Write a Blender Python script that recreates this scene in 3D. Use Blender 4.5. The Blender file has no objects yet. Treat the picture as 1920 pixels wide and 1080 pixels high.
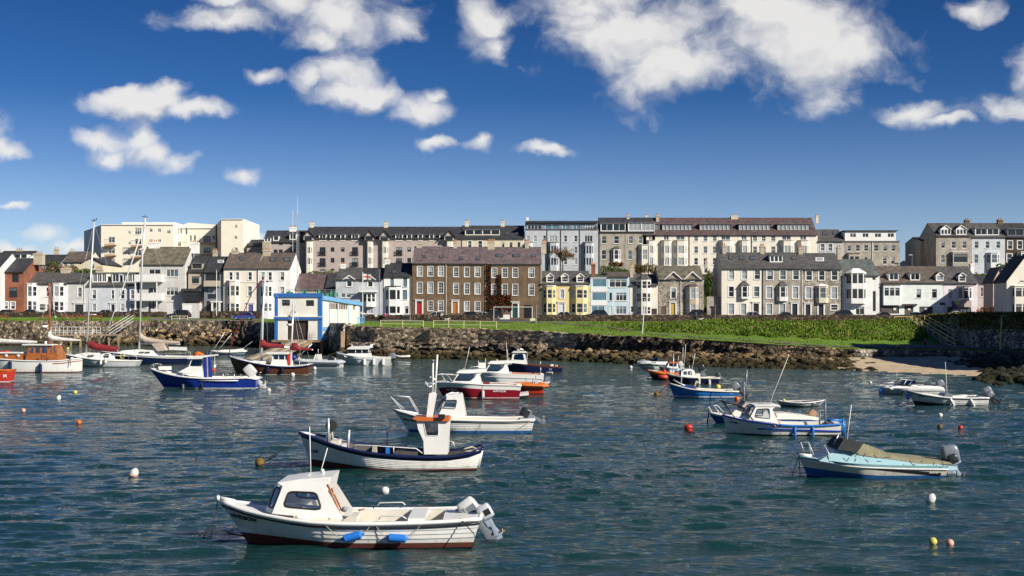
import bpy, bmesh, math, random
import numpy as np
from mathutils import Vector, Matrix
from mathutils.geometry import tessellate_polygon
random.seed(7); rng = np.random.default_rng(7)
SC = bpy.context.scene
COL = SC.collection
F = 2400.0; CZ = 4.7; HY = 600.0          # focal length in photo pixels, eye height, horizon row
R = math.radians
# ------------------------------------------------------------------ materials
MATS = {}
def mat(name, col, rough=0.7, var=0.0, scale=1.0, bump=0.0, bscale=8.0, metal=0.0, spec=None, col2=None, stretch=(1, 1, 1), coat=0.0):
 if name in MATS: return MATS[name]
 m = bpy.data.materials.new(name); m.use_nodes = True
 nt = m.node_tree; b = nt.nodes['Principled BSDF']
 b.inputs['Roughness'].default_value = rough; b.inputs['Metallic'].default_value = metal
 if spec is not None: b.inputs['Specular IOR Level'].default_value = spec
 if coat: b.inputs['Coat Weight'].default_value = coat
 c = (col[0], col[1], col[2], 1)
 b.inputs['Base Color'].default_value = c
 tc = nt.nodes.new('ShaderNodeTexCoord')
 mp = nt.nodes.new('ShaderNodeMapping'); mp.inputs['Scale'].default_value = stretch
 nt.links.new(tc.outputs['Object'], mp.inputs['Vector'])
 if var > 0:
  n = nt.nodes.new('ShaderNodeTexNoise'); n.inputs['Scale'].default_value = scale; n.inputs['Detail'].default_value = 6
  n.inputs['Roughness'].default_value = 0.65
  nt.links.new(mp.outputs[0], n.inputs['Vector'])
  r = nt.nodes.new('ShaderNodeValToRGB')
  r.color_ramp.elements[0].position = 0.32; r.color_ramp.elements[1].position = 0.68
  a = col2 if col2 else tuple(x * (1 - var) for x in col)
  h = tuple(min(1, x * (1 + var * 0.6)) for x in col)
  r.color_ramp.elements[0].color = (*a, 1); r.color_ramp.elements[1].color = (*h, 1)
  nt.links.new(n.outputs['Fac'], r.inputs['Fac']); nt.links.new(r.outputs[0], b.inputs['Base Color'])
 if bump > 0:
  n2 = nt.nodes.new('ShaderNodeTexNoise'); n2.inputs['Scale'].default_value = bscale; n2.inputs['Detail'].default_value = 4
  nt.links.new(mp.outputs[0], n2.inputs['Vector'])
  bp = nt.nodes.new('ShaderNodeBump'); bp.inputs['Strength'].default_value = bump; bp.inputs['Distance'].default_value = 0.1
  nt.links.new(n2.outputs['Fac'], bp.inputs['Height']); nt.links.new(bp.outputs[0], b.inputs['Normal'])
 MATS[name] = m
 return m
def stone_mat(name, cols, scale=2.0, mortar=(0.05, 0.045, 0.035), edge=0.09, stretch=(1, 1, 1), bump=0.8, weed=None):
 """rubble stone: voronoi cells in several colours with dark joints; weed = (z0, z1, colour) tide zone"""
 if name in MATS: return MATS[name]
 m = bpy.data.materials.new(name); m.use_nodes = True
 nt = m.node_tree; L = nt.links.new; b = nt.nodes['Principled BSDF']; b.inputs['Roughness'].default_value = 0.9
 b.inputs['Specular IOR Level'].default_value = 0.2
 g = nt.nodes.new('ShaderNodeNewGeometry')
 mp = nt.nodes.new('ShaderNodeMapping'); mp.inputs['Scale'].default_value = stretch
 L(g.outputs['Position'], mp.inputs['Vector'])
 ns = nt.nodes.new('ShaderNodeTexNoise'); ns.inputs['Scale'].default_value = scale * 0.8
 L(mp.outputs[0], ns.inputs['Vector'])
 mx = nt.nodes.new('ShaderNodeVectorMath'); mx.operation = 'MULTIPLY_ADD'; mx.inputs[1].default_value = (0.35,) * 3
 L(ns.outputs['Color'], mx.inputs[0]); L(mp.outputs[0], mx.inputs[2])
 v = nt.nodes.new('ShaderNodeTexVoronoi'); v.inputs['Scale'].default_value = scale
 L(mx.outputs[0], v.inputs['Vector'])
 ve = nt.nodes.new('ShaderNodeTexVoronoi'); ve.feature = 'DISTANCE_TO_EDGE'; ve.inputs['Scale'].default_value = scale
 L(mx.outputs[0], ve.inputs['Vector'])
 sep = nt.nodes.new('ShaderNodeSeparateColor'); L(v.outputs['Color'], sep.inputs[0])
 r = nt.nodes.new('ShaderNodeValToRGB'); r.color_ramp.interpolation = 'CONSTANT'
 els = r.color_ramp.elements
 for i, c in enumerate(cols):
  e = els[i] if i < 2 else els.new(i / len(cols))
  e.position = i / len(cols); e.color = (*c, 1)
 L(sep.outputs[0], r.inputs['Fac'])
 big = nt.nodes.new('ShaderNodeTexNoise'); big.inputs['Scale'].default_value = 0.35; big.inputs['Detail'].default_value = 5
 L(g.outputs['Position'], big.inputs['Vector'])
 br = nt.nodes.new('ShaderNodeMapRange'); br.inputs[1].default_value = 0.3; br.inputs[2].default_value = 0.7
 br.inputs[3].default_value = 0.55; br.inputs[4].default_value = 1.25
 L(big.outputs['Fac'], br.inputs[0])
 mul = nt.nodes.new('ShaderNodeVectorMath'); mul.operation = 'SCALE'
 L(r.outputs[0], mul.inputs[0]); L(br.outputs[0], mul.inputs[3])
 ss = nt.nodes.new('ShaderNodeMapRange'); ss.inputs[2].default_value = edge
 L(ve.outputs['Distance'], ss.inputs[0])
 mm = nt.nodes.new('ShaderNodeMix'); mm.data_type = 'RGBA'; mm.inputs[6].default_value = (*mortar, 1)
 L(ss.outputs[0], mm.inputs[0]); L(mul.outputs[0], mm.inputs[7])
 out = mm.outputs[2]
 if weed:
  z = nt.nodes.new('ShaderNodeSeparateXYZ'); L(g.outputs['Position'], z.inputs[0])
  ad = nt.nodes.new('ShaderNodeMath'); ad.operation = 'MULTIPLY_ADD'; ad.inputs[1].default_value = -1.6
  L(big.outputs['Fac'], ad.inputs[0]); L(z.outputs[2], ad.inputs[2])
  w = nt.nodes.new('ShaderNodeMapRange'); w.inputs[1].default_value = weed[0] - 0.8; w.inputs[2].default_value = weed[1] - 0.8
  L(ad.outputs[0], w.inputs[0])
  m2 = nt.nodes.new('ShaderNodeMix'); m2.data_type = 'RGBA'
  wn = nt.nodes.new('ShaderNodeMix'); wn.data_type = 'RGBA'; wn.inputs[6].default_value = (0.012, 0.012, 0.008, 1); wn.inputs[7].default_value = (*weed[2], 1)
  L(ns.outputs['Fac'], wn.inputs[0])
  L(w.outputs[0], m2.inputs[0]); L(wn.outputs[2], m2.inputs[6]); L(out, m2.inputs[7]); out = m2.outputs[2]
 L(out, b.inputs['Base Color'])
 if bump:
  bp = nt.nodes.new('ShaderNodeBump'); bp.inputs['Strength'].default_value = bump; bp.inputs['Distance'].default_value = 0.15
  hs = nt.nodes.new('ShaderNodeMath'); hs.operation = 'ADD'
  L(ss.outputs[0], hs.inputs[0]); L(ns.outputs['Fac'], hs.inputs[1])
  L(hs.outputs[0], bp.inputs['Height']); L(bp.outputs[0], b.inputs['Normal'])
 MATS[name] = m
 return m
def glass(name='clear_glass', tint=(0.85, 0.9, 0.9), k=0.25):
 if name in MATS: return MATS[name]
 m = bpy.data.materials.new(name); m.use_nodes = True; nt = m.node_tree
 for n in list(nt.nodes): nt.nodes.remove(n)
 o = nt.nodes.new('ShaderNodeOutputMaterial'); t = nt.nodes.new('ShaderNodeBsdfTransparent'); t.inputs[0].default_value = (*tint, 1)
 g = nt.nodes.new('ShaderNodeBsdfGlossy'); g.inputs['Roughness'].default_value = 0.03
 mx = nt.nodes.new('ShaderNodeMixShader'); mx.inputs[0].default_value = k
 nt.links.new(t.outputs[0], mx.inputs[1]); nt.links.new(g.outputs[0], mx.inputs[2]); nt.links.new(mx.outputs[0], o.inputs[0])
 MATS[name] = m
 return m
# ------------------------------------------------------------------ mesh helper
class MB:
 def __init__(s): s.v = []; s.f = []; s.mi = []; s.mats = []; s.cur = 0; s.T = None
 def m(s, mt):
  if mt not in s.mats: s.mats.append(mt)
  s.cur = s.mats.index(mt); return s
 def add(s, vs, fs):
  o = len(s.v)
  if s.T is not None: vs = [tuple(s.T @ Vector(p)) for p in vs]
  s.v.extend([tuple(p) for p in vs]); s.f.extend([tuple(o + i for i in f) for f in fs]); s.mi.extend([s.cur] * len(fs)); return s
 def poly(s, pts):
  return s.add(pts, [tuple(range(len(pts)))])
 def box(s, x0, x1, y0, y1, z0, z1):
  vs = [(x0, y0, z0), (x1, y0, z0), (x1, y1, z0), (x0, y1, z0), (x0, y0, z1), (x1, y0, z1), (x1, y1, z1), (x0, y1, z1)]
  return s.add(vs, [(0, 3, 2, 1), (4, 5, 6, 7), (0, 1, 5, 4), (1, 2, 6, 5), (2, 3, 7, 6), (3, 0, 4, 7)])
 def bbox(s, x0, x1, y0, y1, z0, z1, b):
  """box with chamfered vertical and top edges"""
  lo = [(x0 + b, y0), (x1 - b, y0), (x1, y0 + b), (x1, y1 - b), (x1 - b, y1), (x0 + b, y1), (x0, y1 - b), (x0, y0 + b)]
  cx, cy = (x0 + x1) / 2, (y0 + y1) / 2
  def sh(p, k): return (p[0] + (b if p[0] < cx else -b) * k, p[1] + (b if p[1] < cy else -b) * k)
  vs = [(*p, z0) for p in lo] + [(*p, z1 - b) for p in lo] + [(*sh(p, .7), z1) for p in lo]
  fs = [tuple(range(7, -1, -1)), tuple(range(16, 24))]
  for r in (0, 8):
   for i in range(8): j = (i + 1) % 8; fs.append((r + i, r + j, r + 8 + j, r + 8 + i))
  return s.add(vs, fs)
 def tube(s, pts, r, n=6, r2=None, cap=True):
  pts = [Vector(p) for p in pts]; k = len(pts); vs = []; fs = []
  up = Vector((0.13, 0.27, 0.95)).normalized()
  for i, p in enumerate(pts):
   d = (pts[min(i + 1, k - 1)] - pts[max(i - 1, 0)])
   if d.length < 1e-9: d = Vector((0, 0, 1))
   d.normalize(); a = d.cross(up)
   if a.length < 1e-3: a = d.cross(Vector((1, 0, 0)))
   a.normalize(); b = d.cross(a)
   rr = r if r2 is None else r + (r2 - r) * i / max(1, k - 1)
   if isinstance(r, (list, tuple)): rr = r[i]
   for j in range(n):
    t = 2 * math.pi * j / n; vs.append(p + a * math.cos(t) * rr + b * math.sin(t) * rr)
  for i in range(k - 1):
   for j in range(n): q = (j + 1) % n; fs.append((i * n + j, i * n + q, (i + 1) * n + q, (i + 1) * n + j))
  if cap: fs.append(tuple(range(n - 1, -1, -1))); fs.append(tuple((k - 1) * n + j for j in range(n)))
  return s.add(vs, fs)
 def ell(s, c, r, nu=10, nv=6, lo=-1.0):
  vs = []; fs = []
  for i in range(nv + 1):
   ph = -math.pi / 2 + math.pi * i / nv
   for j in range(nu):
    t = 2 * math.pi * j / nu
    vs.append((c[0] + r[0] * math.cos(ph) * math.cos(t), c[1] + r[1] * math.cos(ph) * math.sin(t), c[2] + r[2] * max(lo, math.sin(ph))))
  for i in range(nv):
   for j in range(nu): q = (j + 1) % nu; fs.append((i * nu + j, i * nu + q, (i + 1) * nu + q, (i + 1) * nu + j))
  return s.add(vs, fs)
 def prism(s, poly, y0, y1, y0b=None, y1b=None, zr=None):
  """(x,z) outline extruded in y; optional widths at the top"""
  n = len(poly)
  if zr is None: zs = [p[1] for p in poly]; zr = (min(zs), max(zs))
  def w(z, a, b):
   if b is None: return a
   t = (z - zr[0]) / max(1e-6, zr[1] - zr[0]); return a + (b - a) * t
  A = [(x, w(z, y0, y0b), z) for x, z in poly]; B = [(x, w(z, y1, y1b), z) for x, z in poly]
  s.fillpoly([A]); s.fillpoly([B])
  for i in range(n): j = (i + 1) % n; s.poly([A[i], A[j], B[j], B[i]])
  return s
 def fillpoly(s, loops):
  """planar polygon with holes"""
  flat = [Vector(p) for l in loops for p in l]
  tr = tessellate_polygon([[Vector(p) for p in l] for l in loops])
  return s.add(flat, [tuple(t) for t in tr])
 def build(s, name, material=None, parent=None, smooth=False, off=(0, 0, 0), autosmooth=None):
  me = bpy.data.meshes.new(name)
  if material is not None and not s.mats: s.mats = [material]
  vs = s.v if off == (0, 0, 0) else [(p[0] - off[0], p[1] - off[1], p[2] - off[2]) for p in s.v]
  me.from_pydata(vs, [], s.f)
  for m_ in s.mats: me.materials.append(m_)
  if len(s.mats) > 1: me.polygons.foreach_set('material_index', s.mi)
  if smooth: me.polygons.foreach_set('use_smooth', [True] * len(me.polygons))
  bm = bmesh.new(); bm.from_mesh(me)
  if smooth: bmesh.ops.remove_doubles(bm, verts=bm.verts, dist=1e-4)
  bmesh.ops.recalc_face_normals(bm, faces=bm.faces);
  bm.to_mesh(me); bm.free()
  if autosmooth: me.set_sharp_from_angle(angle=R(autosmooth))
  me.update()
  o = bpy.data.objects.new(name, me); COL.objects.link(o)
  if parent is not None: o.parent = parent
  return o
def tag(o, label=None, cat=None, group=None, kind=None):
 if label: o['label'] = label
 if cat: o['category'] = cat
 if group: o['group'] = group
 if kind: o['kind'] = kind
 return o
def empty(name, loc, label, cat, group=None, rz=0, rx=0, ry=0):
 o = bpy.data.objects.new(name, None); COL.objects.link(o); o.location = loc; o.rotation_euler = (rx, ry, rz)
 o.empty_display_size = 0.3
 return tag(o, label, cat, group)
def copy_tree(o, parent=None):
 c = o.copy(); COL.objects.link(c)
 if parent is not None: c.parent = parent
 for ch in [x for x in bpy.data.objects if x.parent == o and x != c]: copy_tree(ch, c)
 return c
def text_obj(body, size, M, material, parent, name='lettering', ext=0.004, shear=0.0, align='CENTER', sx=1.0):
 cu = bpy.data.curves.new('tmp_text', 'FONT'); cu.body = body; cu.size = size; cu.extrude = ext; cu.offset = size * .022; cu.shear = shear
 cu.align_x = align; cu.align_y = 'CENTER'
 to = bpy.data.objects.new('tmp_text', cu); COL.objects.link(to)
 dg = bpy.context.evaluated_depsgraph_get(); dg.update()
 me = bpy.data.meshes.new_from_object(to.evaluated_get(dg)); me.name = name
 bpy.data.objects.remove(to); bpy.data.curves.remove(cu)
 me.transform(M @ Matrix.Scale(sx, 4, (1, 0, 0))); me.materials.clear(); me.materials.append(material)
 o = bpy.data.objects.new(name, me); COL.objects.link(o); o.parent = parent
 return o
def PX(px, Y): return (px - 960.0) * Y / F
def PZ(py, Y): return CZ + (HY - py) * Y / F
def WY(py): return CZ * F / (py - HY)              # distance of a point on the water at that row
# ------------------------------------------------------------------ camera, sun, sky
cam = bpy.data.cameras.new('camera'); co = bpy.data.objects.new('camera', cam); COL.objects.link(co)
co.location = (0, 0, CZ); co.rotation_euler = (R(90), 0, 0)
cam.sensor_width = 36; cam.lens = F / 1920 * 36; cam.shift_y = 60 / 1920; cam.clip_end = 5000; cam.clip_start = 0.5
SC.camera = co
SUN_AZ, SUN_EL = R(54), R(30)
sd = Vector((math.sin(SUN_AZ) * math.cos(SUN_EL), -math.cos(SUN_AZ) * math.cos(SUN_EL), math.sin(SUN_EL)))
sl = bpy.data.lights.new('sun', 'SUN'); sl.energy = 5.0; sl.angle = R(0.5); sl.color = (1.0, 0.93, 0.82)
so = bpy.data.objects.new('sun', sl); COL.objects.link(so); so.rotation_euler = sd.to_track_quat('Z', 'Y').to_euler(); so.location = (60, -60, 80)
w = bpy.data.worlds.new('World'); SC.world = w; w.use_nodes = True
nt = w.node_tree; L = nt.links.new
bg = nt.nodes['Background']; bg.inputs['Strength'].default_value = 0.06
sky = nt.nodes.new('ShaderNodeTexSky'); sky.sky_type = 'NISHITA'; sky.sun_disc = False
sky.sun_elevation = SUN_EL; sky.sun_rotation = math.pi - SUN_AZ; sky.air_density = 1.0; sky.dust_density = 0.4; sky.ozone_density = 4.0
gm = nt.nodes.new('ShaderNodeHueSaturation'); gm.inputs['Saturation'].default_value = 1.0; gm.inputs['Value'].default_value = 1.0
L(sky.outputs[0], gm.inputs['Color'])
tnt = nt.nodes.new('ShaderNodeMix'); tnt.data_type = 'RGBA'; tnt.blend_type = 'MULTIPLY'; tnt.inputs[0].default_value = 1.0; tnt.inputs[7].default_value = (0.80, 0.90, 1.22, 1)
# a polarising sky: deep blue overhead, pale at the horizon
tz_ = nt.nodes.new('ShaderNodeTexCoord'); sz_ = nt.nodes.new('ShaderNodeSeparateXYZ'); L(tz_.outputs['Generated'], sz_.inputs[0])
rz_ = nt.nodes.new('ShaderNodeValToRGB'); L(sz_.outputs[2], rz_.inputs[0]); ez = rz_.color_ramp.elements
ez[0].position = 0.0; ez[0].color = (1.25, 1.25, 1.5, 1); ez[1].position = 0.26; ez[1].color = (0.10, 0.30, 0.60, 1)
for p_, c_ in ((0.055, (1.02, 1.10, 1.40, 1)), (0.12, (0.52, 0.68, 1.02, 1)), (0.17, (0.20, 0.43, 0.78, 1))): e_ = ez.new(p_); e_.color = c_
L(rz_.outputs[0], tnt.inputs[7])
L(gm.outputs[0], tnt.inputs[6])
w.cycles.sampling_method = 'MANUAL'; w.cycles.sample_map_resolution = 512
def cloud_group():
 g = bpy.data.node_groups.new('cloud_field', 'ShaderNodeTree')
 g.interface.new_socket('P', in_out='INPUT', socket_type='NodeSocketVector')
 g.interface.new_socket('D', in_out='OUTPUT', socket_type='NodeSocketFloat')
 N = g.nodes.new; Lk = g.links.new
 gi = N('NodeGroupInput'); go = N('NodeGroupOutput')
 wn = N('ShaderNodeTexNoise'); wn.inputs['Scale'].default_value = 26; wn.inputs['Detail'].default_value = 5
 Lk(gi.outputs[0], wn.inputs['Vector'])
 wp = N('ShaderNodeVectorMath'); wp.operation = 'SUBTRACT'; wp.inputs[1].default_value = (0.5, 0.5, 0.5); Lk(wn.outputs['Color'], wp.inputs[0])
 wq = N('ShaderNodeVectorMath'); wq.operation = 'MULTIPLY_ADD'; wq.inputs[1].default_value = (0.034, 0.036, 0); Lk(wp.outputs[0], wq.inputs[0]); Lk(gi.outputs[0], wq.inputs[2])
 P = wq.outputs[0]
 # cloud cores: direction (photo column, row), half-width, half-height
 E = [(1165, 60, 150, 105), (1090, 30, 80, 80), (1290, 130, 190, 62), (1500, 95, 160, 105), (1440, 30, 120, 60), (1580, 105, 60, 58), (1240, 150, 90, 34), (1350, -70, 300, 60),
   (905, 50, 46, 55), (922, 95, 34, 34), (650, 50, 115, 62), (560, 10, 80, 44), (450, 8, 60, 20), (430, 50, 110, 26), (600, 85, 60, 24), (760, 60, 50, 40), (690, -20, 100, 50),
   (640, 150, 62, 34), (700, 188, 60, 22), (650, 185, 80, 20), (590, 160, 40, 22), (800, 212, 58, 26), (815, 185, 26, 18), (825, 268, 30, 14), (905, 267, 30, 15), (1030, 289, 62, 11), (505, 155, 40, 16),
   (290, 200, 105, 24), (380, 212, 76, 18), (240, 186, 44, 16), (330, 180, 40, 14), (205, 272, 52, 26), (220, 298, 40, 22), (275, 270, 34, 34), (300, 295, 44, 26), (345, 308, 36, 22), (462, 326, 32, 17),
   (0, 250, 46, 40), (40, 285, 54, 18), (-60, 240, 60, 80), (1700, 220, 70, 24), (1760, 240, 60, 16), (1850, 205, 75, 32), (1910, 160, 50, 50),
   (1800, 30, 46, 22), (95, 445, 46, 14), (45, 470, 90, 18), (150, 466, 70, 16), (215, 470, 60, 14), (490, 444, 36, 11), (40, 388, 28, 9),
   (1020, -90, 400, 50), (300, -150, 300, 60), (2200, 250, 200, 90), (-300, 150, 180, 90), (1700, -200, 400, 60)]
 acc = None
 for (cx, cy, a, b) in E:
  a *= 1.0 / F; b *= 1.0 / F; u0 = (cx - 960) / F; v0 = (HY - cy) / F
  n = N('ShaderNodeVectorMath'); n.operation = 'MULTIPLY_ADD'; n.inputs[1].default_value = (1 / a, 1 / b, 0); n.inputs[2].default_value = (-u0 / a, -v0 / b, 0)
  Lk(P, n.inputs[0])
  l = N('ShaderNodeVectorMath'); l.operation = 'LENGTH'; Lk(n.outputs[0], l.inputs[0])
  if acc is None: acc = l.outputs['Value']
  else:
   mn = N('ShaderNodeMath'); mn.operation = 'SMOOTH_MIN'; mn.inputs[2].default_value = 0.25
   Lk(acc, mn.inputs[0]); Lk(l.outputs['Value'], mn.inputs[1]); acc = mn.outputs[0]
 mp = N('ShaderNodeMapping'); mp.inputs['Scale'].default_value = (1, 1.35, 1); Lk(P, mp.inputs[0])
 n1 = N('ShaderNodeTexNoise'); n1.inputs['Scale'].default_value = 15; n1.inputs['Detail'].default_value = 10; n1.inputs['Roughness'].default_value = 0.57
 Lk(mp.outputs[0], n1.inputs['Vector'])
 inv = N('ShaderNodeMath'); inv.operation = 'SUBTRACT'; inv.inputs[0].default_value = 1.3; Lk(acc, inv.inputs[1])
 ns = N('ShaderNodeMath'); ns.operation = 'MULTIPLY_ADD'; ns.inputs[1].default_value = 3.2; ns.inputs[2].default_value = -1.6; Lk(n1.outputs['Fac'], ns.inputs[0])
 # noise counts everywhere near a core, the core itself sets the rest
 ad = N('ShaderNodeMath'); ad.operation = 'ADD'; Lk(inv.outputs[0], ad.inputs[0]); Lk(ns.outputs[0], ad.inputs[1])
 cl = N('ShaderNodeMath'); cl.operation = 'MINIMUM'; cl.inputs[1].default_value = 2.4; Lk(ad.outputs[0], cl.inputs[0])
 Lk(cl.outputs[0], go.inputs[0])
 return g
cg = cloud_group()
tc = nt.nodes.new('ShaderNodeTexCoord')
sx = nt.nodes.new('ShaderNodeSeparateXYZ'); L(tc.outputs['Generated'], sx.inputs[0])
ab = nt.nodes.new('ShaderNodeMath'); ab.operation = 'ABSOLUTE'; L(sx.outputs[1], ab.inputs[0])
az = nt.nodes.new('ShaderNodeMath'); az.operation = 'ADD'; az.inputs[1].default_value = 0.02; L(ab.outputs[0], az.inputs[0])
du = nt.nodes.new('ShaderNodeMath'); du.operation = 'DIVIDE'; L(sx.outputs[0], du.inputs[0]); L(az.outputs[0], du.inputs[1])
dv = nt.nodes.new('ShaderNodeMath'); dv.operation = 'DIVIDE'; L(sx.outputs[2], dv.inputs[0]); L(az.outputs[0], dv.inputs[1])
uv = nt.nodes.new('ShaderNodeCombineXYZ'); L(du.outputs[0], uv.inputs[0]); L(dv.outputs[0], uv.inputs[1])
def cd(off):
 a = nt.nodes.new('ShaderNodeVectorMath'); a.operation = 'ADD'; a.inputs[1].default_value = off; L(uv.outputs[0], a.inputs[0])
 g = nt.nodes.new('ShaderNodeGroup'); g.node_tree = cg; L(a.outputs[0], g.inputs[0]); return g.outputs[0]
d0 = cd((0, 0, 0)); d1 = cd((0.005, 0.014, 0))
al = nt.nodes.new('ShaderNodeMapRange'); al.interpolation_type = 'SMOOTHSTEP'; al.inputs[1].default_value = 0.0; al.inputs[2].default_value = 1.15; L(d0, al.inputs[0])
df = nt.nodes.new('ShaderNodeMath'); df.operation = 'SUBTRACT'; L(d0, df.inputs[0]); L(d1, df.inputs[1])
sh = nt.nodes.new('ShaderNodeMapRange'); sh.inputs[1].default_value = -1.0; sh.inputs[2].default_value = 0.2; L(df.outputs[0], sh.inputs[0])
cr = nt.nodes.new('ShaderNodeMix'); cr.data_type = 'RGBA'; cr.inputs[6].default_value = (5.6, 6.0, 6.7, 1); cr.inputs[7].default_value = (10.4, 10.2, 9.9, 1)
L(sh.outputs[0], cr.inputs[0])
am = nt.nodes.new('ShaderNodeMath'); am.operation = 'MULTIPLY'; am.inputs[1].default_value = 0.9; L(al.outputs[0], am.inputs[0])
mxs = nt.nodes.new('ShaderNodeMix'); mxs.data_type = 'RGBA'
L(am.outputs[0], mxs.inputs[0]); L(tnt.outputs[2], mxs.inputs[6]); L(cr.outputs[2], mxs.inputs[7])
L(mxs.outputs[2], bg.inputs['Color'])
SC.view_settings.view_transform = 'Standard'; SC.view_settings.look = 'None'; SC.view_settings.exposure = 0.5; SC.view_settings.gamma = 1.0
SC.render.engine = 'CYCLES'; SC.cycles.use_denoising = True; SC.cycles.max_bounces = 6; SC.cycles.diffuse_bounces = 3; SC.cycles.glossy_bounces = 4
SC.cycles.transparent_max_bounces = 8; SC.cycles.caustics_reflective = False; SC.cycles.caustics_refractive = False; SC.cycles.sample_clamp_indirect = 6
# ------------------------------------------------------------------ water
def water_mat():
 m = bpy.data.materials.new('harbour_water'); m.use_nodes = True; nt = m.node_tree; L = nt.links.new
 b = nt.nodes['Principled BSDF']; b.inputs['Roughness'].default_value = 0.035; b.inputs['IOR'].default_value = 1.33
 b.inputs['Specular IOR Level'].default_value = 0.5
 g = nt.nodes.new('ShaderNodeNewGeometry'); s = nt.nodes.new('ShaderNodeSeparateXYZ'); L(g.outputs['Position'], s.inputs[0])
 # deep water is blue-green, the shallows by the beach and the far rocks greener and browner
 mr = nt.nodes.new('ShaderNodeMapRange'); mr.inputs[1].default_value = 60; mr.inputs[2].default_value = 150; L(s.outputs[1], mr.inputs[0])
 n = nt.nodes.new('ShaderNodeTexNoise'); n.inputs['Scale'].default_value = 0.05; n.inputs['Detail'].default_value = 4; L(g.outputs['Position'], n.inputs['Vector'])
 r = nt.nodes.new('ShaderNodeValToRGB'); e = r.color_ramp.elements
 e[0].color = (0.007, 0.033, 0.033, 1); e[1].color = (0.050, 0.085, 0.062, 1); e[1].position = 1.0
 e2 = e.new(0.45); e2.color = (0.017, 0.055, 0.050, 1)
 ad = nt.nodes.new('ShaderNodeMath'); ad.operation = 'MULTIPLY_ADD'; ad.inputs[1].default_value = 0.4; L(n.outputs['Fac'], ad.inputs[0])
 sb = nt.nodes.new('ShaderNodeMath'); sb.operation = 'SUBTRACT'; sb.inputs[1].default_value = 0.2; L(mr.outputs[0], sb.inputs[0]); L(sb.outputs[0], ad.inputs[2])
 L(ad.outputs[0], r.inputs['Fac']); L(r.outputs[0], b.inputs['Base Color'])
 # small ripples on top of the modelled waves
 mp = nt.nodes.new('ShaderNodeMapping'); mp.inputs['Scale'].default_value = (0.42, 1.0, 1); mp.inputs['Rotation'].default_value = (0, 0, R(18)); L(g.outputs['Position'], mp.inputs[0])
 a = nt.nodes.new('ShaderNodeTexNoise'); a.inputs['Scale'].default_value = 6.0; a.inputs['Detail'].default_value = 5; a.inputs['Roughness'].default_value = 0.55; L(mp.outputs[0], a.inputs['Vector'])
 c = nt.nodes.new('ShaderNodeTexNoise'); c.inputs['Scale'].default_value = 1.1; c.inputs['Detail'].default_value = 3; L(mp.outputs[0], c.inputs['Vector'])
 b1 = nt.nodes.new('ShaderNodeBump'); b1.inputs['Distance'].default_value = 0.10; gs = nt.nodes.new('ShaderNodeMapRange'); gs.inputs[1].default_value = .35; gs.inputs[2].default_value = .65; gs.inputs[3].default_value = .5; gs.inputs[4].default_value = 1.1; L(n.outputs['Fac'], gs.inputs[0]); L(gs.outputs[0], b1.inputs['Strength']); L(a.outputs['Fac'], b1.inputs['Height'])
 far = nt.nodes.new('ShaderNodeMapRange'); far.inputs[1].default_value = 30; far.inputs[2].default_value = 110; far.inputs[3].default_value = 0.2; far.inputs[4].default_value = 1.0; L(s.outputs[1], far.inputs[0])
 b2 = nt.nodes.new('ShaderNodeBump'); b2.inputs['Distance'].default_value = 0.45; L(far.outputs[0], b2.inputs['Strength']); L(c.outputs['Fac'], b2.inputs['Height']); L(b1.outputs[0], b2.inputs['Normal'])
 L(b2.outputs[0], b.inputs['Normal'])
 return m
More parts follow.
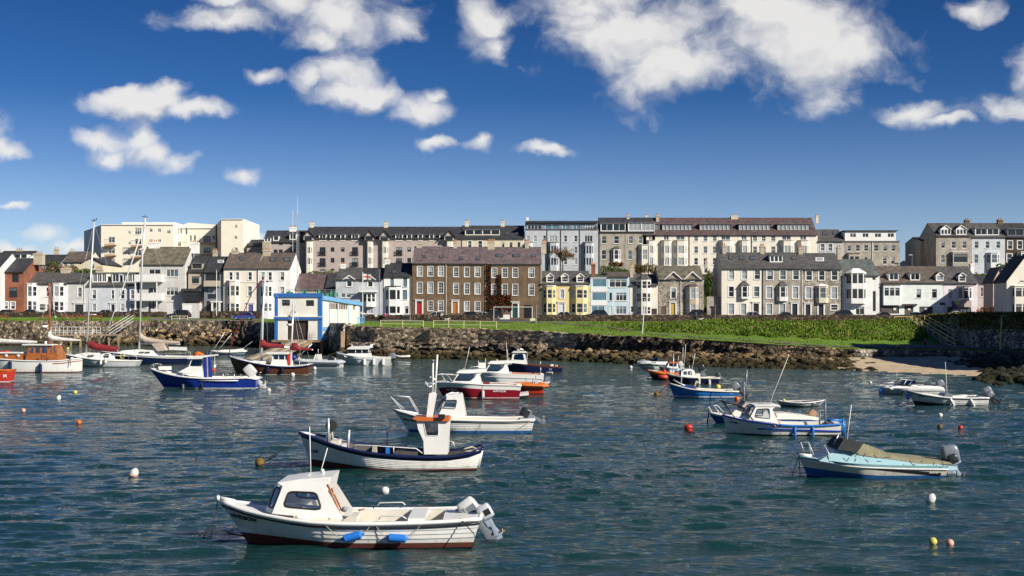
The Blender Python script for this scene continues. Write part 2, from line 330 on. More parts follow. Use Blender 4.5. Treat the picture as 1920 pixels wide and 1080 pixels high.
def build_water():
 nr, nc = 1150, 620
 # rows get farther apart with distance; both ends run well past the frame
 q = np.linspace(1 / 16.0, 1 / 150.0, nr - 90); ys = np.concatenate([[-60, 0, 6, 11], 1 / q, np.linspace(151, 330, 86)])
 nr = len(ys)
 t = np.linspace(-1, 1, nc)
 X = t[None, :] * (0.46 * np.maximum(ys, 30)[:, None] + 6); Y = np.repeat(ys[:, None], nc, 1)
 Z = np.zeros_like(X); r2 = np.random.default_rng(3)
 main = R(-76)                                  # direction the wind waves run (towards the camera, a little sideways)
 for i in range(70):
  lam = 0.26 * (1.065 ** i) if i < 46 else r2.uniform(0.4, 1.8)
  th = main + r2.normal(0, 0.33); k = 2 * math.pi / lam
  amp = 0.0066 * lam ** 0.68 * r2.uniform(0.5, 1.1)
  ph = r2.uniform(0, 6.28)
  sp = np.clip((ys[1:] - ys[:-1]).tolist() + [2.0], 0.001, None)[:, None]
  fade = np.clip(1.6 - 4.0 * sp / lam, 0, 1)
  fx = np.clip(1.6 - 4.0 * ((X[:, 1:2] - X[:, 0:1])) / lam, 0, 1)
  # wave groups: amplitude wanders over the surface
  grp = 0.75 + 0.5 * np.sin(X * 0.21 * math.cos(i) + Y * 0.17 * math.sin(i * 1.7) + i)
  s = np.sin(k * (X * math.cos(th) + Y * math.sin(th)) + ph)
  Z += amp * grp * fade * fx * (s + 0.28 * (s * s - 0.5))
 gust = 0.8 + 0.22 * np.sin(X * .09 + 1.3 * np.sin(Y * .05)) + 0.2 * np.sin(Y * .13 - X * .05 + 2) + 0.14 * np.sin(X * .31 + Y * .22)
 Z *= np.clip(gust, .35, 1.35)
 me = bpy.data.meshes.new('water')
 co_ = np.stack([X, Y, Z], -1).reshape(-1, 3).astype(np.float32)
 idx = np.arange(nr * nc).reshape(nr, nc)
 qd = np.stack([idx[:-1, :-1], idx[:-1, 1:], idx[1:, 1:], idx[1:, :-1]], -1).reshape(-1, 4).astype(np.int32)
 me.vertices.add(len(co_)); me.vertices.foreach_set('co', co_.ravel())
 me.loops.add(qd.size); me.loops.foreach_set('vertex_index', qd.ravel())
 me.polygons.add(len(qd)); me.polygons.foreach_set('loop_start', np.arange(0, qd.size, 4, dtype=np.int32)); me.polygons.foreach_set('loop_total', np.full(len(qd), 4, dtype=np.int32))
 me.polygons.foreach_set('use_smooth', np.ones(len(qd), dtype=bool))
 me.update(calc_edges=True); me.materials.append(water_mat())
 o = bpy.data.objects.new('water', me); COL.objects.link(o); o['kind'] = 'structure'
build_water()
# ------------------------------------------------------------------ land
def interp(x, tab):
 if x <= tab[0][0]: return tab[0][1]
 for (a, b), (c, d) in zip(tab, tab[1:]):
  if x <= c: return b + (d - b) * (x - a) / (c - a)
 return tab[-1][1]
# by photo column: distance and height of the sea wall's top edge
WALLY = [(-400, 238), (300, 240), (470, 238), (520, 212), (560, 200), (640, 170), (700, 166), (900, 160), (1050, 153), (1200, 143), (1400, 134), (1600, 133), (1740, 136), (1900, 140), (2400, 140)]
WALLPY = [(-400, 603), (300, 603), (470, 604), (520, 605), (640, 612), (800, 615), (900, 617), (1000, 621), (1080, 627), (1200, 632), (1300, 636), (1400, 642), (1500, 649), (1600, 655), (1740, 656), (1900, 660), (2400, 660)]
ROADY = [(-400, 249), (470, 249), (640, 240), (760, 236), (2400, 236)]          # line of the roadside wall
ROADZ = 4.85
def wall_top(px): Y = interp(px, WALLY); return Y, PZ(interp(px, WALLPY), Y)
def ground_z(px, Y):
 yw, zw = wall_top(px); yr = interp(px, ROADY)
 zr = interp(px, [(-400, 5.25), (300, 5.25), (370, 5.0), (490, 4.95), (640, 4.45)])
 if Y <= yr:
  t = max(0.0, (Y - yw) / (yr - yw))
  # on the right the bank keeps low to a path and then climbs steeply
  k = interp(px, [(1000, 0), (1330, 1), (1700, 1), (1760, 1)])
  flat = t
  bank = 0.05 * min(1, t / 0.32) if t < 0.32 else 0.05 + 0.95 * min(1.0, ((t - 0.32) / 0.40)) ** 0.8
  return zw + (zr - zw) * (flat * (1 - k) + bank * k)
 rz = max(ROADZ, zr + .05)
 if Y <= yr + 0.6: return zr + (rz - zr) * (Y - yr) / 0.6
 if Y <= 268: return rz
 return interp(Y, [(268, ROADZ), (272, 6.5), (292, 15.2), (330, 16.4), (420, 17.0), (900, 18), (3000, 20)])
M_grass = mat('mown_grass', (0.14, 0.22, 0.03), 0.95, 0.45, 0.5, 0.6, 3, spec=0.1, col2=(0.07, 0.14, 0.016))
M_path = mat('path_tarmac', (0.17, 0.155, 0.14), 0.95, 0.3, 1.2, spec=0.2)
M_road = mat('road_asphalt', (0.07, 0.07, 0.07), 0.9, 0.3, 0.8, spec=0.3)
M_hill = mat('hillside_scrub', (0.055, 0.075, 0.018), 0.95, 0.6, 0.25, 0.8, 1.5, spec=0.1)
cols = list(range(-420, 2341, 12))
def terrain():
 mb = MB(); g = []
 for px in cols:
  yw, zw = wall_top(px); yr = interp(px, ROADY)
  rows = [yw + (yr - yw) * i / 14 for i in range(15)] + [yr + 0.6, 255, 268, 272, 278, 285, 292, 310, 330, 420, 900, 3000]
  g.append([(PX(px, Y), Y, ground_z(px, Y) + (0.06 * math.sin(px * 0.11 + Y * 0.9) if yw + 3 < Y < yr - 3 else 0)) for Y in rows])
 n = len(g[0])
 mb.mats = [M_grass, M_road, M_hill]
 for i, cpx in enumerate(cols[:-1]):
  for j in range(n - 1):
   mb.cur = 0 if j < 14 else (1 if j < 17 else 2)
   mb.add([g[i][j], g[i + 1][j], g[i + 1][j + 1], g[i][j + 1]], [(0, 1, 2, 3)])
 o = mb.build('ground', None, None, smooth=True); o['kind'] = 'structure'
terrain()
def ribbon(name, pts, w, material, dz=0.05, kind='structure'):
 """path laid on the ground: pts (px, Y)"""
 mb = MB(); q = []
 P = []
 for (a, b), (c, d) in zip(pts, pts[1:]):
  for i in range(12): t = i / 12; P.append((a + (c - a) * t, b + (d - b) * t))
 P.append(pts[-1])
 for px, Y in P:
  ws = w if not callable(w) else w(px)
  row = []
  for k in range(5):
   Yk = Y - ws / 2 + ws * k / 4; row.append((PX(px, Yk), Yk, ground_z(px, Yk) + dz))
  q.append(row)
 for i in range(len(q) - 1):
  for k in range(4): mb.add([q[i][k], q[i + 1][k], q[i + 1][k + 1], q[i][k + 1]], [(0, 1, 2, 3)])
 o = mb.build(name, material, None, smooth=True); o['kind'] = kind; return o
ribbon('promenade_path', [(700, 231), (900, 230), (1000, 226), (1060, 218)], 8, M_path)
ribbon('bank_path', [(1000, 224), (1060, 210), (1150, 185), (1230, 162), (1320, 150), (1450, 142), (1600, 141), (1800, 143)], lambda p: 5 if p < 1200 else 3.4, M_path, 0.06)
ribbon('access_road', [(280, 245), (400, 243.5), (500, 243.5)], 4.5, M_path, 0.05)
ribbon('quay_promenade', [(1600, 146), (1800, 150), (2000, 152)], 12, M_path, 0.09)
# ------------------------------------------------------------------ sea walls
M_rub = stone_mat('harbour_rubble', [(0.22, 0.175, 0.12), (0.36, 0.28, 0.185), (0.14, 0.12, 0.09), (0.44, 0.35, 0.24), (0.24, 0.20, 0.15), (0.08, 0.065, 0.05)], 1.9, (0.025, 0.02, 0.014), 0.12, weed=(0.4, 1.5, (0.05, 0.04, 0.012)))
M_tan = stone_mat('tan_masonry', [(0.42, 0.32, 0.20), (0.60, 0.46, 0.30), (0.30, 0.23, 0.15), (0.70, 0.56, 0.38), (0.50, 0.40, 0.28), (0.20, 0.16, 0.12)], 1.8, (0.09, 0.07, 0.05), 0.10, stretch=(.8, .8, 1.5), bump=.5)
M_rub2 = stone_mat('broken_rubble', [(0.22, 0.16, 0.10), (0.36, 0.26, 0.16), (0.13, 0.10, 0.07), (0.04, 0.035, 0.03), (0.27, 0.20, 0.14), (0.07, 0.06, 0.045)], 1.7, (0.02, 0.016, 0.012), 0.14, weed=(0.4, 1.9, (0.05, 0.035, 0.012)))
M_dark = stone_mat('dark_rubble', [(0.26, 0.24, 0.205), (0.36, 0.33, 0.28), (0.17, 0.16, 0.135), (0.46, 0.42, 0.35)], 1.9, (0.02, 0.02, 0.018), 0.1, weed=(0.3, 1.3, (0.03, 0.03, 0.012)))
M_road_wall = stone_mat('road_wall_stone', [(0.07, 0.05, 0.035), (0.12, 0.085, 0.06), (0.05, 0.038, 0.03), (0.18, 0.13, 0.09), (0.09, 0.07, 0.055)], 2.6, (0.02, 0.017, 0.014), 0.1)
def hnoise(a, b): return math.sin(a * 1.7 + b * 2.3) * 0.5 + math.sin(a * 3.9 - b * 1.1 + 1) * 0.3 + math.sin(a * 0.63 + b * 5.1 + 2) * 0.2
def wall_strip(name, pts, ztop, zbot, thick, material, label, cat='wall', rough=0.15, batter=0.1, step=0.45, jag=0.0):
 """rubble wall along world points, with an uneven face"""
 mb = MB(); P = []
 for a, b in zip(pts, pts[1:]):
  a = Vector(a); b = Vector(b); n = max(1, int((b - a).length / step))
  for i in range(n): P.append(a.lerp(b, i / n))
 P.append(Vector(pts[-1])); k = len(P)
 H = 9; F1 = []; TB = []
 for i, p in enumerate(P):
  d = (P[min(i + 1, k - 1)] - P[max(0, i - 1)]).normalized(); nrm = Vector((d.y, -d.x))
  zt = (ztop(i / (k - 1), p) if callable(ztop) else ztop) + jag * rng.uniform(-1, 1); zb = zbot(i / (k - 1), p) if callable(zbot) else zbot
  col = []
  for j in range(H):
   t = j / (H - 1); z = zb + (zt - zb) * t
   o = batter * (1 - t) * (zt - zb) + rough * rng.uniform(-0.5, 1) * (1 if j < H - 1 else 0.3)
   q = p + nrm * o; col.append((q.x, q.y, z))
  F1.append(col); q = p - nrm * thick; TB.append(((q.x, q.y, zt - 0.02), (q.x, q.y, zb)))
 for i in range(k - 1):
  for j in range(H - 1): mb.add([F1[i][j], F1[i + 1][j], F1[i + 1][j + 1], F1[i][j + 1]], [(0, 1, 2, 3)])
  mb.add([F1[i][-1], F1[i + 1][-1], TB[i + 1][0], TB[i][0]], [(0, 1, 2, 3)])
  mb.add([TB[i][0], TB[i + 1][0], TB[i + 1][1], TB[i][1]], [(0, 1, 2, 3)])
 for i in (0, k - 1): mb.poly([*F1[i], TB[i][0], TB[i][1]])
 o = mb.build(name, material, None); return tag(o, label, cat)
def wpts(a, b, n=14, dy=0):
 return [(PX(p, interp(p, WALLY) + dy), interp(p, WALLY) + dy) for p in [a + (b - a) * i / n for i in range(n + 1)]]
def ztw(a, b, dz): return lambda t, p: PZ(interp(a + (b - a) * t, WALLPY), interp(a + (b - a) * t, WALLY)) + dz
wall_strip('harbour_wall', wpts(-400, 480), 4.55, -0.4, 1.0, M_rub, 'rough brown stone harbour wall behind the yachts on the left', rough=0.25, batter=0.22, jag=0.12)
wall_strip('harbour_wall', wpts(480, 648), 4.3, -0.4, 1.0, M_dark, 'dark weedy stone wall running beneath and behind the blue and white boathouse', rough=0.4, batter=0.1)
wall_strip('harbour_wall', wpts(652, 1085, 20), ztw(652, 1085, 0.05), 1.35, 1.2, M_tan, 'tan rubble sea wall topped by lawn right of the boathouse', rough=0.12, batter=0.08, jag=0.10)
wall_strip('harbour_wall', wpts(1085, 1600, 24), ztw(1085, 1600, 0.08), -0.2, 1.0, M_rub2, 'low broken brown rubble wall below the grassy bank', rough=0.4, batter=0.22, jag=0.12)
wall_strip('harbour_wall', wpts(1600, 2050, 20), ztw(1600, 2050, 0.02), 0.0, 1.2, M_dark, 'low dark stone promenade wall behind the sandy beach', rough=0.25, batter=0.12)
# ledge of flat slabs at the foot of the middle wall
wall_strip('stone_ledge', wpts(655, 1010, 16, -2.6), 1.75, -0.3, 3.2, M_rub, 'flat stone ledge along the foot of the tan sea wall', 'ledge', rough=0.5, batter=0.3, jag=0.1)
# two buttress recesses in the middle wall, drawn as near-black blocks on its face
M_recess = mat('near_black_recess', (0.012, 0.011, 0.010), 0.9)
for px in (697, 800):
 Y = interp(px, WALLY) - 0.85; mb = MB(); x = PX(px, Y)
 mb.prism([(x - 0.35, 1.5), (x + 0.25, 1.5), (x + 0.42, 3.45), (x - 0.15, 3.45)], Y, Y + 0.8)
 tag(mb.build('wall_drain', M_recess), 'dark upright drain slot in the tan sea wall, ' + ('nearer the boathouse' if px < 750 else 'farther from the boathouse'), 'drain', 'drain slots in the sea wall')
# roadside wall in three runs
def rtop(t, p): return PZ(590.3, p.y)
wall_strip('roadside_wall', [(PX(p, interp(p, ROADY)), interp(p, ROADY)) for p in (-400, 0, 180, 312)], lambda t, p: PZ(584.5, p.y), 4.2, 0.5, M_road_wall, 'brown roadside stone wall in front of the white terrace at far left', rough=0.08, batter=0.02, jag=0.06)
wall_strip('roadside_wall', [(PX(p, interp(p, ROADY)), interp(p, ROADY)) for p in (374, 440, 492)], lambda t, p: PZ(583, p.y), 4.2, 0.5, M_road_wall, 'short brown stone wall behind the blue parked car', rough=0.08, batter=0.02, jag=0.06)
wall_strip('roadside_wall', [(PX(p, interp(p, ROADY)), interp(p, ROADY)) for p in (660, 800, 926)], rtop, 4.2, 0.5, M_road_wall, 'dark stone roadside wall in front of the brown terrace', rough=0.08, batter=0.02, jag=0.06)
wall_strip('roadside_wall', [(PX(p, interp(p, ROADY)), interp(p, ROADY)) for p in (1003, 1200, 1400, 1740)], rtop, 4.2, 0.5, M_road_wall, 'long dark stone roadside wall above the grassy bank', rough=0.08, batter=0.02, jag=0.06)
# tall shaded retaining wall on the right, running towards the camera
RW = [(PX(1738, 236), 236), (PX(1742, 215), 215), (PX(1765, 190), 190), (PX(1800, 162), 162), (PX(1818, 154), 154), (PX(1860, 151), 151), (PX(1925, 147), 147), (62, 144), (64, 120), (64, 60)]
wall_strip('retaining_wall', RW, lambda t, p: 5.62, 0.4, 1.0, M_dark, 'tall dark retaining wall in shade at the right of the harbour', rough=0.15, batter=0.05)
mb = MB()
rw = [(p[0] + 0.5, p[1]) for p in RW]
for a, b in zip(rw, rw[1:]): mb.add([(a[0], a[1], 5.2), (110, a[1], 5.2), (110, b[1], 5.2), (b[0], b[1], 5.2)], [(0, 1, 2, 3)])
o = mb.build('harbour_road', M_road); o['kind'] = 'structure'
# beach
M_sand = mat('beach_sand', (0.52, 0.41, 0.28), 0.95, 0.25, 0.8, 0.3, 4, spec=0.15, col2=(0.38, 0.29, 0.19))
mb = MB(); g = []
for i in range(41):
 px = 1540 + i * 12; row = []
 for j in range(13):
  t = j / 12; Ye = interp(px, [(1540, 128), (1610, 119), (1700, 112), (1800, 104), (1860, 97), (2020, 92)]); Yb = interp(px, WALLY) + 0.5
  Y = Ye - 6 + (Yb - Ye + 6) * t
  z = -0.25 + 1.1 * max(0, t) ** 1.2 + 0.02 * math.sin(px * .3 + j)
  row.append((PX(px, Y), Y, z))
 g.append(row)
for i in range(40):
 for j in range(12): mb.add([g[i][j], g[i + 1][j], g[i + 1][j + 1], g[i][j + 1]], [(0, 1, 2, 3)])
o = mb.build('beach', M_sand, None, smooth=True); o['kind'] = 'structure'
# ------------------------------------------------------------------ boulders along the shore
bmi = bmesh.new(); bmesh.ops.create_icosphere(bmi, subdivisions=2, radius=1)
ICO_V = np.array([v.co[:] for v in bmi.verts]); ICO_F = [tuple(v.index for v in f.verts) for f in bmi.faces]; bmi.free()
def rocks(name, label, spots, material):
 mb = MB()
 for (x, y, z, r) in spots:
  v = ICO_V.copy()
  for _ in range(5):                       # planes knock corners off
   d = rng.normal(size=3); d /= np.linalg.norm(d); c = rng.uniform(0.45, 0.8); s = v @ d
   v -= np.outer(np.maximum(0, s - c), d)
  v *= np.array([r * rng.uniform(.8, 1.5), r * rng.uniform(.7, 1.1), r * rng.uniform(.55, .85)])
  a = rng.uniform(0, 6.28); ca, sa = math.cos(a), math.sin(a)
  vx = v[:, 0] * ca - v[:, 1] * sa + x; vy = v[:, 0] * sa + v[:, 1] * ca + y
  mb.add(list(zip(vx.tolist(), vy.tolist(), (v[:, 2] + z).tolist())), ICO_F)
 o = mb.build(name, material); tag(o, label, 'rocks', kind='stuff')
M_boul = stone_mat('shore_boulders', [(0.36, 0.24, 0.11), (0.17, 0.12, 0.07), (0.46, 0.33, 0.19), (0.07, 0.055, 0.04), (0.26, 0.19, 0.11)], 0.7, (0.03, 0.022, 0.014), 0.05, weed=(0.4, 1.7, (0.045, 0.036, 0.010)))
sp = []
SHORE = [(-400, 236), (200, 236), (300, 234), (420, 229), (480, 222), (560, 195), (640, 160), (700, 154), (850, 151), (1000, 149), (1100, 143), (1200, 134), (1300, 129), (1400, 125), (1500, 121), (1600, 118), (1640, 118)]
for i in range(1900):
 px = rng.uniform(-300, 1640) if i % 3 else rng.uniform(640, 1600)
 Yw = interp(px, WALLY); Ys = interp(px, SHORE); t = rng.uniform(0, 1) ** 0.8
 Y = Ys + (Yw - 1 - Ys) * t
 top = interp(px, [(-300, .7), (200, .8), (260, 2.4), (300, 3.2), (480, 3.0), (560, 1.2), (660, 1.2), (1000, 1.1), (1080, 1.4), (1300, 1.3), (1500, 1.2), (1640, 0.6)])
 if 500 < px < 640: top = 0.6
 sp.append((PX(px, Y), Y, -0.25 + top * t, rng.uniform(0.3, 0.85) * (1.0 if px < 640 else 0.72)))
rocks('shore_rocks', 'brown and weedy boulders along the waterline under the sea walls', sp, M_boul)
sp = []
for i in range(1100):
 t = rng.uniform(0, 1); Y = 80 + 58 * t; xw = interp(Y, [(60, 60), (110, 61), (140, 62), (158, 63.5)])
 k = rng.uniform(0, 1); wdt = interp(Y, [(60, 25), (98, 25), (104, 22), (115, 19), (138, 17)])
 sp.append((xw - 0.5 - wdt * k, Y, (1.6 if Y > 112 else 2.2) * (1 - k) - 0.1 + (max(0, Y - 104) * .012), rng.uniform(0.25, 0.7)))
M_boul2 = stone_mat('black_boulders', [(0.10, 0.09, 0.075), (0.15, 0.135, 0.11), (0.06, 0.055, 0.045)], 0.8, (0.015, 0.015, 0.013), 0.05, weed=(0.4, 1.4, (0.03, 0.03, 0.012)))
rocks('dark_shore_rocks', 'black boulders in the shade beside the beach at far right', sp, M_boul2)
# ------------------------------------------------------------------ grass tufts on the bank
def tufts():
 mb = MB(); M1 = mat('bank_grass', (0.18, 0.25, 0.03), 0.95, 0.5, 0.35, spec=0.1, col2=(0.06, 0.10, 0.014))
 M3 = mat('bank_plant_dark', (0.045, 0.085, 0.014), 0.95, 0.4, 0.5, spec=0.1)
 M2 = mat('dry_grass', (0.30, 0.27, 0.10), 0.95, 0.4, 0.5, spec=0.1)
 for i in range(4600):
  px = rng.uniform(1075, 1738); yw, _ = wall_top(px); yr = interp(px, ROADY); t = rng.uniform(0.32, 0.78)
  if px < 1330 and rng.uniform() > (px - 1040) / 290: continue
  Y = yw + (yr - yw) * t; x = PX(px, Y); z = ground_z(px, Y); h = rng.uniform(0.2, 0.8) * min(1, (px - 1000) / 300) * (1.2 - .5 * (t - .32) / .46) * (.75 + .45 * math.sin(px * .021 + 1) * math.sin(Y * .11)); rr = h * rng.uniform(.8, 1.3)
  n = math.sin(px * .045) * math.sin(Y * .3 + px * .02) + rng.uniform(-.7, .6)
  for k in range(13):
   mb.m(M2 if n > 0.62 and k % 3 else (M3 if k % 4 == 0 else M1)); a = rng.uniform(0, 6.28); q = rng.uniform(0, 1); dx, dy = math.cos(a) * rr * q, math.sin(a) * rr * q; zz = z + h * (1 - q * q) * rng.uniform(.5, 1.1)
   c, s_ = math.cos(a + 1.57) * .09, math.sin(a + 1.57) * .09; mb.add([(x + dx * .6 - c, Y + dy * .6 - s_, zz - h * .35), (x + dx * .6 + c, Y + dy * .6 + s_, zz - h * .35), (x + dx * 1.15, Y + dy * 1.15, zz + .08)], [(0, 1, 2)])
 for i in range(5000):
  px = rng.uniform(660, 1735); yw, _ = wall_top(px); yr = interp(px, ROADY); Y = yw + (yr - yw) * rng.uniform(0.01, 0.9); x = PX(px, Y); z = ground_z(px, Y); h = rng.uniform(.05, .16)
  mb.m([M1, M2, M3, M1][i % 4]);
  for k in range(3): a = rng.uniform(0, 6.28); mb.add([(x - .06 * math.cos(a), Y - .06 * math.sin(a), z), (x + .06 * math.cos(a), Y + .06 * math.sin(a), z), (x + rng.uniform(-.1, .1), Y, z + h)], [(0, 1, 2)])
 tag(mb.build('grass', None), 'thick green plants and dry grass tufts on the bank below the roadside wall', 'grass', kind='stuff')
tufts()
# ------------------------------------------------------------------ houses
def wallm(name, col, var=0.16): return mat('wall_' + name, col, 0.88, var, 0.6, 0.25, 14, spec=0.25)
W_white = wallm('white_paint', (0.76, 0.75, 0.71)); W_cream = wallm('cream_render', (0.62, 0.56, 0.42)); W_grey = wallm('pale_grey_render', (0.54, 0.53, 0.50))
W_blue = wallm('pale_blue_paint', (0.52, 0.55, 0.58)); W_beige = wallm('beige_render', (0.44, 0.38, 0.29)); W_dkgrey = wallm('slate_grey_paint', (0.20, 0.23, 0.26))
W_brown = wallm('brown_stucco', (0.16, 0.11, 0.065), 0.42); W_yellow = wallm('yellow_paint', (0.66, 0.55, 0.27)); W_ice = wallm('ice_blue_paint', (0.50, 0.62, 0.66))
W_pink = wallm('pinkish_render', (0.44, 0.37, 0.34)); W_lilac_shade = wallm('white_paint_shade_tint', (0.72, 0.66, 0.69)); W_mint = wallm('mint_white_paint', (0.70, 0.75, 0.71))  # the lilac tint is shade on a white wall, put into its colour
W_apt = wallm('warm_cream_render', (0.78, 0.73, 0.60), 0.06); W_bgrey = wallm('bluish_grey_render', (0.46, 0.48, 0.51)); W_stone = wallm('grey_stone', (0.36, 0.325, 0.27), 0.4)
W_stone2 = stone_mat('coursed_stone', [(0.28, 0.24, 0.19), (0.38, 0.33, 0.27), (0.21, 0.185, 0.15), (0.45, 0.40, 0.33)], 3.2, (0.25, 0.23, 0.2), 0.06, bump=0.3)
W_brick = stone_mat('red_brick', [(0.24, 0.085, 0.05), (0.29, 0.11, 0.065), (0.20, 0.07, 0.045)], 5, (0.25, 0.15, 0.1), 0.05, (1, 1, 2.5), 0.2)
W_dbrown = wallm('dark_brown_render', (0.075, 0.055, 0.04), 0.3); W_trim = wallm('trim_white', (0.72, 0.71, 0.68), 0.06); W_pinks = wallm('pink_brown_render', (0.56, 0.43, 0.37))
W_apt2 = wallm('stone_cream_render', (0.72, 0.67, 0.57), 0.1)
def roofm(name, col, var=0.35):
 nm = 'roof_' + name
 if nm in MATS: return MATS[nm]
 m = mat(nm, col, 0.7, var, 0.9, 0, 1, spec=0.35, stretch=(1, 1, 1)); nt = m.node_tree; L = nt.links.new; b = nt.nodes['Principled BSDF']
 tc_ = nt.nodes.new('ShaderNodeTexCoord'); br = nt.nodes.new('ShaderNodeTexBrick'); br.inputs['Scale'].default_value = 1.0
 br.inputs['Brick Width'].default_value = 0.45; br.inputs['Row Height'].default_value = 0.3; br.inputs['Mortar Size'].default_value = 0.02
 br.inputs['Color1'].default_value = (0.75, 0.75, 0.75, 1); br.inputs['Color2'].default_value = (1.25, 1.25, 1.25, 1); br.inputs['Mortar'].default_value = (0.4, 0.4, 0.4, 1)
 L(tc_.outputs['Object'], br.inputs['Vector'])
 src = b.inputs['Base Color'].links[0].from_socket
 mx = nt.nodes.new('ShaderNodeMix'); mx.data_type = 'RGBA'; mx.blend_type = 'MULTIPLY'; mx.inputs[0].default_value = 1
 L(src, mx.inputs[6]); L(br.outputs[0], mx.inputs[7]); L(mx.outputs[2], b.inputs['Base Color'])
 return m
R_slate = roofm('grey_slate', (0.095, 0.09, 0.088)); R_dark = roofm('dark_slate', (0.045, 0.046, 0.052)); R_maroon = roofm('maroon_tile', (0.115, 0.078, 0.078)); R_brown = roofm('brown_slate', (0.13, 0.105, 0.085))
R_moss = roofm('lichen_slate', (0.16, 0.145, 0.105), 0.5); R_purple = roofm('purple_slate', (0.15, 0.112, 0.115)); R_green = roofm('green_grey_slate', (0.12, 0.135, 0.125))
G_dark = mat('pane_dark', (0.018, 0.023, 0.028), 0.06, 0.5, 0.7); G_mid = mat('pane_curtained', (0.10, 0.125, 0.14), 0.12, 0.5, 1.4); G_light = mat('pane_net_curtain', (0.30, 0.33, 0.34), 0.25, 0.35, 2.0)
G_blue = mat('pane_sky_blue', (0.10, 0.20, 0.26), 0.08, 0.3, 0.6)
M_frame = mat('window_frame_white', (0.72, 0.72, 0.70), 0.5); M_dframe = mat('window_frame_dark', (0.03, 0.03, 0.032), 0.5)
M_pot = mat('chimney_pot_clay', (0.38, 0.22, 0.13), 0.85, 0.3, 2); M_lead = mat('lead_grey', (0.12, 0.13, 0.14), 0.6); M_pipe = mat('pipe_black', (0.02, 0.02, 0.02), 0.5)
PANES = [G_dark, G_dark, G_dark, G_mid, G_light]
def cellcut(mb, T, u0, u1, z0, z1, ops, rev=0.16):
 us = sorted({u0, u1, *[min(max(o[0], u0), u1) for o in ops], *[min(max(o[1], u0), u1) for o in ops]})
 zs = sorted({z0, z1, *[min(max(o[2], z0), z1) for o in ops], *[min(max(o[3], z0), z1) for o in ops]})
 for a, b in zip(us, us[1:]):
  for c, d in zip(zs, zs[1:]):
   mu, mz = (a + b) / 2, (c + d) / 2
   if any(o[0] < mu < o[1] and o[2] < mz < o[3] for o in ops): continue
   mb.poly([T(a, 0, c), T(b, 0, c), T(b, 0, d), T(a, 0, d)])
 for a, b, c, d in [o[:4] for o in ops]:
  mb.poly([T(a, 0, c), T(a, -rev, c), T(a, -rev, d), T(a, 0, d)]); mb.poly([T(b, 0, c), T(b, -rev, c), T(b, -rev, d), T(b, 0, d)])
  mb.poly([T(a, 0, c), T(b, 0, c), T(b, -rev, c), T(a, -rev, c)]); mb.poly([T(a, 0, d), T(b, 0, d), T(b, -rev, d), T(a, -rev, d)])
def tb(mb, T, u0, u1, n0, n1, z0, z1):
 vs = [T(u, n, z) for z in (z0, z1) for n in (n0, n1) for u in (u0, u1)]
 mb.add(vs, [(0, 1, 3, 2), (4, 6, 7, 5), (0, 4, 5, 1), (2, 3, 7, 6), (0, 2, 6, 4), (1, 5, 7, 3)])
def window(parent, off, T, o, style='sash', sub=False, pane=None, fr=None, sur=None):
 u0, u1, z0, z1 = o[:4]; wd, h = u1 - u0, z1 - z0
 fr = fr or (M_dframe if 'k' in style else M_frame); mb = MB().m(fr); e = 0.075 if wd > 0.6 else 0.05; a, b = -0.13, -0.05
 tb(mb, T, u0, u0 + e, a, b, z0, z1); tb(mb, T, u1 - e, u1, a, b, z0, z1)
 tb(mb, T, u0 + e, u1 - e, a, b, z0, z0 + e); tb(mb, T, u0 + e, u1 - e, a, b, z1 - e, z1)
 def vb(u, t=0.05): tb(mb, T, u - t / 2, u + t / 2, a + .01, b - .01, z0 + e, z1 - e)
 def hb(z, t=0.055): tb(mb, T, u0 + e, u1 - e, a + .015, b - .015, z - t / 2, z + t / 2)
 if 'sash' in style: hb(z0 + h * 0.5, 0.07)
 if 'grid' in style:
  hb(z0 + h * 0.5, 0.08)
  for k in (1, 2): vb(u0 + wd * k / 3, 0.032)
  for k in (0.25, 0.75): hb(z0 + h * k, 0.032)
 if 'top' in style: hb(z0 + h * 0.76, 0.07)
 for ch in style:
  if ch.isdigit():
   n = int(ch)
   for k in range(1, n): vb(u0 + wd * k / n, 0.09)
 if 'S' in style:                                # moulded white surround
  mb.m(sur or W_trim); s = 0.10 if 'grid' in style else 0.17
  tb(mb, T, u0 - s, u0, -0.01, 0.05, z0 - 0.02, z1 + s); tb(mb, T, u1, u1 + s, -0.01, 0.05, z0 - 0.02, z1 + s); tb(mb, T, u0, u1, -0.01, 0.05, z1, z1 + s)
 if 'N' not in style:
  mb.m(sur or W_trim); tb(mb, T, u0 - 0.12, u1 + 0.12, -0.01, 0.12, z0 - 0.1, z0)
 p = pane or PANES[int(rng.integers(0, 5))]
 if sub:
  mb.m(p); mb.poly([T(u0, -0.11, z0), T(u1, -0.11, z0), T(u1, -0.11, z1), T(u0, -0.11, z1)])
  return mb.build('window', None, parent, off=off)
 w_ = mb.build('window', None, parent, off=off); pb = MB().m(p)
 if p is G_dark and rng.uniform() < .45:            # a blind or curtain part way down
  zb_ = z1 - h * rng.uniform(.2, .6); pb.m([G_light, G_mid][int(rng.integers(0, 2))]).poly([T(u0, -0.11, zb_), T(u1, -0.11, zb_), T(u1, -0.11, z1), T(u0, -0.11, z1)]); pb.m(p).poly([T(u0, -0.11, z0), T(u1, -0.11, z0), T(u1, -0.11, zb_), T(u0, -0.11, zb_)])
 else: pb.poly([T(u0, -0.11, z0), T(u1, -0.11, z0), T(u1, -0.11, z1), T(u0, -0.11, z1)])
 pb.build('pane', None, w_, off=off)
 return w_
DOORM = {}
def dmat(c):
 if c not in DOORM: DOORM[c] = mat('door_%d' % len(DOORM), c, 0.45, 0.1, 2)
 return DOORM[c]
HOUSES = []
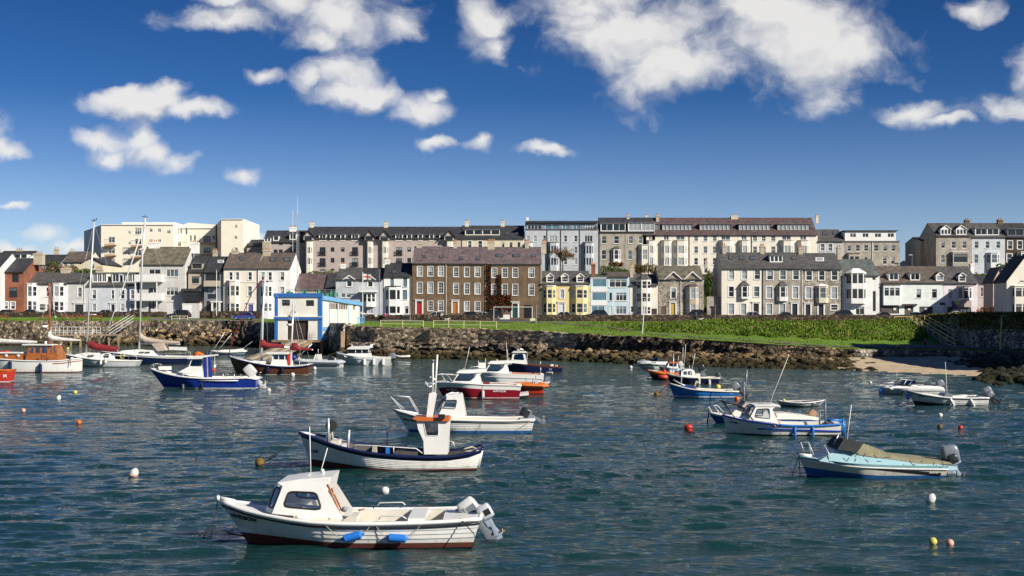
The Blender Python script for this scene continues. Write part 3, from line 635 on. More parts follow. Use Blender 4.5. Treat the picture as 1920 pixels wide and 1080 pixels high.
class House:
 def __init__(s, label, org, Y, x0, x1, eave, base=None, ridge=None, depth=10, wall=W_white, roof=R_slate, name='terraced_house', cat='house', group=None, zbase=None,
     wins=(), bays=(), doors=(), dorm=(), chim=(), sky=(), pipes=(), flat=False, overhang=0.25, bands=(), hip=0, gable=None, extra_open=()):
  s.org = org; s.Y = Y; s.wall = wall; s.roof = roof
  s.x0, s.x1 = s.x(x0) + 0.012, s.x(x1) - 0.012; s.ze = s.z(eave)
  s.zb = zbase if zbase is not None else (ROADZ - 0.4 if Y < 275 else 14.2)
  s.off = ((s.x0 + s.x1) / 2, Y, s.zb); s.root = empty(name, s.off, label, cat, group)
  T = lambda u, n, z: (u, Y - n, z); s.T = T
  ops = []; wl = []
  for w_ in wins:
   xa, xb, ya, yb = w_[:4]; st = w_[4] if len(w_) > 4 else 'sash'
   o = (s.x(xa), s.x(xb), s.z(yb), s.z(ya)); ops.append(o); wl.append((o, st, w_[5] if len(w_) > 5 else None))
  dl = []
  for d in doors:
   o = (s.x(d[0]), s.x(d[1]), s.z(d[3]), s.z(d[2])); ops.append(o); dl.append((o, d))
  mb = MB()
  cellcut(mb, T, s.x0, s.x1, s.zb, s.ze, ops)
  yb = Y + depth; x0_, x1_ = s.x0, s.x1; zr = s.ze
  if not flat and ridge is not None and gable is None:
   s.yr = Y + depth / 2; s.zr = CZ + (HY - (org[1] + ridge / org[2])) * s.yr / F; zr = s.zr
   for xx in (x0_, x1_): mb.poly([(xx, Y, s.zb), (xx, yb, s.zb), (xx, yb, s.ze), (xx, s.yr, s.zr - 0.08), (xx, Y, s.ze)])
  else:
   s.yr = Y + depth / 2; s.zr = s.ze
   for xx in (x0_, x1_): mb.poly([(xx, Y, s.zb), (xx, yb, s.zb), (xx, yb, s.ze), (xx, Y, s.ze)])
  if gable is not None:                      # gable end facing the street
   s.zr = s.z(gable); xm = (x0_ + x1_) / 2
   mb.poly([(x0_, Y, s.ze), (x1_, Y, s.ze), (xm, Y, s.zr)]); mb.poly([(x0_, yb, s.ze), (x1_, yb, s.ze), (xm, yb, s.zr)])
  mb.poly([(x0_, yb, s.zb), (x1_, yb, s.zb), (x1_, yb, s.ze), (x0_, yb, s.ze)])
  s.wobj = mb.build('wall', wall, s.root, off=s.off)
  # roof
  rb = MB(); t = 0.14; oh = overhang
  if gable is not None:
   m_ = (s.zr - s.ze) / (xm - x0_)
   for sg in (-1, 1):
    xe = xm + sg * ((x1_ - x0_) / 2 + 0.3); ze_ = s.ze - 0.3 * m_
    A = [(xe, ze_ + .02), (xm, s.zr + .02), (xm, s.zr + .02 + t), (xe, ze_ + .02 + t)]
    rb.add([(p[0], Y - 0.3, p[1]) for p in A] + [(p[0], yb + .1, p[1]) for p in A], [(0, 1, 2, 3), (7, 6, 5, 4), (0, 4, 5, 1), (1, 5, 6, 2), (2, 6, 7, 3), (3, 7, 4, 0)])
  elif flat:
   rb.box(x0_ - 0.0, x1_ + 0.0, Y - oh, yb + .1, s.ze + .003, s.ze + 0.18)
  elif ridge is not None:
   m_ = (s.zr - s.ze) / (s.yr - Y); s.m = m_
   for (ya, y2) in ((Y - oh, s.yr), (yb + oh, s.yr)):
    za = s.ze - oh * m_
    A = [(ya, za + .02), (y2, s.zr + .02), (y2, s.zr + t), (ya, za + t)]
    rb.add([(x0_, p[0], p[1]) for p in A] + [(x1_, p[0], p[1]) for p in A], [(0, 1, 2, 3), (7, 6, 5, 4), (0, 4, 5, 1), (1, 5, 6, 2), (2, 6, 7, 3), (3, 7, 4, 0)])
   rb.box(x0_ + .01, x1_ - .01, s.yr - .12, s.yr + .12, s.zr + t - .05, s.zr + t + .06)
  if rb.v: s.robj = rb.build('roof', roof, s.root, off=s.off)
  else: s.robj = s.wobj
  if not flat and ridge is not None:
   gb = MB(); gb.box(x0_ + .02, x1_ - .02, Y - oh - 0.1, Y - oh + .02, s.ze - oh * getattr(s, 'm', 0) - 0.04, s.ze - oh * getattr(s, 'm', 0) + 0.08); gb.build('gutter', M_pipe, s.root, off=s.off)
  for o, st, pn in wl: window(s.root, s.off, T, o, st, False, pn)
  for o, d in dl: s.door(o, d)
  for b in bays: s.bay(*b)
  for d in dorm: s.dormer(*d)
  for c in chim: s.chimney(*c)
  for k in sky: s.skylight(*k)
  for p in pipes:
   x = s.x(p); MB().box(x - .05, x + .05, Y - .14, Y - .04, s.zb, s.ze - .1).build('downpipe', W_trim if wall in (W_brown, W_stone2, W_stone, W_grey) else M_pipe, s.root, off=s.off)
  for (ya, yb2, mt) in bands:
   MB().box(x0_ + .015, x1_ - .015, Y - 0.09, Y - .001, s.z(yb2), s.z(ya)).build('string_course', mt, s.root, off=s.off)
  HOUSES.append(s)
 def x(s, v): return PX(s.org[0] + v / s.org[2], s.Y)
 def z(s, v): return PZ(s.org[1] + v / s.org[2], s.Y)
 def door(s, o, d):
  u0, u1, z0, z1 = o; kind = d[5] if len(d) > 5 else 'S'; T = s.T; c = dmat(d[4]); h = z1 - z0
  zt = z0 + min(h, 2.15) if h > 2.3 and 'G' not in kind else z1
  mb = MB(); tb(mb, T, u0 + .04, u1 - .04, -0.14, -0.09, z0, zt - .03)
  if 'G' not in kind:
   wd = u1 - u0
   for a, b in ((0.1, 0.45), (0.52, 0.92)):
    for q in (0.14, 0.54): tb(mb, T, u0 + wd * q, u0 + wd * (q + .32), -0.09, -0.075, z0 + (zt - z0) * a, z0 + (zt - z0) * b)
  dd = mb.build('door', c, s.root, off=s.off)
  if zt < z1 - .05: MB().m(G_dark).poly([T(u0, -.12, zt), T(u1, -.12, zt), T(u1, -.12, z1), T(u0, -.12, z1)]).build('fanlight', None, dd, off=s.off)
  hb = MB(); tb(hb, T, u1 - .22, u1 - .16, -.09, -.03, z0 + 1.0, z0 + 1.12); hb.build('handle', M_lead, dd, off=s.off)
  if 'S' in kind:
   mb = MB(); w = 0.28
   tb(mb, T, u0 - w, u0, -.01, .09, z0, z1 + .05); tb(mb, T, u1, u1 + w, -.01, .09, z0, z1 + .05); tb(mb, T, u0 - w - .05, u1 + w + .05, -.01, .14, z1 + .05, z1 + .32)
   tb(mb, T, u0 - w - .13, u1 + w + .13, -.01, .26, z1 + .32, z1 + .42)
   mb.build('door_surround', W_trim, s.root, off=s.off)
 def bay(s, xa, xb, yt, ybm, rows, nf=1, proj=0.95, wallm_=None, roofk='flat', cant=0.28, pane=None, style='sash', roof=None, square=False):
  x0, x1 = s.x(xa), s.x(xb); zt, zb = s.z(yt), s.z(ybm) if ybm is not None else s.zb; c = 0 if square else (x1 - x0) * cant; Y = s.Y
  q = [(x0, Y), (x0 + c, Y - proj), (x1 - c, Y - proj), (x1, Y)]
  mb = MB(); b = None; segs = []
  for i in range(3):
   p0, p1 = q[i], q[i + 1]; ln = math.hypot(p1[0] - p0[0], p1[1] - p0[1])
   if ln < .05: continue
   d = ((p1[0] - p0[0]) / ln, (p1[1] - p0[1]) / ln); n = (d[1], -d[0])
   T = (lambda p0, d, n: lambda u, k, z: (p0[0] + d[0] * u + n[0] * k, p0[1] + d[1] * u + n[1] * k, z))(p0, d, n)
   ops = []
   for (ya, yb) in rows:
    za, zc = s.z(yb), s.z(ya)
    if i == 1:
     g = 0.14; wd = (ln - g * (nf + 1)) / nf
     for k in range(nf): ops.append((g + k * (wd + g), g + k * (wd + g) + wd, za, zc))
    elif ln > 0.55: ops.append((0.13, ln - .13, za, zc))
   cellcut(mb, T, 0, ln, zb, zt, ops, 0.1); segs.append((T, ops))
  for zz in (zb, zt): mb.poly([(p[0], p[1], zz) for p in q])
  wb = mb.build('bay_window', wallm_ or s.wall, s.root, off=s.off)
  for T, ops in segs:
   for o in ops: window(wb, s.off, T, o, style + 'N', True, pane)
  rb = MB(); e = .12; Q = [(q[0][0] - e, Y - .001), (q[1][0] - e * .6, q[1][1] - e), (q[2][0] + e * .6, q[2][1] - e), (q[3][0] + e, Y - .001)]
  if roofk == 'flat':
   rb.add([(p[0], p[1], zt + .002) for p in Q] + [(p[0], p[1], zt + .16) for p in Q], [(0, 1, 2, 3), (7, 6, 5, 4), (0, 1, 5, 4), (1, 2, 6, 5), (2, 3, 7, 6), (3, 0, 4, 7)])
   rb.build('bay_roof', roof or W_trim, wb, off=s.off)
  else:
   h = roofk if isinstance(roofk, (int, float)) else 0.8; xm0, xm1 = x0 + (x1 - x0) * .35, x0 + (x1 - x0) * .65
   vs = [(p[0], p[1], zt + .01) for p in Q] + [(p[0], p[1], zt + .09) for p in Q] + [(xm0, Y - .002, zt + h), (xm1, Y - .002, zt + h)]
   rb.add(vs, [(0, 1, 2, 3), (0, 1, 5, 4), (1, 2, 6, 5), (2, 3, 7, 6), (4, 5, 8), (5, 6, 9, 8), (6, 7, 9)])
   rb.build('bay_roof', roof or R_slate, wb, off=s.off)
 def dormer(s, xa, xb, yt, ybm, kind='gable', nw=1, wallm_=None, style='', pane=None, rise=0.55, nd=1):
  m_ = s.m; Y = s.Y; k = (HY - (s.org[1] + ybm / s.org[2])) / F
  Yd = (CZ - s.ze - 0.14 + Y * m_) / (m_ - k); Yd = max(Y - .1, min(Yd, s.yr - .8)); P = lambda v: PX(s.org[0] + v / s.org[2], Yd); Zp = lambda v: PZ(s.org[1] + v / s.org[2], Yd)
  x0, x1, z0, z1 = P(xa), P(xb), Zp(ybm) - .05, Zp(yt)
  zroof = lambda y: s.ze + .14 + (y - Y) * m_
  Yb = min(s.yr, Yd + max(0.4, (z1 - zroof(Yd)) / m_) + .3); T = lambda u, n, z: (u, Yd - n, z)
  zt = z1 - (rise if kind == 'gable' else .05)
  mb = MB(); g = .14; wd = (x1 - x0 - g * (nw + 1)) / nw; ops = [(x0 + g + i * (wd + g), x0 + g + i * (wd + g) + wd, z0 + .18, zt - .1) for i in range(nw)]
  cellcut(mb, T, x0, x1, z0, zt, ops, .1)
  for xx in (x0, x1): mb.poly([(xx, Yd, z0), (xx, Yd, zt), (xx, Yb, zt)])
  if kind == 'gable': mb.poly([(x0, Yd, zt), (x1, Yd, zt), ((x0 + x1) / 2, Yd, z1)])
  d = mb.build('dormer', wallm_ or W_trim, s.root, off=s.off)
  for o in ops: window(d, s.off, T, o, style + 'N', True, pane)
  rb = MB()
  if kind == 'gable':
   xm = (x0 + x1) / 2; e = .12
   for xe in (x0 - e, x1 + e):
    A = [(xe, zt - .1), (xm, z1), (xm, z1 + .1), (xe, zt)]
    rb.add([(p[0], Yd - .15, p[1]) for p in A] + [(p[0], Yb + .6, p[1]) for p in A], [(0, 1, 2, 3), (7, 6, 5, 4), (0, 4, 5, 1), (2, 6, 7, 3), (3, 7, 4, 0)])
   rb.build('dormer_roof', s.roof, d, off=s.off)
   fb = MB()
   for xe in (x0 - e, x1 + e):
    A = [(xe, zt - .16), (xm, z1 - .06), (xm, z1 + .13), (xe, zt + .03)]; fb.add([(p[0], Yd - .2, p[1]) for p in A] + [(p[0], Yd - .152, p[1]) for p in A], [(0, 1, 2, 3), (7, 6, 5, 4), (0, 4, 5, 1), (2, 6, 7, 3), (3, 7, 4, 0)])
   fb.build('bargeboard', W_trim, d, off=s.off)
  elif kind == 'flat': rb.box(x0 - .12, x1 + .12, Yd - .18, Yb + .1, zt + .002, zt + .14); rb.build('dormer_roof', M_lead, d, off=s.off)
 def chimney(s, xa, xb, yt, mt=None, pots=3, yoff=0, dp=0.9):
  Yc = s.yr + yoff; x0, x1 = PX(s.org[0] + xa / s.org[2], Yc), PX(s.org[0] + xb / s.org[2], Yc); zt = PZ(s.org[1] + yt / s.org[2], Yc)
  mb = MB(); mb.box(x0, x1, Yc - dp / 2, Yc + dp / 2, s.zr - 1.2, zt); mb.box(x0 - .08, x1 + .08, Yc - dp / 2 - .08, Yc + dp / 2 + .08, zt - .32, zt - .14)
  c = mb.build('chimney', mt or W_beige, s.robj, off=s.off)
  for k in range(pots):
   x = x0 + (x1 - x0) * (k + .5) / pots
   MB().tube([(x, Yc, zt - .02), (x, Yc, zt + .45)], .13, 7, .11).build('chimney_pot', M_pot, s.root if False else c, off=s.off) if False else POTS.append((c, x, Yc, zt, s.off))
 def skylight(s, xa, xb, ya, yb, light=False):
  m_ = s.m; Y = s.Y
  def on(px, py):
   k = (HY - (s.org[1] + py / s.org[2])) / F; Yd = (CZ - s.ze - .14 + Y * m_) / (m_ - k); return (PX(s.org[0] + px / s.org[2], Yd), Yd, s.ze + .14 + (Yd - Y) * m_)
  a = on(xa, yb); b = on(xb, yb); c = on(xb, ya); d = on(xa, ya); n = Vector((0, -m_, 1)).normalized()
  def q(p, k): return tuple(Vector(p) + n * k)
  mb = MB(); mb.add([q(p, -.02) for p in (a, b, c, d)] + [q(p, .09) for p in (a, b, c, d)], [(0, 1, 5, 4), (1, 2, 6, 5), (2, 3, 7, 6), (3, 0, 4, 7), (4, 5, 6, 7)])
  f = mb.build('skylight', W_trim if light else M_dframe, s.robj, off=s.off)
  cx = [(a[i] + b[i] + c[i] + d[i]) / 4 for i in range(3)]
  # glazing set just proud of the frame
  MBs = MB().m(G_mid if not light else G_light); pts = [q([cx[i] + (p[i] - cx[i]) * .78 for i in range(3)], .1) for p in (a, b, c, d)]
  f.data.materials.append(MBs.mats[0]); bm = bmesh.new(); bm.from_mesh(f.data)
  vs = [bm.verts.new((p[0] - s.off[0], p[1] - s.off[1], p[2] - s.off[2])) for p in pts]; fc = bm.faces.new(vs); fc.material_index = 1; bm.to_mesh(f.data); bm.free()
POTS = []
def flush_pots():
 """the pots of a stack stand on it: one mesh of pots per chimney, as a part of the chimney's roof"""
 by = {}
 for c, x, Y, z, off in POTS: by.setdefault(c.name, [c, off, []])[2].append((x, Y, z))
 for c, off, l in by.values():
  bm = bmesh.new(); bm.from_mesh(c.data); c.data.materials.append(M_pot)
  for (x, Y, z) in l:
   n0 = len(bm.verts); r = bmesh.ops.create_cone(bm, cap_ends=True, segments=7, radius1=.14, radius2=.11, depth=.5, matrix=Matrix.Translation((x - off[0], Y - off[1], z + .23 - off[2])))
   for v in r['verts']:
    for f in v.link_faces: f.material_index = 1
  bm.to_mesh(c.data); bm.free()
def row(xs, y0, y1, st='sash', pane=None): return [(a, b, y0, y1, st, pane) for a, b in xs]
A = (0, 390, 4.697); B = (240, 390, 4.697); C = (480, 390, 4.697); D = (760, 390, 4.697); E = (1000, 390, 4.697); FF = (1240, 390, 4.697); G = (1500, 390, 4.696); H = (1640, 390, 4.696)
GL = 'terraced houses along the harbour road'; GU = 'tall terrace on the hill behind'
YL = 262; YM = 255; YU = 302
# ---- far left
House('red brick house with recessed balconies and dark slate roof at far left', A, YL - 2, 8, 212, 562, ridge=450, wall=W_brick, roof=R_dark, depth=12, group=GL,
  wins=row([(35, 70), (95, 132)], 828, 890, 'sashS') + [(105, 165, 580, 655, '2kN', G_dark), (80, 150, 700, 790, '2kN', G_dark)], chim=[(305, 385, 400, W_beige, 2, 0, 1.6)])
hs = House('dark roofed white gabled house cut by the left edge of the photo', A, YL - 4, -260, 8, 520, ridge=400, wall=W_white, roof=R_dark, depth=12, group=GL, wins=row([(-60, -20)], 600, 700, 'sash') + row([(-60, -20)], 800, 880, 'sash'), chim=[(150 - 200, 200 - 200, 365)])
House('white house with two pairs of stacked canted bays beside the red brick house', A, YL, 214, 602, 665, ridge=572, wall=W_white, roof=R_slate, depth=10, group=GL,
  wins=row([(405, 440)], 700, 780) + row([(345, 400)], 845, 900) + row([(405, 432)], 850, 905), bays=[(222, 330, 668, None, [(690, 778), (820, 900)], 1), (452, 568, 668, None, [(690, 778), (825, 905)], 1)],
  chim=[(540, 620, 530, None, 4)])
House('plain white house with one upper window and a dark garage door', A, YL, 602, 762, 655, ridge=580, wall=W_grey, roof=R_slate, depth=10, group=GL, wins=row([(685, 720)], 702, 785, 'sashS'),
  doors=[(660, 735, 850, 925, (0.03, 0.035, 0.04), 'SG')], pipes=[745])
House('pale blue grey house with long flat dormer and a row of four tall windows', A, YL, 762, 1206, 682, ridge=575, wall=W_blue, roof=R_slate, depth=9, group=GL,
  wins=row([(812, 846), (982, 1005), (1062, 1096), (1150, 1182)], 722, 800, 'sashS') + row([(812, 846), (1062, 1096), (1150, 1182)], 842, 908, 'gridS'), doors=[(980, 1010, 850, 925, (0.02, 0.02, 0.025), 'S')],
  dorm=[(812, 940, 575, 655, 'flat', 3, W_white, '2', G_dark), (985, 1050, 575, 655, 'flat', 1, W_blue, '2', G_dark), (1080, 1206, 575, 655, 'flat', 3, W_blue, '2', G_dark)], chim=[(850, 905, 535, None, 4)], bands=[(690, 700, W_trim)])
h4 = House('large pale grey house with white balconies and two big white chimneys', B, YL, 98, 502, 495, ridge=350, wall=W_grey, roof=R_moss, depth=11, group=GL,
  wins=row([(185, 285)], 540, 582, '2N', G_dark) + row([(338, 440)], 540, 606, '3') + row([(185, 262)], 700, 748, '2N', G_dark) + row([(338, 440)], 700, 768, '3') + [(180, 268, 822, 892, '3N', G_dark)],
  doors=[(335, 435, 828, 920, (0.6, 0.6, 0.58), 'G')], chim=[(185, 280, 300, W_white, 5), (545, 625, 305, W_white, 4)])
for (ya, yb) in ((588, 655), (752, 820)):
 x0, x1 = h4.x(75), h4.x(313); Y0 = YL - 1.5; mb = MB()
 mb.box(x0, x1, Y0, YL - .01, h4.z(yb), h4.z(yb) + .18); mb.box(x0, x1, Y0 - .06, Y0 - .002, h4.z(yb) + .1, h4.z(ya)); mb.box(x1, x1 + .08, Y0, YL - .01, h4.z(yb) + .1, h4.z(ya))
 mb.build('balcony', W_trim, h4.root, off=h4.off)
for xx in (82, 270): x = h4.x(xx); MB().box(x - .1, x + .1, YL - 1.45, YL - 1.25, h4.zb, h4.z(655)).build('balcony_post', W_trim, h4.root, off=h4.off)
h5 = House('narrow beige house with glazed porch and small flat dormer', B, YL + 1, 530, 668, 560, ridge=430, wall=W_beige, roof=R_dark, depth=10, group=GL, wins=[(562, 625, 602, 665, 'k', G_dark)], dorm=[(560, 655, 488, 538, 'flat', 1, W_beige, 'k', G_dark)], chim=[(750, 785, 375, None, 2)])
x0, x1 = h5.x(503), h5.x(655); mb = MB(); mb.box(x0, x1, YL - 1.5, YL + .98, h5.zb, h5.z(840)); mb.build('porch', W_grey, h5.root, off=h5.off)
p_ = MB(); T = lambda u, n, z: (u, YL - 1.5 - n, z); window(h5.root, h5.off, lambda u, n, z: (u, YL - 1.5 - n - .14, z), (x0 + .1, x1 - .1, h5.z(825), h5.z(738)), '4kN', False, G_dark)
MB().prism([(x0 + .1, h5.z(738)), (x1 - .1, h5.z(738)), (x1 - .1, h5.z(822)), (x0 + .1, h5.z(822))], YL - 1.48, YL + .9).build('porch', G_dark, h5.root, off=h5.off)
MB().box(x0 - .1, x1 + .1, YL - 1.8, YL + .9, h5.z(736), h5.z(712)).build('porch_roof', R_dark, h5.root, off=h5.off)
MB().box(h5.x(507), h5.x(585), YL - 1.56, YL - 1.505, h5.zb, h5.z(855)).build('garage_door', W_white, h5.root, off=h5.off)
h6 = House('narrow dark house with recessed balconies and steep slate roof', B, YL + .5, 670, 842, 560, ridge=435, wall=W_dkgrey, roof=R_dark, depth=10, group=GL, wins=[(682, 808, 575, 640, '3kN', G_dark), (700, 775, 705, 800, '2kN', G_dark), (775, 805, 835, 905, 'kN', G_dark)],
  sky=[(790, 845, 460, 485, True)], doors=[(690, 740, 820, 920, (0.05, 0.03, 0.02), '')])
mb = MB(); mb.box(h6.x(678), h6.x(812), YL - .7, YL + .48, h6.z(692), h6.z(642)); mb.build('balcony', W_beige, h6.root, off=h6.off)
mb = MB()
for xx in (752, 816): mb.box(h6.x(xx), h6.x(xx + 14), YL - 1.4, YL - 1.15, h6.zb, h6.z(832))
mb.box(h6.x(745), h6.x(832), YL - 1.5, YL + .48, h6.z(832), h6.z(822)); mb.build('porch', W_trim, h6.root, off=h6.off)
House('cream house with canted bay and purple front door', B, YL, 842, 1142, 530, ridge=402, wall=W_apt2, roof=R_brown, depth=11, group=GL,
  wins=row([(890, 920), (948, 978), (1058, 1090)], 566, 634, 'sashS') + row([(1055, 1090)], 690, 775, 'sashS'), bays=[(872, 985, 645, None, [(685, 775), (840, 912)], 1)],
  doors=[(1060, 1102, 850, 925, (0.10, 0.09, 0.32), 'S')], chim=[(915, 975, 372, None, 3), (1190, 1255, 370, None, 4)], bands=[(536, 545, W_trim), (650, 656, W_trim)], sky=[(985, 1012, 435, 462)])
House('white end house with canted bay and tall cream gable', B, YL, 1142, 1432, 530, ridge=402, wall=W_white, roof=R_brown, depth=13, group=GL,
  wins=row([(1172, 1205), (1235, 1265), (1340, 1375)], 566, 636, 'sashS') + row([(1338, 1375)], 695, 760, 'sashS'), bays=[(1165, 1272, 650, None, [(690, 780), (840, 910)], 1, .95, None, 'flat', .28, None, 'sash', M_lead)],
  doors=[(1320, 1350, 850, 925, (0.05, 0.05, 0.1), 'S')], bands=[(536, 545, W_trim)], sky=[(1252, 1305, 438, 472), (1372, 1428, 438, 472)], pipes=[1142])
# ---- behind the boathouse
House('low house with maroon tiled roof wrapped in green netting', C, YM + 12, 270, 600, 715, ridge=585, wall=W_beige, roof=R_maroon, depth=12, group=GL, wins=row([(320, 360)], 760, 820))
House('dark slate roofed low house next to the grey gabled pair', C, YM + 11, 602, 712, 720, ridge=585, wall=W_grey, roof=R_dark, depth=12, group=GL, wins=row([(640, 680)], 760, 820))
h = House('grey house with small white edged gables and a white first floor bay', C, YM, 702, 922, 628, ridge=532, wall=W_bgrey, roof=R_slate, depth=11, group=GL,
  wins=row([(800, 842)], 642, 692, 'S', G_dark) + row([(748, 785), (795, 828)], 752, 788, '') + row([(745, 800)], 870, 930, '2'), chim=[(745, 790, 495, W_white, 2)])
h2 = House('grey house with flagpole in front and balcony over a bay', C, YM, 922, 1116, 632, ridge=535, wall=W_bgrey, roof=R_dark, depth=11, group=GL,
  wins=row([(985, 1026)], 645, 697, 'S', G_dark) + row([(930, 975), (985, 1025)], 880, 930, '2'), bays=[(945, 1055, 745, 870, [(755, 828)], 1, 1.0, W_white, 'flat', .3, G_dark)])
for hh, xa, xb in ((h, 775, 868), (h2, 955, 1050)):
 mb = MB(); xm = hh.x((xa + xb) / 2)
 mb.prism([(hh.x(xa), hh.ze - .1), (hh.x(xb), hh.ze - .1), (xm, hh.z(600))], YM - .12, YM + 3); mb.build('small_gable', W_bgrey, hh.root, off=hh.off)
 mb = MB()
 for xe in (hh.x(xa) - .25, hh.x(xb) + .25): mb.prism([(xe, hh.ze - .25), (xm, hh.z(600) + .02), (xm, hh.z(600) + .25), (xe, hh.ze - .02)], YM - .35, YM - .13)
 mb.build('bargeboard', W_trim, hh.root, off=hh.off)
mb = MB(); mb.box(h2.x(918), h2.x(1072), YM - 1.5, YM - .01, h2.z(742), h2.z(730))
for k in range(12): x = h2.x(920 + k * 13.5); mb.box(x, x + .05, YM - 1.5, YM - 1.45, h2.z(730), h2.z(695))
mb.box(h2.x(918), h2.x(1072), YM - 1.52, YM - 1.44, h2.z(697), h2.z(692)); mb.build('balcony', W_trim, h2.root, off=h2.off)
House('narrow white house with black trimmed bay left of the brown terrace', C, YM, 1124, 1366, 602, ridge=492, wall=W_white, roof=R_dark, depth=10, group=GL,
  wins=row([(1184, 1213)], 612, 688, 'k', G_blue) + row([(1298, 1330)], 612, 694, 'k', G_blue) + row([(1293, 1330)], 722, 805, 'k', G_blue) + row([(1314, 1342)], 866, 928, 'k', G_dark),
  bays=[(1142, 1272, 694, None, [(722, 805), (866, 926)], 1, .8, None, 'flat', .25, G_dark, 'k', M_dframe)], chim=[(1135, 1180, 455, W_white, 2)], sky=[(1198, 1232, 555, 575), (1310, 1345, 555, 575)], pipes=[1362])
# ---- brown terrace
D1 = [(105, 150), (198, 243), (290, 335)]; D2 = [(425, 468), (520, 563), (613, 658)]; D3 = [(762, 805), (853, 898), (945, 990), (1088, 1134)]
White_red = (0.42, 0.015, 0.02)
House('brown three storey terraced house with red front door', D, YM, 60, 372, 485, ridge=347, wall=W_brown, roof=R_purple, depth=12, group=GL,
  wins=row(D1, 515, 600, 'gridS') + row(D1, 655, 752, 'gridS') + row(D1[1:], 820, 905, 'gridS'), doors=[(100, 146, 822, 932, White_red)], chim=[(100, 145, 308, None, 1), (420, 455, 300, None, 3)],
  bands=[(487, 500, W_beige)], sky=[(150, 185, 416, 440), (298, 336, 418, 440)], pipes=[360])
House('brown three storey terraced house with orange wooden front door', D, YM, 372, 716, 487, ridge=350, wall=W_brown, roof=R_purple, depth=12, group=GL,
  wins=row(D2, 522, 606, 'gridS') + row(D2, 664, 758, 'gridS') + row(D2[1:], 825, 907, 'gridS'), doors=[(418, 462, 826, 926, (0.42, 0.16, 0.03))], chim=[(725, 785, 295, None, 6)],
  bands=[(489, 502, W_beige)], sky=[(474, 508, 430, 458), (624, 658, 432, 460)], pipes=[708])
h14 = House('brown end terrace with red creeper, green door and open carriage arch', D, YM, 716, 1202, 490, ridge=352, wall=W_brown, roof=R_purple, depth=13, group=GL,
  wins=row(D3, 530, 612, 'gridS') + row(D3, 672, 768, 'gridS') + row([(755, 795), (850, 892)], 836, 905, 'gridS'),
  doors=[(944, 990, 842, 966, (0.01, 0.07, 0.05)), (1045, 1112, 855, 972, (0.008, 0.008, 0.008), 'G')], chim=[(1055, 1090, 295, None, 3), (1205, 1240, 300, None, 3)], bands=[(492, 508, W_beige)],  # near-black door panel paints the dark inside of the open carriage arch
  sky=[(795, 862, 408, 434), (945, 1014, 408, 434), (1108, 1150, 410, 434)], pipes=[1195])
MB().poly([(h14.x1 + .01, YM, h14.zb), (h14.x1 + .01, YM + 13, h14.zb), (h14.x1 + .01, YM + 13, h14.ze), (h14.x1 + .01, h14.yr, h14.zr), (h14.x1 + .01, YM, h14.ze)]).build('gable_render', W_cream, h14.root, off=h14.off)
# ---- pastel houses
House('yellow house with two stacked canted bays and three small gabled dormers', E, YM, 58, 502, 668, ridge=562, wall=W_yellow, roof=R_slate, depth=10, group=GL,
  wins=row([(236, 270)], 718, 795, 'sashS') , doors=[(226, 272, 842, 922, (0.62, 0.64, 0.66))],
  bays=[(84, 200, 690, None, [(720, 795), (840, 922)], 1), (332, 478, 690, None, [(720, 795), (840, 922)], 1)],
  dorm=[(115, 180, 576, 655, 'gable', 1, None, 'sash', G_dark), (245, 310, 576, 655, 'gable', 1, None, 'sash', G_dark), (380, 445, 578, 655, 'gable', 1, None, 'sash', G_dark)], chim=[(512, 545, 495, W_brick, 2)])
House('ice blue house with three storeys of wide windows and white bands', E, YM, 502, 656, 606, wall=W_ice, flat=True, depth=10, roof=M_lead, group=GL,
  wins=[(520, 640, 624, 694, 'N', G_blue), (517, 640, 744, 814, 'N', G_blue), (512, 625, 864, 930, '2N', G_blue)], bands=[(700, 738, W_trim), (820, 858, W_trim), (608, 618, W_trim)])
House('light blue house with white arched door and large picture windows', E, YM, 657, 846, 606, ridge=572, wall=W_ice, roof=R_brown, depth=8, group=GL,
  wins=row([(670, 822)], 628, 697, '3top', G_dark) + row([(728, 820)], 745, 817, '3top', G_dark) + row([(667, 693)], 745, 817, '', G_dark) + row([(728, 818)], 865, 935, '3top', G_mid), doors=[(665, 693, 866, 936, (0.7, 0.7, 0.7), '')], chim=[(850, 878, 510, None, 2)])
h18 = House('cream house with three storey canted bay tower and brown garage', E, YM, 847, 1098, 680, ridge=592, wall=W_apt2, roof=R_slate, depth=10, group=GL,
  wins=row([(855, 888)], 866, 918), doors=[(1040, 1088, 886, 938, (0.06, 0.035, 0.03), 'G')], bays=[(908, 1036, 630, None, [(645, 710), (750, 828), (868, 935)], 1, 1.2, None, 1.0, .3, None, 'sash', R_slate)])
ys = stone_row = None
h19 = House('stone house with small white edged gable and yellow door', E, YM, 1100, 1300, 627, ridge=517, wall=W_stone2, roof=R_moss, depth=10, group=GL,
  wins=[(1215, 1250, 590, 642, 'sash', G_mid), (1213, 1255, 708, 796, 'SN', G_dark)], doors=[(1210, 1250, 838, 938, (0.50, 0.33, 0.06)), (1126, 1170, 866, 938, (0.13, 0.075, 0.055), 'G')], pipes=[1298])
h20 = House('stone house with white edged gable over a canted bay', E, YM, 1300, 1502, 627, ridge=517, wall=W_stone2, roof=R_moss, depth=10, group=GL,
  wins=[(1382, 1416, 596, 645, 'sash', G_mid)], bays=[(1340, 1456, 690, None, [(702, 800), (848, 920)], 1, .9, W_beige, .5, .27, G_light, 'sash', R_slate)], chim=[(1510, 1530, 470, None, 2)])
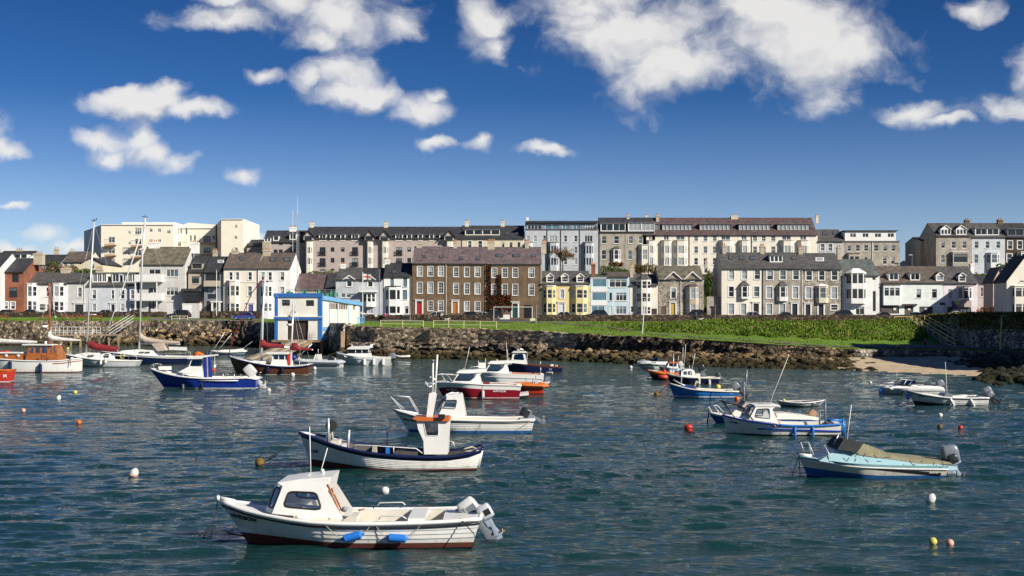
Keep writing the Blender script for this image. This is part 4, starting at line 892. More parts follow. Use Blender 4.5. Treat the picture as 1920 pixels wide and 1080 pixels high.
for hh, xa, xb in ((h19, 1160, 1304), (h20, 1330, 1472)):
 xm = hh.x((xa + xb) / 2); mb = MB(); zt = hh.z(568)
 W_ = hh.wins if hasattr(hh, 'wins') else None
 for (a, b) in ((xa, xa + 46), (xb - 46, xb)): pass
 mb.prism([(hh.x(xa), hh.ze - .02), (hh.x(xb), hh.ze - .02), (xm, zt)], YM + .02, YM + 3.2); mb.build('small_gable', W_stone2, hh.root, off=hh.off)
 mb = MB()
 for xe in (hh.x(xa) - .2, hh.x(xb) + .2): mb.prism([(xe, hh.ze - .2), (xm, zt + .02), (xm, zt + .27), (xe, hh.ze + .03)], YM - .3, YM - .05)
 mb.build('bargeboard', W_trim, hh.root, off=hh.off)
# ---- terrace with white window surrounds
K = 'sashS'
House('grey rendered terraced house with projecting oriel and black door', FF, YM, 530, 892, 530, ridge=400, wall=W_apt2, roof=R_slate, depth=11, group=GL,
  wins=row([(595, 640), (708, 755), (820, 868)], 546, 628, K) + row([(593, 638), (815, 862)], 692, 782, K) + row([(590, 640), (700, 746)], 842, 938, K, G_light), doors=[(812, 858, 842, 942, (0.015, 0.015, 0.018))],
  bays=[(680, 776, 686, 800, [(692, 786)], 1, .7, W_trim, 1.0, .22, G_dark, 'sash', R_slate)], chim=[(535, 565, 330, None, 2), (868, 905, 335, None, 3)], sky=[(592, 626, 425, 455), (686, 720, 428, 458), (780, 816, 428, 458)], pipes=[893])
House('stone terraced house with white oriel, box dormer and black door', FF, YM, 892, 1237, 530, ridge=400, wall=W_stone, roof=R_slate, depth=11, group=GL,
  wins=row([(930, 982), (1045, 1095), (1160, 1210)], 552, 632, K) + row([(925, 978), (1155, 1205)], 694, 796, K, G_light) + row([(925, 976), (1040, 1090)], 842, 938, K, G_light), doors=[(1152, 1198, 845, 942, (0.015, 0.015, 0.018))],
  bays=[(1015, 1112, 688, 820, [(694, 786)], 1, .7, W_trim, 1.0, .22, G_dark, 'sash', R_slate)], chim=[(1205, 1240, 350, None, 3)], dorm=[(955, 1068, 418, 478, 'flat', 3, W_trim, '', G_dark)], sky=[(1150, 1185, 432, 460)], pipes=[1238])
q = 1221
House('brown stone terraced house with cream oriel and wide skylight', FF, YM, 1239, q + 370, 535, ridge=405, wall=W_stone2, roof=R_slate, depth=11, group=GL,
  wins=row([(1275, 1325), (1388, 1436), (q + 278, q + 330)], 555, 636, K, G_dark) + row([(1272, 1322), (q + 275, q + 327)], 698, 800, K) + row([(q + 272, q + 330)], 852, 900, K), doors=[(1270, 1312, 850, 942, (0.02, 0.02, 0.025)), (1385, 1428, 850, 942, (0.02, 0.02, 0.025))],
  bays=[(1358, 1470, 690, 835, [(700, 795)], 1, .7, W_cream, .5, .22, G_mid, 'sash', W_trim)], chim=[(q + 325, q + 360, 345, W_beige, 2)], sky=[(1358, 1432, 438, 470, True)])
h21 = House('white modern house with glazed corner bay and slim arched stair window', G, YM, 372, 700, 592, ridge=458, wall=W_white, roof=R_green, depth=11, group=GL,
  wins=[(638, 668, 730, 912, 'N', G_dark), (636, 665, 598, 636, 'N', G_dark), (490, 565, 868, 940, '2N', G_dark)],
  bays=[(402, 582, 575, 842, [(580, 668), (712, 800)], 2, 1.3, W_white, 1.0, .2, G_dark, '', W_trim)])
h22 = House('white and mint house with boarded ground floor windows and two wide dormers', H, YM, 56, 606, 655, ridge=520, wall=W_mint, roof=R_brown, depth=11, group=GL,
  wins=row([(366, 408), (503, 548)], 714, 794, 'top', G_dark) + [(60, 215, 858, 930, 'kN', mat('weathered_boards', (0.09, 0.08, 0.07), 0.9, 0.6, 3)), (393, 510, 868, 940, 'kN', mat('weathered_boards', (0.09, 0.08, 0.07)))],
  doors=[(262, 340, 860, 942, (0.10, 0.085, 0.07), 'G')], dorm=[(125, 212, 572, 638, 'flat', 1, W_trim, '2', G_dark), (313, 400, 572, 638, 'flat', 1, W_trim, '2', G_dark), (540, 606, 568, 642, 'gable', 1, None, '', G_light)],
  bays=[(72, 220, 680, 856, [(702, 776)], 3, .5, W_mint, 'flat', .05, G_dark, 'top', W_brown, True)], pipes=[60])
h23 = House('white house with lilac shade in its wall colour and rounded bay above a shop front', H, YM, 607, 910, 660, ridge=522, wall=W_lilac_shade, roof=R_slate, depth=11, group=GL,
  wins=row([(645, 686)], 716, 798, 'top', G_mid) + [(640, 700, 868, 936, '2kN', G_dark), (745, 850, 878, 936, '3kN', G_mid)], doors=[(575 + 35, 632, 858, 940, (0.6, 0.6, 0.62), '')],
  dorm=[(738, 803, 572, 650, 'gable', 1, None, 'sash', G_dark)], bays=[(728, 858, 695, 808, [(704, 798)], 1, .8, W_trim, 'flat', .3, G_dark, 'top', M_lead)], chim=[(838, 870, 490, W_white, 1)])
# shop fascia and signs on the two end houses
M_navy = mat('sign_navy', (0.03, 0.035, 0.16), 0.5); M_ylw = mat('sign_yellow', (0.55, 0.5, 0.15), 0.5)
mb = MB(); Y_ = YM - .3; mb.prism([(h23.x(680), h23.z(820)), (h23.x(740), h23.z(888)), (h23.x(680), h23.z(888))], Y_, Y_ + .28); mb.build('shop_sign', M_navy, h23.root, off=h23.off)
mb = MB(); mb.prism([(h23.x(690), h23.z(818)), (h23.x(745), h23.z(818)), (h23.x(745), h23.z(870))], Y_, Y_ + .28); mb.build('shop_sign', M_ylw, h23.root, off=h23.off)
mb = MB(); mb.box(h23.x(573), h23.x(618), YM - .12, YM - .013, h23.z(855), h23.z(832)); mb.build('shop_sign', M_dframe, h23.root, off=h23.off)
mb = MB(); mb.box(h23.x(745), h23.x(848), YM - .35, YM - .01, h23.z(872), h23.z(818)); mb.build('shop_fascia', W_pink, h23.root, off=h23.off)
for xx in (165, 292, 440):
 mb = MB(); mb.box(h22.x(xx), h22.x(xx + 22), YM - .02, YM + .05, h22.z(900), h22.z(880)); mb.build('paper_notice', W_trim, h22.root, off=h22.off)
mb = MB(); mb.box(h22.x(245), h22.x(368), YM - .6, YM - .02, h22.z(860), h22.z(845)); mb.build('door_canopy', M_roofc if False else R_brown, h22.root, off=h22.off)
# ---- right end
h24 = House('cream pink gabled house with bay at the right edge of the photo', H, 226, 1162, 1500, 640, gable=420, wall=W_apt2, roof=R_dark, depth=6, zbase=5.0, wins=[(1275, 1315, 578, 655, 'top', G_dark), (1360, 1420, 578, 655, 'top', G_dark)],
  bays=[(1205, 1360, 690, None, [(704, 785), (845, 925)], 2, .8, W_apt2, 'flat', .08, G_dark, 'top', W_trim)])
House('pale pink gabled cottage partly hidden behind the larger gabled house at the right edge', H, 246, 1042, 1160, 640, gable=525, wall=W_pinks, roof=R_slate, depth=5, zbase=5.0, wins=[(1075, 1095, 720, 780)])
House('low grey side building with slate roof at the foot of the right hand cottages', H, 258, 912, 1042, 662, ridge=600, wall=W_pink, roof=R_dark, depth=10, zbase=5.0, wins=row([(935, 955), (985, 1005)], 700, 780, 'sash'))
# ================================================= upper terrace
EG = GU
hU = House('cream five storey apartment block with small balconies at upper left', A, 318, 890, 1530, 150, flat=True, wall=W_apt, roof=W_trim, depth=22, name='apartment_block', cat='apartment block', zbase=12,
  wins=row([(955, 1012)], 255, 305, '2') + row([(955, 1012)], 352, 400, '2') + row([(955, 1012)], 446, 498, '2') + row([(952, 1008)], 538, 562, '2') + row([(1128, 1150)], 203, 228, '2N', G_dark) + row([(1128, 1150)], 298, 322, '2N', G_dark) + row([(1126, 1148)], 392, 416, '2N', G_dark)
  + row([(1188, 1246)], 174, 232, '3', G_dark) + row([(1188, 1244)], 272, 322, '2') + row([(1188, 1244)], 368, 420, '2') + row([(1316, 1342), (1390, 1416)], 182, 212, '2N', G_dark) + row([(1470, 1500)], 195, 225, '2N', G_dark) + row([(1316, 1342), (1390, 1416)], 276, 306, '2N', G_dark) + row([(1124, 1146)], 482, 505, '2N', G_dark))
M_rail = mat('steel_rail', (0.5, 0.5, 0.5), 0.35, metal=0.6); M_balc = mat('balcony_slab', (0.45, 0.28, 0.18), 0.8)
for (xa, xb, y) in ((938, 1030, 322), (938, 1030, 414), (938, 1030, 506), (1170, 1262, 330), (1170, 1262, 428)):
 x0, x1 = hU.x(xa), hU.x(xb); mb = MB().m(M_balc); mb.prism([(x0, hU.z(y)), (x1, hU.z(y)), (x1, hU.z(y + 8)), (x0, hU.z(y + 18))], 316.2, 317.99); mb.m(M_rail)
 for k in range(7): x = x0 + (x1 - x0) * k / 6; mb.box(x - .025, x + .025, 316.2, 316.25, hU.z(y), hU.z(y - 40))
 mb.box(x0, x1, 316.18, 316.27, hU.z(y - 38), hU.z(y - 42)); mb.build('balcony', None, hU.root, off=hU.off)
mb = MB(); x0, x1 = hU.x(757), hU.x(889); mb.add([(hU.x0 - 11.6, 340, 12), (hU.x0 - 0.01, 318, 12), (hU.x0 - 0.01, 318, hU.ze), (hU.x0 - 11.6, 340, hU.ze)], [(0, 1, 2, 3)]); mb.build('side_wall', W_white, hU.root, off=hU.off)
mb = MB(); mb.box(hU.x(1068), hU.x(1531), 318.5, 339, hU.ze + .01, hU.z(124)); mb.build('penthouse_storey', W_apt, hU.root, off=hU.off)
hw = House('recessed cream wing with balconies and dark windows between the two apartment blocks', B, 322, 412, 770, 180, flat=True, wall=W_apt, roof=W_trim, depth=16, name='apartment_block', cat='apartment block', zbase=12,
  wins=row([(432, 446), (460, 474)], 185, 225, 'N', G_dark) + row([(505, 522)], 168, 235, 'N') + row([(545, 560), (580, 596)], 240, 290, 'N', G_dark) + row([(665, 728)], 245, 305, '3') + row([(665, 728)], 345, 400, '3') + row([(350 + 65, 400 + 65)], 290, 340, '3') + row([(745, 765)], 240, 280, 'N', G_dark))
mb = MB(); mb.prism([(hw.x(415), hw.z(178)), (hw.x(525), hw.z(128)), (hw.x(770), hw.z(145)), (hw.x(770), hw.z(178))], 322.5, 337); mb.build('raised_roof', W_apt, hw.root, off=hw.off)
for (xa, xb, y) in ((640, 770, 310), (640, 770, 408), (420, 530, 345)):
 x0, x1 = hw.x(xa), hw.x(xb); mb = MB().m(M_balc); mb.box(x0, x1, 320.2, 321.99, hw.z(y + 9), hw.z(y)); mb.m(M_rail)
 for k in range(8): x = x0 + (x1 - x0) * k / 7; mb.box(x - .025, x + .025, 320.2, 320.25, hw.z(y), hw.z(y - 38))
 mb.box(x0, x1, 320.18, 320.27, hw.z(y - 36), hw.z(y - 40)); mb.build('balcony', None, hw.root, off=hw.off)
ht = House('tall plain cream apartment tower with small paired windows', B, 312, 820, 1015, 102, flat=True, wall=W_apt, roof=W_trim, depth=20, name='apartment_block', cat='apartment block', zbase=12,
  wins=row([(938, 962)], 148, 176, '2N', G_dark) + row([(936, 960)], 246, 274, '2N', G_dark) + row([(936, 960)], 348, 372, '2N', G_dark))
mb = MB(); mb.add([(ht.x0 - 5.8, 330, 12), (ht.x0 - .01, 312, 12), (ht.x0 - .01, 312, ht.ze), (ht.x0 - 5.8, 330, ht.ze - .3)], [(0, 1, 2, 3)]); mb.build('side_wall', W_apt2, ht.root, off=ht.off)
# small houses behind, left
House('long dark slate roofed house behind the red brick house', A, 290, -60, 245, 448, ridge=385, wall=W_white, roof=R_dark, depth=12, zbase=8, dorm=[(60, 240, 405, 448, 'flat', 3, W_white, '', G_dark)], chim=[(148, 200, 368, None, 3)])
House('low dark house with glazed roof room behind the white terrace', A, 292, 250, 528, 492, ridge=418, wall=W_dkgrey, roof=R_dark, depth=10, zbase=8, wins=row([(400, 510)], 500, 530, '3', G_dark))
House('cream cottage with brown slate roof and brick chimneys on the slope', A, 294, 530, 765, 475, ridge=390, wall=W_cream, roof=R_brown, depth=12, zbase=8, wins=row([(560, 590), (615, 645)], 482, 520), chim=[(480, 520, 360, None, 2), (618, 655, 375, None, 2)])
House('small cream gabled house in front of the grey wall of the apartment block', A, 288, 715, 905, 490, gable=440, wall=W_cream, roof=R_dark, depth=14, zbase=8, wins=row([(795, 830)], 495, 535, '', G_dark))
# angled wing
hz = House('brownish apartment wing with stepped dark roof left of the long apartment row', C, 306, 60, 430, 300, ridge=205, wall=W_pink, roof=R_dark, depth=10, name='apartment_block', cat='apartment block',
  wins=row([(155, 190), (200, 235), (300, 350)], 365, 400, '2k', G_dark) + row([(200, 235), (300, 350)], 300, 302 + 25, '2k', G_dark) + row([(155, 190), (300, 350)], 440, 480, '2k', G_dark), dorm=[(70, 130, 262, 300, 'flat', 2, W_trim, '', G_dark), (295, 355, 225, 280, 'flat', 1, W_trim, '2', G_dark), (150, 200, 245, 290, 'flat', 1, W_trim, '', G_dark)], chim=[(295, 355, 170, W_white, 4)])
House('brown slate roofed house stepping down behind the cream end house', C, 312, -80, 60, 335, ridge=285, wall=W_pink, roof=R_dark, depth=10, chim=[(60, 130, 365, W_beige, 3, -14)])
def bigflat(lab, x0, x1, wins_d, ped, chimx, doub):
 h = House(lab, C, YU, x0, x1, 268, ridge=172, wall=W_pink, roof=R_dark, depth=12, name='apartment_block', cat='apartment block', group='long pinkish apartment row',
  wins=row([p for p in doub], 345, 412, '2k', G_dark) + row([p for p in doub], 442, 508, '2k', G_dark) + row([p for p in doub], 536, 556, '2k', G_dark) + row(wins_d, 347, 385, 'kN', G_dark) + row(wins_d, 440, 482, 'kN', G_dark) + row(wins_d, 536, 552, 'kN', G_dark),
  dorm=[(a - 6, b + 6, 232, 290, 'flat', 1, W_apt2, '2' if b - a > 45 else '', G_dark) for a, b in [(p[0], p[1]) for p in doub] + list(wins_d)], chim=[(c, c + 34, 130, W_cream, 2) for c in chimx])
 for (a, b) in ped:
  h.bay(a, b, 285, None, [(345, 402), (440, 498)], 1, .9, W_apt2, 'flat', .22, G_dark, '2', W_apt2)
  xm = h.x((a + b) / 2); mb = MB(); mb.prism([(h.x(a) - .3, h.z(285)), (h.x(b) + .3, h.z(285)), (h.x(b) + .3, h.z(258)), (xm, h.z(205)), (h.x(a) - .3, h.z(258))], YU - 1.2, YU + 3); mb.build('gablet', W_pink, h.root, off=h.off)
  mb = MB()
  for xe in (h.x(a) - .6, h.x(b) + .6): mb.prism([(xe, h.z(262)), (xm, h.z(205)), (xm, h.z(196)), (xe, h.z(252))], YU - 1.5, YU + 4)
  mb.build('gablet_roof', R_dark, h.root, off=h.off)
  window(h.root, h.off, lambda u, n, z: (u, YU - 1.2 - n - .14, z), (xm - .8, xm + .8, h.z(283), h.z(250)), 'kN', False, G_dark)
 for a, b in doub:
  for y in (412, 508):
   mb = MB();
   for k in range(8): x = h.x(a - 8 + (b - a + 16) * k / 7); mb.box(x - .03, x + .03, YU - .3, YU - .26, h.z(y), h.z(y - 28))
   mb.box(h.x(a - 8), h.x(b + 8), YU - .32, YU - .24, h.z(y - 28), h.z(y - 32)); mb.box(h.x(a - 8), h.x(b + 8), YU - .32, YU - .01, h.z(y + 3), h.z(y)); mb.build('balcony', M_dframe, h.root, off=h.off)
 return h
bigflat('left half of the long pinkish apartment row, with two white pedimented bays', 430, 1096, [(657, 690), (748, 780)], [(437, 500), (975, 1030)], [475], [(560, 612), (845, 898)])
bigflat('right half of the long pinkish apartment row, partly behind the brown terrace', 1097, 1815, [(1332, 1366), (1430, 1462), (1530, 1560)], [(1105, 1165), (1672, 1735)], [1128], [(1232, 1286), (1620, 1672)])
House('cream upper terrace house with three dormers and two tall chimneys', D, YU, 490, 842, 268, ridge=162, wall=W_cream, roof=R_dark, depth=12, group=GU,
  wins=row([(550, 582), (640, 676)], 290, 350, K, G_dark) + row([(745, 775)], 290, 350, K), dorm=[(525, 832, 190, 240, 'flat', 4, W_cream, '', G_dark)], chim=[(525, 560, 118, W_cream, 2), (840, 875, 118, W_cream, 2)], bands=[(272, 280, W_trim)])
House('cream upper terrace house with plain dark slate roof', D, YU, 843, 1050, 268, ridge=162, wall=W_cream, roof=R_dark, depth=12, group=GU, wins=row([(845 + 4, 872), (915, 943), (985, 1013)], 300, 352, '', G_dark), sky=[(885, 910, 215, 232), (970, 992, 215, 232)], bands=[(272, 280, W_trim)])
# pale blue-grey apartment building with glass penthouse
hb = House('pale blue grey apartment building with glass penthouse behind the bare tree', E, YU, -72, 572, 190, flat=True, wall=W_bgrey, roof=M_lead, depth=14, name='apartment_block', cat='apartment block',
  wins=row([(-60, -35), (0, 28), (85, 110), (270, 296), (360, 386)], 242, 298, 'sash') + row([(140, 210), (452, 520)], 242, 298, '3') + row([(0, 28), (85, 110), (270, 296), (360, 386)], 340, 400, 'sash') + row([(0, 28), (270, 296), (360, 386)], 440, 498, 'sash'),
  bays=[(130, 222, 305, None, [(335, 405), (440, 505)], 2, .9, W_bgrey, 'flat', .2, G_dark, '', M_lead), (440, 530, 305, None, [(335, 405), (440, 505)], 2, .9, W_bgrey, 'flat', .2, G_dark, '', M_lead), (-60, -10, 305, None, [(335, 405), (440, 505)], 1, .9, W_white, 'flat', .2, G_dark, '', M_lead)], pipes=[122, 242, 408])
mb = MB(); T = lambda u, n, z: (u, YU + .8 - n, z); ops = [(hb.x(a), hb.x(b), hb.z(186), hb.z(142)) for a, b in ((-50, 70), (104, 225), (255, 320), (350, 415), (458, 548))]
cellcut(mb, T, hb.x0 + .3, hb.x1 - .3, hb.ze + .181, hb.z(128), ops, .1); mb.box(hb.x0 + .3, hb.x1 - .3, YU + 1.3, YU + 12, hb.ze + .2, hb.z(130)); mb.build('penthouse', W_dkgrey, hb.root, off=hb.off)
for o in ops: window(hb.root, hb.off, T, o, '4N' if ops.index(o) in (0, 4) else '2N', False, G_blue if ops.index(o) in (1, 2, 3) else G_dark)
mb = MB(); mb.box(hb.x0 + .1, hb.x1 - .1, YU + .2, YU + 12.4, hb.z(128), hb.z(112)); mb.build('penthouse_roof', R_dark, hb.root, off=hb.off)
mb = MB(); mb.box(hb.x(-62), hb.x(-38), YU + 4, YU + 6, hb.ze, hb.z(70)); mb.build('chimney', W_white, hb.root, off=hb.off)
# grey-brown pair
def upper2(lab, x0, x1, wall, wins, chimx, bays, dm, extra=()):
 return House(lab, E, YU, x0, x1, 208, ridge=92, wall=wall, roof=R_dark, depth=10, group=GU, wins=wins, chim=[(c, c + 26, 62, W_beige, 2) for c in chimx], bays=bays, dorm=dm, bands=[(210, 224, W_beige)])
upper2('grey brown upper terrace house with wide white framed dormer and one oriel', 583, 806, W_stone, row([(602, 642), (710, 752)], 246, 314, 'sash', G_dark) + row([(600, 640)], 370, 452, 'sash', G_dark), [820], [(690, 766, 362, 480, [(370, 452)], 1, .7, W_trim, .6, .2, G_dark)], [(592, 812, 135, 206, 'flat', 2, W_trim, '2', G_dark)])
upper2('grey brown upper terrace house with curtained dormer and full height bay', 807, 1073, W_stone, row([(838, 874), (925, 957), (995, 1030)], 248, 312, 'sash', G_mid) + row([(832, 866)], 372, 455, 'sash', G_mid), [1080], [(925, 1032, 330, None, [(368, 455)], 1, .9, W_apt2, 'flat', .25, G_light)], [(835, 1068, 128, 206, 'flat', 2, W_trim, '3', G_light)])
# long white building with maroon roof
def long_white(lab, x0, x1, rec, singles, bayx, chimx):
 h = House(lab, FF, YU, x0, x1, 235, ridge=93, wall=W_apt2, roof=R_maroon, depth=12, name='apartment_block', cat='apartment block', group='long cream building with maroon roof',
  wins=row(singles, 240, 292, 'sash', G_mid) + row(singles, 338, 398, 'sash', G_mid) + row(singles, 440, 500, 'sash', G_dark) + row([(a + 22, b - 25) for a, b in bayx], 240, 282, '2', G_mid),
  bays=[(a, b, 290, None, [(335, 402), (438, 505)], 1, 1.0, W_apt2, 'flat', .24, G_light, '2', W_pink) for a, b in bayx],
  dorm=[(a, b, 142, 196, 'flat', 8, M_dframe, '', G_light) for a, b in rec], chim=[(c, c + 62 if c == 612 else c + 24, 68, W_cream, 4 if c == 612 else 2) for c in chimx], pipes=[246, 795])
 return h
long_white('left half of the long cream building with maroon roof on the hill', -160, 676, [(-108, -10 + 0), (5, 275), (335, 612)], [(288, 322), (370, 404), (452, 486)], [(-132, -55), (-2, 90), (108, 228), (505, 630)], [612, -145])
long_white('right half of the long cream building with maroon roof on the hill', 677, 1376, [(680, 965), (1020, 1310)], [(806, 842), (884, 918), (966, 1004)], [(652 + 30, 775), (1040, 1165), (1200, 1300)], [1356])
House('small upper terrace house with grey slate roof and two skylights', G, YU, 156, 388, 292, ridge=196, wall=W_bgrey, roof=R_slate, depth=10, group=GU, wins=row([(180, 216), (247, 284)], 315, 378, 'sashS', G_mid), sky=[(195, 232, 212, 236), (288, 324, 210, 234)])
h = House('grey brown upper house with boxy white attic storey', G, YU, 389, 880, 296, flat=True, wall=W_stone, roof=M_lead, depth=12, group=GU,
  wins=row([(415, 448), (490, 525), (563, 598), (650, 688), (730, 766), (802, 839)], 325, 380, 'sash', G_dark) + row([(565, 592), (728, 762), (800, 832)], 430, 495, 'sash', G_dark), bays=[(410, 528, 405, None, [(425, 480)], 2, .9, W_beige, 'flat', .1, G_dark, '', W_brown)], pipes=[636])
mb = MB(); T = lambda u, n, z: (u, YU + .2 - n, z); ops = [(h.x(a), h.x(b), h.z(257), h.z(222)) for a, b in ((442, 494), (552, 604), (660, 715), (773, 828))]
cellcut(mb, T, h.x0 + .2, h.x1 - .9, h.ze + .181, h.z(205), ops, .1); mb.box(h.x0 + .2, h.x1 - .9, YU + .7, YU + 10, h.ze + .19, h.z(206)); mb.build('attic_storey', W_trim, h.root, off=h.off)
for o in ops: window(h.root, h.off, T, o, '2N', False, G_dark)
mb = MB(); mb.box(h.x0, h.x1 - .5, YU - .2, YU + 11, h.z(204), h.z(196)); mb.build('attic_roof', R_dark, h.root, off=h.off)
# right hand upper group
h = House('grey brown upper house with two white gabled dormers and wide shop like window', H, YU, 540, 852, 245, ridge=140, wall=W_stone, roof=R_slate, depth=13, group=GU,
  wins=row([(583, 617), (676, 712), (770, 806)], 293, 354, 'sash', G_dark) + row([(582, 615)], 410, 484, 'sash', G_mid), dorm=[(580, 672, 153, 236, 'gable', 3, W_trim, '', G_dark, .9), (718, 808, 153, 236, 'gable', 3, W_trim, '', G_dark, .9)],
  bays=[(668, 820, 392, None, [(405, 482)], 1, .9, W_stone, 'flat', .06, G_dark, 'top', W_trim)], chim=[(790, 832, 105, W_brown, 2)])
House('plain tall rear wing with small side windows left of the right hand upper group', H, YU + 9, 402, 470, 290, ridge=262, wall=W_beige, roof=R_dark, depth=12, wins=[(432, 444, 300, 350, 'N', G_dark), (448, 460, 420, 450, 'N', G_dark)])
House('sky blue upper house with white bay and box dormer', H, YU, 853, 1148, 255, ridge=140, wall=W_blue, roof=R_slate, depth=12, group=GU, wins=row([(878, 914), (975, 1010), (1070, 1104)], 293, 354, 'sash', G_dark) + row([(876, 912)], 408, 486, 'sash', G_mid),
  dorm=[(885, 1095, 178, 240, 'flat', 2, W_trim, '2', G_dark)], bays=[(980, 1100, 400, 545, [(410, 484)], 1, .9, W_trim, 'flat', .26, G_mid, 'sash', W_blue)], chim=[(1080, 1125, 103, W_brown, 2)], bands=[(256, 262, W_trim)])
House('dark brown upper house with white framed windows at the right edge', H, YU, 1149, 1400, 255, ridge=140, wall=W_dbrown, roof=R_dark, depth=12, group=GU, wins=row([(1172, 1212), (1258, 1298)], 290, 362, 'sashS', G_dark) + row([(1165, 1208)], 405, 480, 'sashS', G_dark),
  bays=[(1252, 1350, 390, None, [(402, 485)], 1, .9, W_trim, 'flat', .26, G_dark)], dorm=[(1170, 1380, 185, 245, 'flat', 3, W_dkgrey, 'k', G_dark)])
House('low distant house with dark roof in the gap between the upper terraces', H, 330, 300, 400, 490, ridge=470, wall=W_grey, roof=R_slate, depth=10)
# unseen building added outside the frame to shade the beach and retaining wall
House('tall pale unseen building added beyond the right edge to shade the beach', (1920, 390, 4.7), 100, 2482, 3500, -290, ridge=-360, wall=W_white, roof=R_slate, depth=44, zbase=0, wins=row([(900, 960), (1100, 1160)], 100, 300))
flush_pots()
# ------------------------------------------------------------------ boats
B_white = mat('gelcoat_white', (0.72, 0.71, 0.67), 0.32, 0.07, 0.8, spec=0.4); B_cream = mat('gelcoat_cream', (0.66, 0.62, 0.53), 0.35, 0.08, 0.8); B_grey = mat('gelcoat_grey', (0.52, 0.54, 0.56), 0.35, 0.06, 0.8)
def stain(m):
 nt = m.node_tree; L = nt.links.new; b = nt.nodes['Principled BSDF']; src = b.inputs['Base Color'].links[0].from_socket; tc = nt.nodes.new('ShaderNodeTexCoord'); sp = nt.nodes.new('ShaderNodeSeparateXYZ'); L(tc.outputs['Object'], sp.inputs[0])
 mp = nt.nodes.new('ShaderNodeMapping'); mp.inputs['Scale'].default_value = (5, 5, .7); L(tc.outputs['Object'], mp.inputs[0]); n = nt.nodes.new('ShaderNodeTexNoise'); n.inputs['Scale'].default_value = 1.3; n.inputs['Detail'].default_value = 6; L(mp.outputs[0], n.inputs['Vector'])
 h = nt.nodes.new('ShaderNodeMapRange'); h.inputs[1].default_value = .42; h.inputs[2].default_value = .02; h.inputs[3].default_value = .03; h.inputs[4].default_value = .6; L(sp.outputs[2], h.inputs[0])
 t = nt.nodes.new('ShaderNodeMapRange'); t.inputs[1].default_value = .48; t.inputs[2].default_value = .72; L(n.outputs['Fac'], t.inputs[0]); u = nt.nodes.new('ShaderNodeMath'); u.operation = 'MULTIPLY'; L(h.outputs[0], u.inputs[0]); L(t.outputs[0], u.inputs[1])
 mx = nt.nodes.new('ShaderNodeMix'); mx.data_type = 'RGBA'; mx.inputs[7].default_value = (.22, .17, .09, 1); L(u.outputs[0], mx.inputs[0]); L(src, mx.inputs[6]); L(mx.outputs[2], b.inputs['Base Color'])
for m_ in (B_white, B_cream, B_grey): stain(m_)
B_black = mat('rubber_black', (0.012, 0.012, 0.013), 0.5); B_navy = mat('paint_navy', (0.008, 0.014, 0.055), 0.25, 0.15, 1); B_blue = mat('paint_royal_blue', (0.012, 0.035, 0.26), 0.25, 0.12, 1)
B_bright = mat('paint_bright_blue', (0.02, 0.16, 0.50), 0.3, 0.12, 1); B_red = mat('paint_dark_red', (0.22, 0.008, 0.018), 0.25, 0.1, 1); B_anti = mat('antifoul_red', (0.11, 0.02, 0.014), 0.8, 0.35, 2, col2=(0.05, 0.018, 0.012))
B_antib = mat('antifoul_blue', (0.01, 0.10, 0.30), 0.7, 0.3, 2); B_antik = mat('antifoul_black', (0.015, 0.017, 0.015), 0.8, 0.3, 2); B_orange = mat('paint_orange', (0.55, 0.13, 0.02), 0.45, 0.12, 2)
B_wood = mat('varnished_wood', (0.42, 0.13, 0.02), 0.3, 0.4, 2, col2=(0.15, 0.045, 0.012), stretch=(1, 1, 6), coat=0.5); B_brownp = mat('paint_brown', (0.10, 0.035, 0.02), 0.3, 0.2, 1)
B_steel = mat('stainless', (0.66, 0.66, 0.65), 0.3, metal=0.15); B_alu = mat('mast_alloy', (0.66, 0.67, 0.68), 0.35, metal=0.35); B_teal = mat('paint_teal', (0.30, 0.47, 0.51), 0.3, 0.08, 1)
B_floor = mat('cockpit_sole', (0.40, 0.38, 0.33), 0.7, 0.25, 2); B_dfloor = mat('cockpit_dark', (0.07, 0.065, 0.06), 0.8, 0.4, 2); B_canv = mat('canvas_olive', (0.24, 0.22, 0.135), 0.9, 0.2, 2, 0.4, 6); B_canvd = mat('canvas_charcoal', (0.022, 0.025, 0.027), 0.85, 0.3, 2, 0.3, 6)
B_sailr = mat('canvas_red', (0.20, 0.012, 0.018), 0.85, 0.25, 2, 0.5, 5); B_sailw = mat('canvas_white', (0.62, 0.60, 0.56), 0.85, 0.15, 2, 0.6, 5); B_sailb = mat('canvas_beige', (0.40, 0.33, 0.28), 0.85, 0.25, 2, 0.6, 5)
B_motork = mat('motor_black', (0.02, 0.022, 0.025), 0.3, 0.1, 2); B_motorg = mat('motor_grey', (0.16, 0.18, 0.21), 0.32, 0.1, 2); B_motorw = mat('motor_white', (0.55, 0.55, 0.53), 0.35, 0.1, 3); B_motorb = mat('motor_leg_bluegrey', (0.30, 0.35, 0.43), 0.35, 0.15, 3)
B_fblue = mat('fender_blue', (0.02, 0.16, 0.55), 0.35); B_rope = mat('rope', (0.38, 0.35, 0.28), 0.9); B_dline = mat('mooring_line', (0.03, 0.03, 0.025), 0.9)
B_prop = mat('propeller_bronze', (0.45, 0.36, 0.20), 0.4, 0.2, 4, metal=0.4); B_buoyy = mat('buoy_yellow', (0.55, 0.47, 0.10), 0.6, 0.2, 5); B_pink = mat('buoy_faded_pink', (0.62, 0.34, 0.26), 0.6, 0.2, 5); B_redb = mat('buoy_red', (0.5, 0.035, 0.02), 0.5, 0.2, 5)
B_weed = mat('weedy_float', (0.16, 0.10, 0.02), 0.9, 0.6, 8); B_tube = mat('rib_tube_grey', (0.42, 0.45, 0.48), 0.5, 0.1, 2); B_ltblue = mat('paint_light_blue', (0.28, 0.38, 0.50), 0.35, 0.1, 1)
GLS = glass(); GLD = glass('tinted_glass', (0.10, 0.12, 0.13), 0.22)
